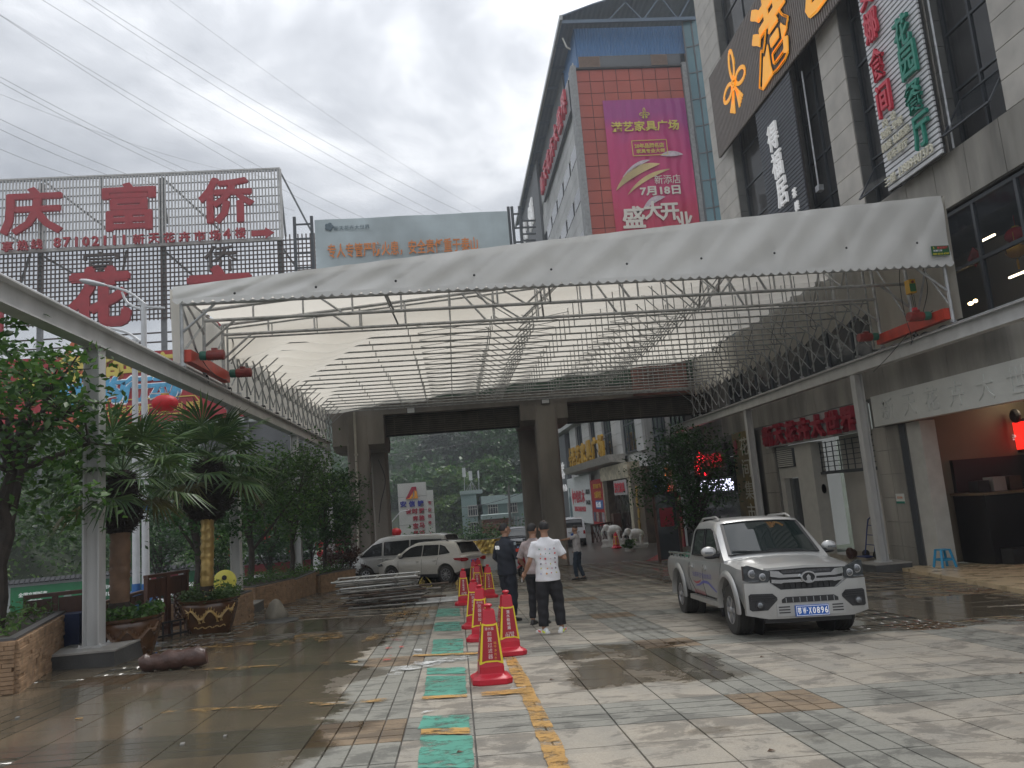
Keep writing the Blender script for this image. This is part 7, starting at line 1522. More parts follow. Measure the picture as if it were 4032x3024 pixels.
bmp=F_('front_bumper',M_silver,[(-.87,.80),(-.56,.80),(-.50,.76),(-.40,.70),(.40,.70),(.50,.76),(.56,.80),(.87,.80)],[(-.87,.36),(-.60,.31),(.60,.31),(.87,.36)],.05,.0)
F_('hood_lip',M_silver,[(-.58,1.00),(0,1.02),(.58,1.00)],[(-.58,.97),(0,.985),(.58,.97)],.03)
F_('bumper_valance',M_trim,[(-.62,.315),(.62,.315)],[(-.55,.24),(.55,.24)],.0,-.06)
gr=F_('grille',M_trim,[(-.52,.97),(0,.985),(.52,.97)],[(-.52,.80),(-.38,.70),(.38,.70),(.52,.80)],.012,.0)
F_('chrome_bar',M_chr,[(-.52,.965),(-.40,.955),(-.34,.905),(.34,.905),(.40,.955),(.52,.965)],[(-.52,.885),(-.40,.865),(.40,.865),(.52,.885)],.055,.0,par=gr)
F_('chrome_bar',M_chr,[(-.51,.845),(-.40,.835),(.40,.835),(.51,.845)],[(-.49,.795),(-.38,.785),(-.34,.795),(.34,.795),(.38,.785),(.49,.795)],.06,.0,par=gr)
for k in range(9):y=-.32+k*.08;F_('grille_bar',M_trim,[(y-.006,.785),(y+.006,.785)],[(y-.006,.71),(y+.006,.71)],.03,.0,par=gr)
F_('grille_mesh',mat('mesh_grey',(.08,.08,.085),rough=.4,metal=.5,var=.4,scale=60),[(-.35,.96),(.35,.96)],[(-.31,.925),(.31,.925)],.02,.0,par=gr)
def oval(rx,ry,z,x0,w,name,m,par,n=28):
 mb=MB();
 for i in range(n):a,b=2*math.pi*i/n,2*math.pi*(i+1)/n;mb.bar((x0,rx*math.cos(a),z+ry*math.sin(a)),(x0,rx*math.cos(b),z+ry*math.sin(b)),w,.03,(1,0,0))
 return mb.build(name,m,par,world=False)
mb=MB();mb.prism([(.10*math.cos(a),.075*math.sin(a))for a in np.linspace(0,6.1,24)],(xf+.06,0,.86),Y0,Z0,(.03,0,0));em=mb.build('badge',M_trim,gr,world=False)
oval(.098,.072,.86,xf+.095,.022,'badge_ring',M_chr,em)
mb=MB();mb.prism([(-.022,-.045),(.022,-.045),(.03,.01),(0,.045),(-.03,.01)],(xf+.085,0,.855),Y0,Z0,(.02,0,0));mb.prism([(-.05,-.06),(.05,-.06),(.035,-.035),(-.035,-.035)],(xf+.085,0,.855),Y0,Z0,(.018,0,0));mb.build('badge_tooth',M_chr,em,world=False)
hl=[(.53,.965),(.62,.985),(.74,1.03),(.80,1.05),(.86,1.04)];hb=[(.53,.84),(.56,.81),(.80,.815),(.86,.84)]
for s,(a_,b_)in((1,(hl,hb)),(-1,(mir(hl),mir(hb)))):
 h_=fp(T,'headlight',mat('headlight_housing',(.06,.065,.07),rough=.15,metal=.4,var=.5,scale=12),a_,b_,xnose,.045,.0)
 for yy,zz,rr_ in((.62,.885,.052),(.75,.93,.06)):
  mb=MB();x0=xnose(yy,zz)+.045;mb.lathe((x0,s*yy,zz),[(rr_,-.02),(rr_,.006),(rr_*.8,.01)],18,0,'X');l_=mb.build('projector_ring',M_rim,h_,True,world=False);mb=MB();mb.ell((x0+.004,s*yy,zz),(.02,rr_*.78,rr_*.78),14,8);mb.build('projector_lens',M_lens,l_,True,world=False)
 mb=MB();mb.box((xnose(.70,.83)+.047,s*.70,.832),(.012,.26,.018));mb.build('reflector_strip',M_lens,h_,world=False)
ft=[(.46,.60),(.52,.655),(.80,.655),(.83,.63)];fb_=[(.46,.565),(.60,.43),(.80,.42),(.83,.44)]
for s,(a_,b_)in((1,(ft,fb_)),(-1,(mir(ft),mir(fb_)))):
 g_=fp(T,'fog_lamp_pocket',M_trim,a_,b_,xnose,.058,.0)
 for k in range(3):fp(T,'pocket_rib',M_trim,[(min(s*.50,s*.80),.635-k*.03),(max(s*.50,s*.80),.635-k*.03)],[(min(s*.50,s*.80),.622-k*.03),(max(s*.50,s*.80),.622-k*.03)],xnose,.07,.0,parent=g_)
 mb=MB();x0=xnose(.70,.5)+.06;mb.lathe((x0,s*.70,.50),[(.058,0),(.058,.02),(.045,.026)],18,0,'X');q=mb.build('fog_bezel',M_trim,g_,True,world=False);mb=MB();mb.ell((x0+.02,s*.70,.50),(.016,.043,.043),14,8);mb.build('fog_lens',M_lens,q,True,world=False)
F_('lower_intake',M_trim,[(-.40,.565),(-.34,.60),(.34,.60),(.40,.565)],[(-.42,.52),(.42,.52)],.056,.0)
for k in range(8):y=-.34+k*.097;F_('intake_bar',M_galv2,[(y-.004,.59),(y+.004,.59)],[(y-.004,.525),(y+.004,.525)],.06,.0)
skm=mat('skid_silver',(.40,.40,.39),rough=.4,metal=.2,var=.1)
sk=F_('skid_plate',skm,[(-.48,.50),(.48,.50)],[(-.56,.345),(.56,.345)],.062,.0)
for s in(-1,1):
 for k in range(3):z=.475-k*.038;ya,yb=(s*.30,s*.455)if s>0 else(s*.455,s*.30);F_('louvre',M_trim,[(ya,z),(yb,z)],[(ya,z-.016),(yb,z-.016)],.066,.0,par=sk)
mb=MB();mb.b2((xf+.05,-.235,.335),(xf+.105,.235,.48));pl_=mb.build('number_plate',M_plate,T,world=False)
mb=MB()
for p,q in(((-.225,.345),(.225,.345)),((.225,.345),(.225,.47)),((.225,.47),(-.225,.47)),((-.225,.47),(-.225,.345))):mb.bar((xf+.1065,*p),(xf+.1065,*q),.005)
mb.build('plate_border',M_lw,pl_,world=False)
def vtext(body,m,par,c,xd,h,w,bold=.01,depth=.004):
 o=text('plate_letter',body,m,par,c,xd,Z0,h,w,depth,bold);o.matrix_parent_inverse=Matrix.Identity(4);return o
vtext('鄂',M_lw,pl_,(xf+.1065,-.185,.408),Y0,.085,.05);vtext('W',M_lw,pl_,(xf+.1065,-.115,.408),Y0,.085,.048,.02);vtext('·',M_lw,pl_,(xf+.1065,-.078,.408),Y0,.012,None,.02)
for k,c_ in enumerate('X0896'):vtext(c_,M_lw,pl_,(xf+.1065,-.035+k*.057,.408),Y0,.088,.042,.015)
for s in(-1,1):
 mb=MB();mb.tube([(-.45,s*.60,1.70),(-.35,s*.60,1.755),(.5,s*.60,1.765),(.68,s*.60,1.71)],.018,8);mb.build('roof_rail',M_silver,T,True,world=False)
 for a_ in TI['ax']:
  mb=MB();n=16;V=[]
  for i in range(n+1):
   a=math.pi*(-.02+1.04*i/n);
   for rr_,yy in((.455,.845),(.47,.925),(.53,.925),(.565,.885)):V.append((a_+rr_*math.cos(a),s*yy,.388+rr_*math.sin(a)))
  mb.add(V,[(i*4+j,i*4+j+1,(i+1)*4+j+1,(i+1)*4+j)for i in range(n)for j in range(3)]);mb.build('wheel_arch_flare',M_silver,T,True,60,world=False)
 mb=MB();mb.tube([(-xf+.08,s*.80,1.13),(-.84,s*.80,1.13)],.02,8);br=mb.build('bed_rail',M_chr,T,True,world=False)
 for k in range(6):mb=MB();mb.tube([(-xf+.15+k*.32,s*.80,1.05),(-xf+.15+k*.32,s*.80,1.13)],.014,6);mb.build('bed_rail_post',M_chr,br,world=False)
 mb=MB();mb.b2((-.62,s*.80,.36),(1.18,s*.90,.44));mb.build('sill_step',M_silver,T,world=False)
 mb=MB();mb.b2((TI['ax'][0]-.50,s*.62,.22),(TI['ax'][0]-.48,s*.88,.50));mb.build('mud_flap',M_trim,T,world=False)
 mb=MB();mb.box((1.30,s*.99-.0*s,1.205),(.02,.12,.03));mb.build('indicator',M_lens,T,world=False)
rr_=random.Random(4);sheet(lambda x,y:(x,y,.95+.14*math.sin(x*4)*math.cos(y*5)+.10*math.exp(-((x+1.3)**2)*4)+rr_.gauss(0,.025)),np.linspace(-xf+.15,-.86,16),np.linspace(-.7,.7,12)).build('bed_tarpaulin',mat('dark_green_tarp',(.01,.09,.05),rough=.5,var=.3,scale=5),T,True,world=False)
M_vio=mat('violet_script',(.12,.12,.36),rough=.45,var=0);M_dred=mat('decal_red',(.42,.08,.10),rough=.45,var=0)
def ys_(x,z):return-(TI['yside'](x,z)+.004)
def side_text(body,m,cx,cz,h,w,skew=0.):
 o=text('door_lettering',body,m,T,(0,0,0),X0,Z0,h,w,.0,.0,skew);o.matrix_parent_inverse=Matrix.Identity(4)
 for v in o.data.vertices:x,z=cx+v.co.x,cz+v.co.z;v.co=(x,ys_(x,z)-.003,z)
 return o
side_text('北京环卫 综合执法',M_vio,.22,.80,.085,1.25,.1);side_text('服务电话 85852',M_dred,-.10,.50,.07,.75)
def ribbon(pts,w,m,nm):
 mb=MB();n=24;P=[Vector((ip(u,[(i/(len(pts)-1),p[0])for i,p in enumerate(pts)]),0,ip(u,[(i/(len(pts)-1),p[1])for i,p in enumerate(pts)])))for u in np.linspace(0,1,n)]
 for i in range(n-1):
  a,b=P[i],P[i+1];wa=w*math.sin(math.pi*(i+.2)/n)**.6;wb_=w*math.sin(math.pi*(i+1.2)/n)**.6
  mb.quad((a.x,ys_(a.x,a.z)-.003,a.z-wa),(b.x,ys_(b.x,b.z)-.003,b.z-wb_),(b.x,ys_(b.x,b.z)-.003,b.z+wb_),(a.x,ys_(a.x,a.z)-.003,a.z+wa))
 mb.build(nm,m,T,world=False)
ribbon([(-.30,.60),(0,.63),(.30,.70),(.6,.70),(.9,.62),(1.2,.52)],.022,M_vio,'violet_wave');ribbon([(-.40,.68),(-.2,.655),(0,.68),(.15,.72)],.016,M_dred,'red_swoosh')
mb=MB();mb.b2((.2,-.6,.9),(.9,.6,1.1));mb.build('dashboard_seats',M_cabin,T,world=False)
mb=MB();mb.lathe((0,0,0),[(.17,0),(.18,.015),(.17,.03)],18);mb.v=[tuple(Vector((1.06,.38,1.12))+Matrix.Rotation(1.1,3,'Y')@Vector(v))for v in mb.v];mb.build('steering_wheel',M_trim,T,world=False)
T.scale=(.95,)*3;T.location=(4.75,12.78,gz(4.75,12.78));T.rotation_euler=(TILT@Matrix.Rotation(math.radians(-93.2),3,'Z')).to_euler()
sx=4.28/2
def suv(name,lab,loc,hd,paint,L=4.28,W=1.76,H=1.60,r=.335,**k):
 x=L/2;return vehicle(name,lab,loc,hd,dict(L=L,W=W,wb=L*.62,fo=.86,r=r,tw=.21,paint=paint,spokes=10,rimr=.66,zb=[(-x,.42),(-x+.4,.30),(x-.5,.28),(x,.34)],crown=.04,
 belt=[(-x,.98),(-x+.15,1.03),(-x+.4,1.04),(x-1.25,.98),(x-.6,.93),(x-.2,.86),(x,.76)],roof=[(-x+.12,1.03),(-x+.30,1.36),(-x+.42,H-.09),(-x+.75,H-.03),(-x+1.7,H),(x-1.95,H-.05),(x-1.55,H-.22),(x-1.0,.99)],wr=.74,wb_=.95,
 side_windows=[[(x-2.35,1.06),(x-1.30,1.03),(x-1.50,1.19),(x-1.80,H-.22),(x-2.1,H-.16),(x-2.35,H-.145)],[(x-3.15,1.08),(x-2.42,1.06),(x-2.42,H-.145),(x-3.12,H-.15)],[(-x+.60,1.14),(x-3.22,1.09),(x-3.20,H-.15),(-x+.85,H-.22)]],
 ws=(x-1.06,x-1.72),rs=(-x+.15,-x+.40),seams=[(x-1.22,.96,x-1.25,.36),(x-2.38,1.0,x-2.38,.36),(x-3.18,1.02,x-3.10,.70)],handles=[(x-2.20,.86),(x-3.0,.88)],mirror=(x-1.42,1.07),**k))
U,UI=suv('suv_car','cream white suv parked side-on left of the cones, rear to the right',(0,0,0),0,M_pearl)
def xtail(y,z):a=abs(y)/.88;return-sx-.01+.25*max(0,a-.6)**2
def Rr(nm,m,top,bot,th=.02,par=None):return fp(U,nm,m,top,bot,xtail,th,0,parent=par,sgn=-1)
for s in(1,-1):
 a_,b_=[(.44,.88),(.60,.93),(.83,.94)],[(.44,.84),(.60,.80),(.83,.80)]
 if s<0:a_,b_=mir(a_),mir(b_)
 Rr('tail_light',M_tail,a_,b_,.03);mb=MB();mb.prism([(-sx+.02,.82),(-sx+.32,.86),(-sx+.38,.93),(-sx+.02,.94)],(0,s*(.85),0),X0,Z0,(0,s*.035,0));mb.build('tail_light',M_tail,U,world=False)
 mb=MB();mb.prism([(sx-.42,.72),(sx-.22,.70),(sx-.12,.76),(sx-.36,.82)],(0,s*.80,0),X0,Z0,(0,s*.04,0));mb.build('headlight',M_lens,U,world=False)
 mb=MB();mb.tube([(-sx+.75,s*.60,1.575),(-sx+.9,s*.60,1.635),(sx-2.1,s*.60,1.615),(sx-1.95,s*.60,1.56)],.02,8);mb.build('roof_rail',M_trim,U,True,world=False)
 mb=MB();mb.b2((-1.05,s*.84,.27),(1.05,s*.885,.36));mb.build('sill',M_trim,U,world=False)
Rr('rear_bumper',M_trim,[(-.84,.52),(.84,.52)],[(-.80,.30),(.80,.30)],.03);Rr('number_plate',M_plate,[(-.22,.84),(.22,.84)],[(-.22,.70),(.22,.70)],.035);Rr('spoiler',M_pearl,[(-.5,.98),(.5,.98)],[(-.5,.95),(.5,.95)],.03)
mb=MB();mb.b2((-sx+.18,-.6,1.52),(-sx+.48,.6,1.57));mb.build('roof_spoiler',M_pearl,U,world=False)
ang=math.atan2(1.5,-2.2)
rearw=Vector((math.cos(ang),math.sin(ang),0));lft=Vector((-rearw.y,rearw.x,0))
rw=Vector((-.50,27.9,0));loc=rw-(rearw*UI['ax'][1]+lft*.86)*.92;U.scale=(.92,)*3;U.location=(loc.x,loc.y,gz(loc.x,loc.y));U.rotation_euler=(TILT@Matrix.Rotation(ang,3,'Z')).to_euler()
vx=4.9/2
def van(name,lab,loc,hd,paint,H=1.95,back=False):
 return vehicle(name,lab,loc,hd,dict(L=4.9,W=1.76,wb=2.9,fo=1.0,r=.33,tw=.2,cat='van',paint=paint,spokes=7,rimr=.6,zb=[(-vx,.42),(0,.34),(vx,.38)],crown=.03,plan=[(-vx,.92),(-vx+.06,.97),(-vx+.2,1),(vx-.8,.99),(vx-.3,.93),(vx-.08,.82),(vx,.70)],
 belt=[(-vx,1.12),(vx-1.0,1.10),(vx-.55,1.02),(vx-.2,.90),(vx,.74)],roof=[(-vx+.02,1.14),(-vx+.10,1.6),(-vx+.22,H-.06),(-vx+.6,H),(vx-2.0,H),(vx-1.6,H-.08),(vx-1.15,H-.38),(vx-.42,1.06)],wr=.84,wb_=.97,
 side_windows=[[(vx-1.75,1.14),(vx-.80,1.10),(vx-.95,1.28),(vx-1.32,H-.36),(vx-1.75,H-.26)],[(vx-3.05,1.14),(vx-1.88,1.14),(vx-1.88,H-.24),(vx-3.05,H-.2)],[(-vx+.3,1.16),(vx-3.15,1.14),(vx-3.15,H-.2),(-vx+.34,H-.22)]],
 ws=(vx-.50,vx-1.45),rs=(-vx+.045,-vx+.20),seams=[(vx-.75,1.06,vx-.72,.45),(vx-1.82,1.08,vx-1.82,.40),(vx-3.1,1.08,vx-3.1,.6)],handles=[(vx-1.68,.98),(vx-2.0,.98)],mirror=(vx-.85,1.18)))
V_,VI=van('minivan','silver-white minivan half hidden behind the cream suv',(0,0,0),0,M_vanp,1.93)
for s in(1,-1):
 mb=MB();mb.prism([(vx-.34,.70),(vx-.06,.68),(vx-.10,.92),(vx-.34,.94)],(0,s*.66,0),X0,Z0,(0,s*.14,0));mb.build('headlight',M_lens,V_,world=False)
fp(V_,'front_bumper',M_trim,[(-.78,.60),(.78,.60)],[(-.74,.34),(.74,.34)],lambda y,z:vx-.02-.35*max(0,abs(y)/.88-.5)**2,.05);fp(V_,'grille',M_chr,[(-.4,.82),(.4,.82)],[(-.4,.68),(.4,.68)],lambda y,z:vx-.02,.03)
a2=math.atan2(.9,-2.2);V_.scale=(.90,)*3;loc=Vector((-2.15,31.4,0));V_.location=(loc.x,loc.y,gz(loc.x,loc.y));V_.rotation_euler=(TILT@Matrix.Rotation(a2,3,'Z')).to_euler()
D_,DI=suv('suv_car','black suv with chrome-edged grille facing the camera beyond the men',(0,0,0),0,M_dcar,4.6,1.85,1.68,.35);dx=2.3
def xn(y,z):a=abs(y)/.92;return dx-.02-.45*max(0,a-.45)**2
def D_f(nm,m,top,bot,th=.03):return fp(D_,nm,m,top,bot,xn,th)
D_f('grille',M_trim,[(-.62,.80),(0,.84),(.62,.80)],[(-.45,.52),(.45,.52)],.03)
D_f('chrome_strip',M_chr,[(-.68,.84),(-.55,.80),(0,.83),(.55,.80),(.68,.84)],[(-.66,.81),(-.5,.76),(0,.795),(.5,.76),(.66,.81)],.05);D_f('chrome_strip',M_chr,[(-.58,.68),(.58,.68)],[(-.48,.64),(.48,.64)],.045)
for s in(1,-1):
 a_,b_=[(.50,.90),(.85,.98)],[(.50,.84),(.85,.86)]
 if s<0:a_,b_=mir(a_),mir(b_)
 D_f('headlight',M_lens,a_,b_,.05);a_,b_=[(.55,.60),(.85,.62)],[(.6,.46),(.85,.46)]
 if s<0:a_,b_=mir(a_),mir(b_)
 D_f('fog_lamp',M_galv,a_,b_,.04);mb=MB();mb.tube([(-1.2,s*.66,1.66),(-1.0,s*.66,1.74),(.3,s*.66,1.72),(.5,s*.66,1.64)],.025,8);mb.build('roof_rail',M_chr,D_,True,world=False)
pp=D_f('number_plate',M_plate,[(-.23,.50),(.23,.50)],[(-.23,.37),(.23,.37)],.06);vtext('鄂A·8K0D2',M_lw,pp,(dx+.045,0,.435),Y0,.09,.40)
q=gp(2030,2180);D_.location=(q.x+.45,q.y+2.0,gz(q.x,q.y));D_.rotation_euler=(0,0,math.radians(-101))
Wv,WI=van('white_van','white van seen from the rear between the column and the man in grey',(0,0,0),0,M_wcar,1.95);q=gp(2262,2146);Wv.location=(q.x,q.y+.5,gz(q.x,q.y));Wv.rotation_euler=(0,0,math.radians(84))
for s in(1,-1):mb=MB();mb.b2((-vx-.02,s*.66,.85),(-vx+.05,s*.80,1.08));mb.build('tail_light',M_tail,Wv,world=False)
fp(Wv,'number_plate',M_plate,[(-.22,.92),(.22,.92)],[(-.22,.78),(.22,.78)],lambda y,z:-vx,.03,sgn=-1);fp(Wv,'rear_bumper',M_trim,[(-.8,.55),(.8,.55)],[(-.78,.36),(.78,.36)],lambda y,z:-vx+.02,.05,sgn=-1)
mb=MB();mb.box((-vx-.04,0,1.02),(.03,.8,.06));mb.build('tailgate_trim',M_chr,Wv,world=False)
C1,CI=suv('white_car','white car on the street below behind the fretwork fence',(0,0,0),0,M_wcar,4.4,1.8,1.46,.32);C1.location=(-13.2,37.5,gstreet(-13,37.5));C1.rotation_euler=(0,0,math.radians(-118))
C2=clone(C1,(-11.0,44.0,gstreet(-11,44)),math.radians(-110),'second white car further along the street, roof showing by the yellow figure')
C3=clone(C1,(-9.6,50.5,gstreet(-9,50.5)),math.radians(95),'third white car, behind the thin trunks of the rear planters');C4=clone(C1,(-8.9,38.5,gstreet(-9,38.5)),math.radians(95),'white car just behind the planter by the third post')
for o in(C1,C2,C3,C4):o['group']='white cars on the street below'
q=gp(2062,2268);S_=thing('scooter','red motor scooter leaning on its stand between the men','scooter',(q.x+.25,q.y+.1,gz(q.x,q.y)),math.radians(228));S_.scale=(.85,)*3;M_sred=mat('scooter_red',(.30,.02,.03),rough=.25,var=.2)
for x in(.62,-.62):
 mb=MB();mb.lathe((x,0,.23),[(.15,-.045),(.215,-.045),(.23,0),(.215,.045),(.15,.045),(.15,-.045)],26,0,'Y');w_=mb.build('wheel',M_tyre,S_,True,world=False);mb=MB();mb.lathe((x,0,.23),[(.15,-.02),(.15,.02)],18,0,'Y');mb=MB();[mb.bar((x,0,.23),(x+.15*math.cos(a),0,.23+.15*math.sin(a)),.03)for a in np.arange(0,6.2,1.256)];mb.build('rim',M_rim,w_,world=False)
def slab(nm,pts,w,m,par=S_):mb=MB();mb.prism(pts,(0,-w/2,0),X0,Z0,(0,w,0));return mb.build(nm,m,par,world=False)
slab('front_mudguard',[(.38,.40),(.50,.50),(.68,.52),(.86,.40),(.72,.46),(.55,.45)],.13,M_sred);slab('leg_shield',[(.28,.34),(.36,.34),(.62,.62),(.50,.98),(.42,1.0),(.40,.70)],.34,M_sred);slab('floorboard',[(-.25,.24),(.32,.24),(.34,.34),(-.25,.34)],.28,M_trim)
slab('rear_body',[(-.28,.34),(-.10,.70),(-.60,.82),(-.95,.78),(-.86,.60),(-.60,.44)],.30,M_sred);slab('seat',[(-.12,.71),(-.10,.78),(-.45,.85),(-.85,.90),(-.88,.83),(-.55,.80)],.28,M_trim);slab('front_panel',[(.50,.60),(.66,.72),(.56,.98),(.46,1.02)],.26,M_sred)
mb=MB();mb.tube([(.48,0,.95),(.42,0,1.08)],.03,8);mb.tube([(.36,-.32,1.12),(.44,0,1.08),(.36,.32,1.12)],.018,8);mb.build('handlebar',M_trim,S_,world=False);mb=MB();mb.ell((.56,0,1.03),(.07,.10,.08));mb.build('headlight',M_lens,S_,True,world=False)
mb=MB();mb.tube([(.60,.07,.25),(.48,.05,.60)],.022,8);mb.tube([(.60,-.07,.25),(.48,-.05,.60)],.022,8);mb.build('fork',M_galv,S_,world=False)
for s in(-1,1):mb=MB();mb.tube([(.38,s*.28,1.12),(.36,s*.34,1.28)],.008,6);mb.ell((.36,s*.35,1.31),(.015,.05,.035));mb.build('mirror',M_trim,S_,True,world=False)
# == PEOPLE
M_skin=mat('skin',(.36,.20,.13),rough=.5,var=.08,scale=8);M_hair=mat('black_hair',(.012,.010,.010),rough=.5,var=.3,scale=30,bump=.6,bscale=120)
def fuse(name,mb,vox,m,parent,smooth=3,cap=None):
 """melt overlapping closed shapes into one continuous surface"""
 me=mb.mesh('t',m);o=bpy.data.objects.new('t',me);COL.objects.link(o)
 r=o.modifiers.new('r','REMESH');r.mode='VOXEL';r.voxel_size=vox;s=o.modifiers.new('s','SMOOTH');s.factor=.5;s.iterations=smooth
 bpy.context.view_layer.update();e_=bpy.data.meshes.new_from_object(o.evaluated_get(bpy.context.evaluated_depsgraph_get()));e_.name=name;bpy.data.objects.remove(o)
 e_.polygons.foreach_set('use_smooth',[True]*len(e_.polygons));e_.materials.clear();e_.materials.append(m);return link(name,e_,None,parent,False)
def etube(mb,pts,n=14):
 """pts: (x,y,z, rx, ry) rings held level (for torso, head, neck)"""
 b=len(mb.v)
 for x,y,z,rx,ry in pts:
  for k in range(n):a=2*math.pi*k/n;mb.v.append((x+rx*math.cos(a),y+ry*math.sin(a),z))
 for i in range(len(pts)-1):
  for k in range(n):k2=(k+1)%n;mb.f.append((b+i*n+k,b+i*n+k2,b+(i+1)*n+k2,b+(i+1)*n+k));mb.m.append(0)
 mb.f.append(tuple(b+k for k in reversed(range(n))));mb.f.append(tuple(b+(len(pts)-1)*n+k for k in range(n)));mb.m+=[0,0]
def hand(mb,w,d,pn,curl=.5,side=1,s=1.):
 """palm and five fingers from wrist w along d, palm normal pn"""
 d=Vector(d).normalized();pn=(Vector(pn)-d*Vector(pn).dot(d)).normalized();a=d.cross(pn)*side;w=Vector(w)
 mb.bar(w-d*.01,w+d*.085*s,.078*s,.030*s,pn);mb.ell(w+d*.045*s,(.036*s,.036*s,.036*s),10,6)
 for k,(off,l)in enumerate(((-.031,.072),(-.010,.082),(.011,.077),(.031,.060))):
  p0=w+d*.08*s+a*off*s;d1=(d+pn*curl*.5).normalized();d2=(d+pn*curl*1.5).normalized();p1=p0+d1*l*.5*s;p2=p1+d2*l*.5*s;mb.tube([p0-d*.02,p0,p1,p2],[.010*s,.010*s,.009*s,.007*s],7)
 p0=w+d*.02*s-a*.034*s;p1=p0+(d*.5-a*.7+pn*.35).normalized()*.045*s;p2=p1+(d*.9-a*.1+pn*.5).normalized()*.034*s;mb.tube([p0+a*.012,p0,p1,p2],[.013*s,.013*s,.011*s,.008*s],7)
def person(lab,loc,heading,H,pose,cloth,hd=0.,tilt=0.):
 """local frame: facing +Y, X to the person's right. pose holds elbow/wrist/foot points"""
 t=thing('person',lab,'person',loc,0,'people standing on the plaza');t.rotation_euler=(0,0,heading);t.scale=(H/1.72,)*3
 g=pose.get('girth',1.);sh=.172*g
 Ls,Rs=Vector((-sh,0,1.385)),Vector((sh,0,1.385));hipL,hipR=Vector((-.09,0,.88)),Vector((.09,0,.88))
 fL,fR=Vector(pose.get('footL',(-.11,0,.07))),Vector(pose.get('footR',(.11,0,.07)))
 kL,kR=Vector(pose.get('kneeL',tuple((hipL+fL)/2+Vector((0,.03,0.02))))),Vector(pose.get('kneeR',tuple((hipR+fR)/2+Vector((0,.03,.02)))))
 arms={'L':(Ls,Vector(pose['elL']),Vector(pose['wrL'])),'R':(Rs,Vector(pose['elR']),Vector(pose['wrR']))}
 lean=pose.get('lean',0.)
 mb=MB()
 etube(mb,[(0,.0,.80,.12*g,.09*g),(0,0,.90,.155*g,.105*g),(0,0,1.05,.135*g,.098*g),(0,0,1.22,.155*g,.105*g),(0,0,1.36,.165*g,.095*g),(0,0,1.43,.12,.07),(0,.005,1.47,.062,.058),(0,.012,1.55,.055,.056)])
 Rh=Matrix.Rotation(hd,3,'Z')@Matrix.Rotation(tilt,3,'X');hc=Vector((0,.018,1.615));b0=len(mb.v)
 hb=MB();hb.ell((0,-.008,.02),(.074,.092,.098),18,12);hb.ell((0,.028,-.045),(.054,.058,.066),14,8);hb.ell((0,.040,-.088),(.030,.030,.022),10,6)
 hb.bar((0,.082,.018),(0,.112,-.028),.022,.022);hb.ell((0,.104,-.030),(.017,.014,.012),8,5)
 hb.ell((0,.084,-.062),(.026,.012,.006),8,4);hb.ell((0,.082,-.072),(.022,.012,.006),8,4)
 for s in(-1,1):hb.ell((s*.079,-.004,-.01),(.010,.020,.030),10,6);hb.ell((s*.030,.083,.030),(.022,.012,.007),8,4)
 mb.add([tuple(hc+Rh@Vector(v))for v in hb.v],hb.f)
 for k,(S,E_,W_)in arms.items():
  mb.tube([S-Vector((S.x*.3,0,0)),S,S.lerp(E_,.5),E_,E_.lerp(W_,.35),W_],[.05,.05,.044,.036,.038,.025],12)
  hand(mb,W_,(W_-E_)+Vector(pose.get('hd'+k,(0,0,0))),pose.get('pn'+k,(0,1,0)),pose.get('curl'+k,.6),1 if k=='L' else-1)
 for h,k_,f_ in((hipL,kL,fL),(hipR,kR,fR)):mb.tube([h+Vector((0,0,.03)),h.lerp(k_,.4),k_,k_.lerp(f_,.4),f_+Vector((0,-.01,.0))],[.085,.08,.052,.052,.036],12);mb.tube([f_+Vector((0,-.03,-.03)),f_+Vector((0,.12,-.045))],[.035,.03],8)
 fuse('body',mb,.0095,cloth.get('skin',M_skin),t,2)
 for s in(-1,1):
  p=hc+Rh@Vector((s*.031,.088,.012));mb=MB();mb.ell(p,(.012,.006,.006),8,5);mb.build('eye',M_blk,t,True,world=False)
  p=hc+Rh@Vector((s*.031,.090,.034));mb=MB();mb.ell(p,(.019,.005,.004),8,4);mb.build('eyebrow',M_hair,t,world=False)
 mb=MB();hl=pose.get('hair',1.);hb=MB();n,m_=22,10;R=random.Random(int(H*1000));V=[]
 for j in range(m_+1):
  for i in range(n):
   a=2*math.pi*i/n;front=math.sin(a);lim=(1.05 if front>.4 else 1.9 if front<-.2 else 1.42)*hl;ph=lim*j/m_;rr2=1+R.gauss(0,.012)
   V.append((.082*rr2*math.sin(ph)*math.cos(a),-.012+.100*rr2*math.sin(ph)*math.sin(a),.022+.108*rr2*math.cos(ph)))
 hb.add(V,[(j*n+i,j*n+(i+1)%n,(j+1)*n+(i+1)%n,(j+1)*n+i)for j in range(m_)for i in range(n)]);hb.v=[tuple(hc+Rh@Vector(v))for v in hb.v]
 hb.build('hair',cloth.get('hair_m',M_hair),t,True,80,world=False)
 if pose.get('thin'):
  mb=MB();mb.ell(hc+Rh@Vector((0,-.045,.113)),(.024,.028,.016),12,6);mb.build('thinning_crown',mat('thin_hair_scalp',(.09,.055,.04),rough=.6,var=.2),t,True,world=False)
 c=cloth;mb=MB();e_=.018;hem=c.get('hem',.80)
 etube(mb,[(0,0,hem,.185*g,.135*g),(0,.0,hem+.10,.180*g,.130*g),(.0,0,1.05,.165*g,.125*g),(0,0,1.22,.180*g,.128*g),(0,0,1.36,.175*g,.108*g),(0,0,1.435,.115*g,.080),(0,.004,1.475,.075,.070)],22)
 sl=c.get('sleeve',.55)
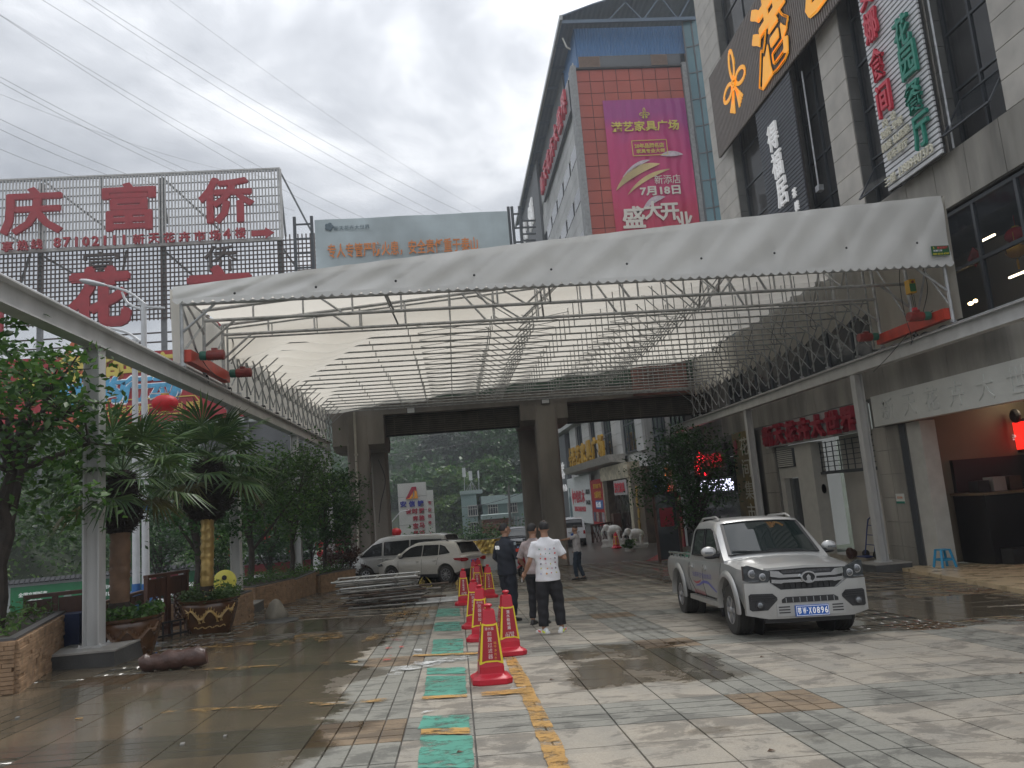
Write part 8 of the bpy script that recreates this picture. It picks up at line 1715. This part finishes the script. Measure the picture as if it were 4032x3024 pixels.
 for k,(S,E_,W_)in arms.items():
  if sl<=1:q=S.lerp(E_,sl);mb.tube([S-Vector((S.x*.35,0,0)),S+Vector((0,0,.0)),S.lerp(q,.5),q],[.050,.058,.060,.064],12)
  else:mb.tube([S-Vector((S.x*.35,0,0)),S,S.lerp(E_,.5),E_,E_.lerp(W_,.5),E_.lerp(W_,.93)],[.050,.060,.057,.052,.048,.042],12)
 top=fuse('shirt' if sl<=1 else 'jacket',mb,.011,c['top'],t,3)
 for v in top.data.vertices:
  x,y,z=v.co;v.co.y+=.006*math.sin(x*23+z*31)*math.sin(z*17-x*9);v.co.x+=.004*math.sin(z*37+y*21)
 if sl>1:mb=MB();mb.lathe((0,.004,1.455),[(.078,0),(.072,.045),(.064,.045),(.066,0)],18);mb.build('collar',c['top'],t,True,world=False)
 else:mb=MB();mb.lathe((0,.004,1.468),[(.076,0),(.072,.012),(.064,.012)],18);mb.build('neckband',c['top'],t,True,world=False)
 mb=MB();lw=c.get('leg',1.)
 etube(mb,[(0,0,.80,.165*g,.122*g),(0,0,.90,.168*g,.122*g),(0,0,.99,.150*g,.112*g)],20)
 for h,k_,f_ in((hipL,kL,fL),(hipR,kR,fR)):
  mb.tube([h+Vector((0,0,.05)),h+Vector((0,0,-.06)),h.lerp(k_,.5),k_,k_.lerp(f_,.5),f_+Vector((0,-.005,.035))],[.092,.105,.094*lw,.078*lw,.072*lw,.064*lw],14)
 tr=fuse('trousers',mb,.011,c['legs'],t,3)
 for v in tr.data.vertices:
  x,y,z=v.co;k_=max(0,.75-z);v.co.y+=.005*math.sin(z*42+x*13);v.co.x+=.005*math.sin(z*29+y*17)
 for s,f_ in((-1,fL),(1,fR)):
  tr_=pose.get('toe',.08)*s;d=Vector((tr_,1,0)).normalized();z0=f_.z-.07;mb=MB();a=Vector((d.y,-d.x,0))
  for(u,w_,h_)in((-.085,.03,.05),(-.07,.038,.085),(-.03,.040,.095),(.02,.040,.085),(.07,.045,.06),(.12,.046,.05),(.165,.038,.04),(.19,.02,.025)):pass
  prof=[(-.095,.026,.04),(-.07,.037,.085),(-.03,.040,.095),(.03,.041,.08),(.08,.046,.06),(.13,.045,.05),(.165,.034,.04),(.185,.015,.03)];V=[];n=10
  for u,w_,h_ in prof:
   for k in range(n):an=2*math.pi*k/n;zz=math.sin(an);V.append(tuple(Vector((f_.x,f_.y,z0))+d*u+a*w_*math.cos(an)*(1 if zz<0 else.85)+Z0*(h_/2+h_/2*zz)))
  mb.add(V,[(i*n+k,i*n+(k+1)%n,(i+1)*n+(k+1)%n,(i+1)*n+k)for i in range(len(prof)-1)for k in range(n)]+[tuple(reversed(range(n))),tuple(range((len(prof)-1)*n,len(prof)*n))])
  so_=mb.build('shoe',c['shoe'],t,True,60,world=False)
  mb=MB();mb.prism([(-.10,-.035),(-.06,-.043),(.10,-.049),(.16,-.042),(.19,0),(.16,.042),(.10,.049),(-.06,.043),(-.10,.035)],Vector((f_.x,f_.y,z0-.002)),d,a,(0,0,.018 if not c.get('sneak')else.032));mb.build('sole',c.get('sole',M_blk),so_,world=False)
  if c.get('sneak'):
   for u,col in((-.05,c['acc'][0]),(.05,c['acc'][1])):mb=MB();mb.prism([(u-.03,.012),(u+.035,.02),(u+.055,.05),(u-.01,.045)],Vector((f_.x,f_.y,z0))+a*(.047*s)-a*s*.003,d,Z0,a*s*.006);mb.build('shoe_stripe',col,so_,world=False)
 return t,top,arms
def q2(px,py):p=gp(px,py);return Vector((p.x,p.y,p.z+.016))
M_tee=mat('white_cotton',(.72,.72,.74),rough=.85,var=.05,scale=3);M_blkc=mat('black_cloth',(.016,.016,.019),rough=.85,var=.2,scale=5);M_navy=mat('dark_navy_cloth',(.016,.020,.030),rough=.8,var=.2,scale=4);M_greyt=mat('grey_cotton',(.42,.40,.40),rough=.85,var=.06);M_jean=mat('dark_jeans',(.02,.035,.055),rough=.8,var=.25,scale=8);M_check=mat('pale_check',(.34,.28,.27),rough=.85,var=.35,scale=9);M_shoeb=mat('black_leather',(.015,.014,.014),rough=.35,var=.1);M_sneak=mat('white_mesh_shoe',(.68,.72,.72),rough=.6,var=.08);M_neon=mat('neon_yellow',(.75,.85,.10),rough=.5,var=0);M_coral=mat('coral',(.85,.20,.18),rough=.5,var=0);M_fo=mat('white_foam',(.75,.76,.74),rough=.6,var=.04)
A_,Atop,Aarm=person('man in a white printed t-shirt, black trousers and neon-soled shoes, seen from behind',q2(2176,2494),math.radians(4),1.74,dict(girth=1.10,elL=(-.275,-.02,1.12),wrL=(-.345,.13,.93),hdL=(-.05,.02,-.02),elR=(.30,-.02,1.12),wrR=(.25,.19,1.17),footL=(-.13,0,.07),footR=(.15,-.02,.07),kneeL=(-.115,.02,.48),kneeR=(.135,.02,.48),toe=.55,thin=True,pnL=(1,0,.3),curlL=.9),dict(top=M_tee,legs=M_blkc,shoe=M_sneak,sole=M_fo,sneak=True,acc=(M_neon,M_coral),sleeve=.78,hem=.80,leg=1.22),hd=.05)
cols=[mat('print_%d'%i,c_,rough=.7,var=0)for i,c_ in enumerate(((.6,.06,.06),(.06,.12,.45),(.05,.25,.14),(.65,.30,.08),(.35,.08,.12),(.55,.55,.12),(.10,.10,.14),(.55,.25,.35)))]
rp_=random.Random(12)
def back_y(x,z):
 best=0
 for v in Atop.data.vertices:
  if abs(v.co.x-x)<.016 and abs(v.co.z-z)<.016 and v.co.y<best:best=v.co.y
 return best
for r_ in range(6):
 for c_ in range(4):
  x,z=-.115+.078*c_+rp_.gauss(0,.006),1.30-.075*r_+rp_.gauss(0,.004);y=back_y(x,z)-.003;s=rp_.uniform(.010,.020)
  pts=[(s*rp_.uniform(.5,1)*math.cos(a),s*rp_.uniform(.6,1.2)*math.sin(a))for a in np.linspace(0,5.4,rp_.choice([4,5,6]))]
  mb=MB();mb.prism(pts,(x,y,z),X0,Z0,(0,-.002,0));mb.build('shirt_print',rp_.choice(cols),A_,world=False)
mb=MB();p=Vector((-.385,.21,.865));mb.tube([p,p+Vector((-.005,.01,-.075))],.004,6);mb.build('cigarette',M_lw,A_,world=False)
B_,_,_=person('man in a pale checked shirt hidden behind the one in white',q2(2134,2478)+Vector((.03,.65,-.03)),math.radians(-25),1.73,dict(elL=(-.27,-.02,1.13),wrL=(-.25,.16,.98),elR=(.27,0,1.13),wrR=(.23,.20,1.05),pnL=(1,0,0),curlL=.8),dict(top=M_check,legs=M_blkc,shoe=M_shoeb,sleeve=.95,hem=.86,leg=.95),hd=-.3)
C_,Ctop,_=person('security guard in black uniform standing sideways beside the cones',q2(2012,2448),math.radians(-52),1.76,dict(girth=1.14,elL=(-.27,-.04,1.12),wrL=(-.20,.10,.98),elR=(.28,.02,1.12),wrR=(.20,.26,1.14),hdR=(0,.05,.0),footL=(-.10,.02,.07),footR=(.10,-.02,.07),toe=.1,hair=.98,pnR=(0,0,1)),dict(top=M_navy,legs=M_navy,shoe=M_shoeb,sleeve=1.5,hem=.82,leg=1.15),hd=-.35)
def guard_back(x,z):
 best=0
 for v in Ctop.data.vertices:
  if abs(v.co.x-x)<.02 and abs(v.co.z-z)<.02 and v.co.y<best:best=v.co.y
 return best
for k,c_ in enumerate('特勤'):x=-.115+k*.075;o=text('back_letter',c_,M_lw,C_,(x,guard_back(x,1.31)-.006,1.31),X0,Z0,.07,.06,.004,.03);o.matrix_parent_inverse=Matrix.Identity(4)
def sleeve_patch(z,w,h,m,nm,dz=0):
 best=0;by=0
 for v in Ctop.data.vertices:
  if abs(v.co.z-z)<.03 and v.co.x>best:best=v.co.x;by=v.co.y
 mb=MB();mb.box((best+.002,by,z),(.006,w,h));mb.build(nm,m,C_,world=False)
sleeve_patch(1.25,.075,.055,mat('flag_red',(.65,.06,.03),rough=.6,var=.05),'flag_patch');sleeve_patch(1.37,.05,.055,mat('badge_grey',(.35,.42,.45),rough=.5,var=.1),'shoulder_badge')
D2,_,_=person('man in a light grey t-shirt stretching one arm out to the left',q2(2283,2284),math.radians(62),1.70,dict(elL=(-.26,.22,1.33),wrL=(-.22,.46,1.30),hdL=(0,0,0),elR=(.24,.0,1.14),wrR=(.20,.14,.96),footL=(-.10,.06,.07),footR=(.08,-.12,.07),kneeL=(-.10,.08,.48),kneeR=(.09,.02,.48),hair=.80,pnL=(0,0,-1)),dict(top=M_greyt,legs=M_jean,shoe=M_shoeb,sleeve=.6,hem=.90,leg=.95,hair_m=mat('cropped_hair',(.05,.035,.03),rough=.8,var=.3)),hd=.15,tilt=-.25)
# == CONES
M_cone=mat('cone_red',(.50,.012,.03),rough=.38,var=.12,scale=4);M_cpan=mat('cone_panel',(.34,.01,.02),rough=.45,var=.08);M_cyl=mat('cone_yellow',(.78,.62,.03),rough=.45,var=.06)
def ringbox(mb,rings):
 """stacked square rings (half size, z, corner cut)"""
 b=len(mb.v);n=8
 for h,z,c_ in rings:
  mb.v+=[(h-c_,-h,z),(h,-h+c_,z),(h,h-c_,z),(h-c_,h,z),(-h+c_,h,z),(-h,h-c_,z),(-h,-h+c_,z),(-h+c_,-h,z)]
 for i in range(len(rings)-1):
  for k in range(n):k2=(k+1)%n;mb.f.append((b+i*n+k,b+i*n+k2,b+(i+1)*n+k2,b+(i+1)*n+k));mb.m.append(0)
 mb.f.append(tuple(b+k for k in reversed(range(n))));mb.f.append(tuple(b+(len(rings)-1)*n+k for k in range(n)));mb.m+=[0,0];return mb
def cone_proto(texts,lab):
 t=thing('traffic_cone',lab,'traffic cone',(0,0,0),0,'red four-sided advertising cones on the paving')
 mb=MB();ringbox(mb,[(.198,0,.06),(.205,.012,.062),(.205,.055,.062),(.185,.072,.055),(.150,.085,.03),(.128,.105,.012),(.126,.17,.012)]);mb.build('base',M_cone,t,True,25,world=False)
 mb=MB();ringbox(mb,[(.126,.17,.012),(.121,.19,.012),(.076,.60,.008),(.070,.615,.008),(.062,.715,.008),(.055,.735,.010),(.028,.742,.01)]);mb.lathe((0,0,.74),[(.028,0),(.026,.015),(.045,.028),(.046,.042),(.028,.052),(.010,.056)],14);mb.build('shaft',M_cone,t,True,25,world=False)
 hz=lambda z:.121+(.076-.121)*(z-.19)/.41
 for q in range(4):
  R=Matrix.Rotation(q*math.pi/2,3,'Z')
  def face(nm,pts,m,off,par=t):
   mb=MB();P=[R@Vector((x,-(hz(z)+off),z))for x,z in pts];P2=[R@Vector((x,-(hz(z)+off-.006),z))for x,z in pts];n=len(P);mb.v=[tuple(p)for p in P+P2];mb.f=[tuple(range(n)),tuple(reversed(range(n,2*n)))]+[(i,n+i,n+(i+1)%n,(i+1)%n)for i in range(n)];mb.m=[0]*len(mb.f);return mb.build(nm,m,par,world=False)
  y=face('yellow_border',[(-hz(.195)+.003,.195),(-.06,.215),(.06,.215),(hz(.195)-.003,.195),(hz(.60)-.001,.600),(.04,.588),(-.04,.588),(-hz(.60)+.001,.600)],M_cyl,.004)
  face('label_panel',[(-hz(.22)+.020,.222),(-.05,.232),(.05,.232),(hz(.22)-.020,.222),(hz(.585)-.012,.578),(.03,.570),(-.03,.570),(-hz(.585)+.012,.578)],M_cpan,.007,y)
  for(s,x,z,h,m)in texts[q%len(texts)]:
   o=text('label_print',s,m,y,(0,0,0),X0,Z0,h,None,.0,.0);o.matrix_parent_inverse=Matrix.Identity(4)
   for v in o.data.vertices:vx_,vz=x+v.co.x,z+v.co.z;v.co=R@Vector((vx_,-(hz(vz)+.009),vz))
 return t
M_cw=mat('cone_print',(.72,.55,.55),rough=.5,var=0);M_cws=mat('cone_print_white',(.8,.78,.76),rough=.5,var=0);M_co=mat('cone_print_orange',(.75,.35,.04),rough=.5,var=0)
tx1=[('潜水艇',-.008,.545,.030,M_cw)]+[(c_,-.008,.495-k*.056,.044,M_cw)for k,c_ in enumerate('前置过滤器')]+[(c_,.045,.40-k*.036,.026,M_co)for k,c_ in enumerate('喝干净的水')]
tx2=[('潜水艇',0,.545,.030,M_cw)]+[(c_,0,.495-k*.062,.050,M_cw)for k,c_ in enumerate('防霾玻胶')]
tx3=[(c_,-.005,.53-k*.048,.042,M_cws)for k,c_ in enumerate('潜水艇地漏')]+[('上门改造',0,.275,.026,M_cws),('103 96',0,.245,.030,M_cws)]
spots=[((1935,2690),tx1,4,'frontmost red cone with pale characters 前置过滤器, nearest the camera'),((2003,2580),tx3,10,'red cone right behind the frontmost, white script and number 10396'),((1897,2525),tx2,-8,'red cone half hidden behind the frontmost one, lettered 防霾'),((1872,2475),tx2,-10,'third cone back in the row, left of the security guard'),((1828,2384),tx3,2,'red cone standing apart at the left, beside the flat steel frame'),((1882,2350),tx2,0,'cone right behind the one standing apart, broad yellow edge'),((1925,2355),tx1,12,'cone directly behind the guard back, right of the far pair'),((1868,2312),tx3,-5,'far cone by the suv rear bumper, left of the far pair'),((1886,2298),tx1,20,'farthest cone of the row beside the suv number plate'),((2428,2160),tx1,30,'lone dark red cone before the stone elephants')]
protos={}
for(px,py),tx,rot,lab in spots:
 p=gp(px,py);k=id(tx);R=(TILT@Matrix.Rotation(math.radians(rot),3,'Z')).to_euler()
 if k not in protos:o=cone_proto([tx,tx3 if tx is not tx3 else tx2],lab);protos[k]=o
 else:o=clone(protos[k]);o['label']=lab
 o.location=(p.x,p.y,gz(p.x,p.y)+.013);o.rotation_euler=R;s=1.06 if py>2200 else 1.25;o.scale=(s,s,s*.99)
 # == SMALL THINGS ON THE RIGHT
M_marb=mat('white_marble',(.55,.54,.50),rough=.55,var=.15,scale=6)
def elephant(px,py,Y,lab,hd):
 p=aty(px,py,Y);z=p.z;t=thing('stone_elephant',lab,'statue',(p.x,Y,z),hd,'white stone elephants flanking the gateway');k=.55
 mb=MB();mb.ell((0,0,1.08),(.50,.28,.30),16,10);mb.ell((.48,0,1.22),(.20,.19,.22),14,8)
 mb.tube([(.60,0,1.18),(.76,0,1.0),(.80,0,.78),(.74,0,.60),(.80,0,.52)],[.10,.08,.06,.045,.03],10)
 for x in(-.30,.28):
  for y in(-.15,.15):mb.tube([(x,y,1.0),(x+.02,y,.72),(x,y,.46)],[.14,.10,.105],10)
 mb.tube([(-.48,0,1.15),(-.55,0,.95),(-.52,0,.75)],[.03,.02,.02],6)
 fuse('elephant_body',mb,.03,M_marb,t,3)
 for s in(-1,1):mb=MB();mb.ell((.38,s*.20,1.20),(.16,.03,.20),12,6,0,Matrix.Rotation(s*.4,3,'Z'));mb.build('ear',M_marb,t,True,world=False);mb=MB();mb.tube([(.62,s*.08,1.08),(.78,s*.10,1.0),(.84,s*.10,1.04)],[.025,.02,.008],6);mb.build('tusk',M_marb,t,True,world=False)
 mb=MB();mb.b2((-.72,-.38,0),(.82,.38,.12));mb.b2((-.64,-.32,.121),(.74,.32,.36));mb.b2((-.70,-.36,.361),(.80,.36,.46));mb.build('plinth',M_marb,t,world=False)
 for q in range(5):mb=MB();mb.ell((-.45+q*.25,-.33,.24),(.08,.02,.06),8,5);mb.build('carving',M_marb,t,world=False)
 t.scale=(1.0,)*3;return t
elephant(2422,2152,50,'white stone elephant on a carved plinth, left one by the gateway',math.radians(160));elephant(2510,2172,47,'white stone elephant on a carved plinth, right one before the gold trim',math.radians(165))
p=aty(2484,2192,44.5);t=thing('potted_plant','small plant in a pale round pot beside the right stone elephant','pot plant',p);mb=MB();mb.lathe(p,[(.20,0),(.30,.25),(.30,.42),(.34,.46),(.28,.46)],16);mb.build('pot',M_marb,t,True)
P_=np.array([(p.x+rr.gauss(0,.16),p.y+rr.gauss(0,.16),p.z+.5+rr.random()*.45)for _ in range(160)]);V,Q=leafcloud(P_,.22);link('foliage',npmesh('foliage',V,Q,M_leafM),None,t)
t=thing('lattice_barrier','brown diamond-lattice timber barrier below the white billboard','barrier',(12,56,-2));a,b=Vector((9.9,57.0,-2.0)),Vector((12.4,61.0,-2.0));d=(b-a).normalized()
for k in range(8):u=k/7;q=a.lerp(b,u);mb=MB();mb.bar(q,a.lerp(b,min(1,u+.2))+Z0*1.3,.05)if u<.85 else None;mb.bar(q+Z0*1.3,a.lerp(b,min(1,u+.2)),.05);mb.build('lattice_slat',M_wood,t)
mb=MB();mb.bar(a+Z0*1.35,b+Z0*1.35,.1);mb.build('top_rail',M_wood,t);mb=MB();mb.bar(a-Z0*.2,a+Z0*1.4,.16);mb.build('post',M_wood,t);mb=MB();mb.b2((12.2,60,-2.2),(12.8,61.0,.0));mb.build('end_box',M_wood,t)
M_carp=mat('red_carpet',(.34,.07,.06),rough=.8,var=.15);o=patch('red_carpet',[gp(2545,2210),gp(2680,2205),gp(2700,2178),gp(2600,2178)],M_carp,.02,None);label(o,'faded red carpet running to the blue shop door behind the pickup','carpet')
mb=MB()
for(x,y)in((2585,2215),(2600,2140)):pass
q=gp(2600,2215);t=thing('glass_door','open glass shop door with brown timber frame behind the pickup','door',q);z1_=q.z
for dx_ in(0,1.0):mb=MB();mb.b2((q.x+dx_-.06,q.y,z1_),(q.x+dx_+.06,q.y+.08,z1_+2.9));mb.build('stile',M_wood,t)
mb=MB();mb.b2((q.x-.06,q.y,z1_+2.9),(q.x+1.06,q.y+.08,z1_+3.0));mb.build('head_rail',M_wood,t);mb=MB();mb.b2((q.x+.06,q.y+.03,z1_+.1),(q.x+.94,q.y+.05,z1_+2.9));mb.build('glass',M_gdark,t)
mb=MB();mb.b2((q.x+.2,q.y+.0,z1_+1.5),(q.x+.8,q.y+.025,z1_+2.3));mb.build('red_notice',M_rl,t)
q=Vector((13.55,24.3,-1.12));HC=thing('hand_cart','blue two-wheeled hand cart leaning in the shutter bay','hand cart',q);M_bt=mat('blue_tube',(.02,.04,.16),rough=.4,var=.1)
c0=atx(3398,2115,13.3);c1=atx(3375,2062,13.35)
base=Vector((13.2,24.3,-1.1));
mb=MB()
for s in(0,1):y=24.55-.55*s;mb.tube([(13.1,y,-1.0),(13.35,y+.12,-.2),(13.45,y+.16,.08)],.022,8)
mb.tube([(13.45,24.71,.08),(13.5,24.6,.16),(13.5,24.3,.16),(13.45,24.16,.08)],.022,8);mb.build('handle_frame',M_bt,HC,True)
for k in range(3):z=-.7+k*.3;x=13.2+k*.09;mb=MB();mb.tube([(x,24.0+.05*k,z),(x,24.55+.05*k,z)],.016,6);mb.build('crossbar',M_bt,HC)
mb=MB();mb.b2((12.8,24.0,-1.06),(13.15,24.55,-1.03));mb.build('toe_plate',M_bt,HC)
for y in(23.95,24.6):mb=MB();mb.lathe((13.15,y,-.99),[(.12,-.02),(.13,0),(.12,.02)],16,0,'Y');mb.build('wheel',M_tyre,HC,True)
p=Vector((13.0,25.2,-1.0));mb=MB();mb.ell(p,(.16,.2,.15),14,8);mb.lathe(p+Vector((-.02,0,0)),[(.17,-.1),(.19,-.08),(.19,.0),(.17,.02)],16,0,'X');label(mb.build('red_reel',M_red,None,True),'small red reel lying on the step beside the hand cart','reel')
q=atx(3715,2235,12.7);q=Vector((12.75,q.y,gz(12.75,q.y)+.11));ST=thing('plastic_stool','bright blue plastic stool beside the white entrance jamb','stool',q);M_bs=mat('stool_blue',(.02,.26,.48),rough=.35,var=.06)
mb=MB();mb.b2((q.x-.14,q.y-.14,q.z+.44),(q.x+.14,q.y+.14,q.z+.47));mb.build('seat',M_bs,ST)
for sx_ in(-1,1):
 for sy_ in(-1,1):mb=MB();mb.bar((q.x+sx_*.12,q.y+sy_*.12,q.z+.45),(q.x+sx_*.19,q.y+sy_*.19,q.z),.055,.055);mb.build('leg',M_bs,ST)
for s in(-1,1):
 mb=MB();mb.bar((q.x-.155,q.y+s*.155,q.z+.20),(q.x+.155,q.y+s*.155,q.z+.20),.03,.05);mb.build('stretcher',M_bs,ST);mb=MB();mb.bar((q.x+s*.155,q.y-.155,q.z+.20),(q.x+s*.155,q.y+.155,q.z+.20),.03,.05);mb.build('stretcher',M_bs,ST)
 # == THE AIR: one closed box of even, thin haze
mb=MB();mb.b2((-420,-30,-8.5),(420,640,130));hz_=mb.mesh('haze',bpy.data.materials.new('haze'));hm=hz_.materials[0];hm.use_nodes=True;hn_=hm.node_tree.nodes;hn_.clear()
vo=hn_.new('ShaderNodeVolumePrincipled');vo.inputs['Density'].default_value=.0012;vo.inputs['Color'].default_value=(.82,.87,.92,1);vo.inputs['Anisotropy'].default_value=.3;ho=hn_.new('ShaderNodeOutputMaterial');hm.node_tree.links.new(vo.outputs[0],ho.inputs['Volume'])
o=bpy.data.objects.new('haze',hz_);COL.objects.link(o);label(o,'thin grey-blue mist filling the valley','haze',None,'stuff');SC.cycles.volume_bounces=0;SC.cycles.volume_step_rate=4
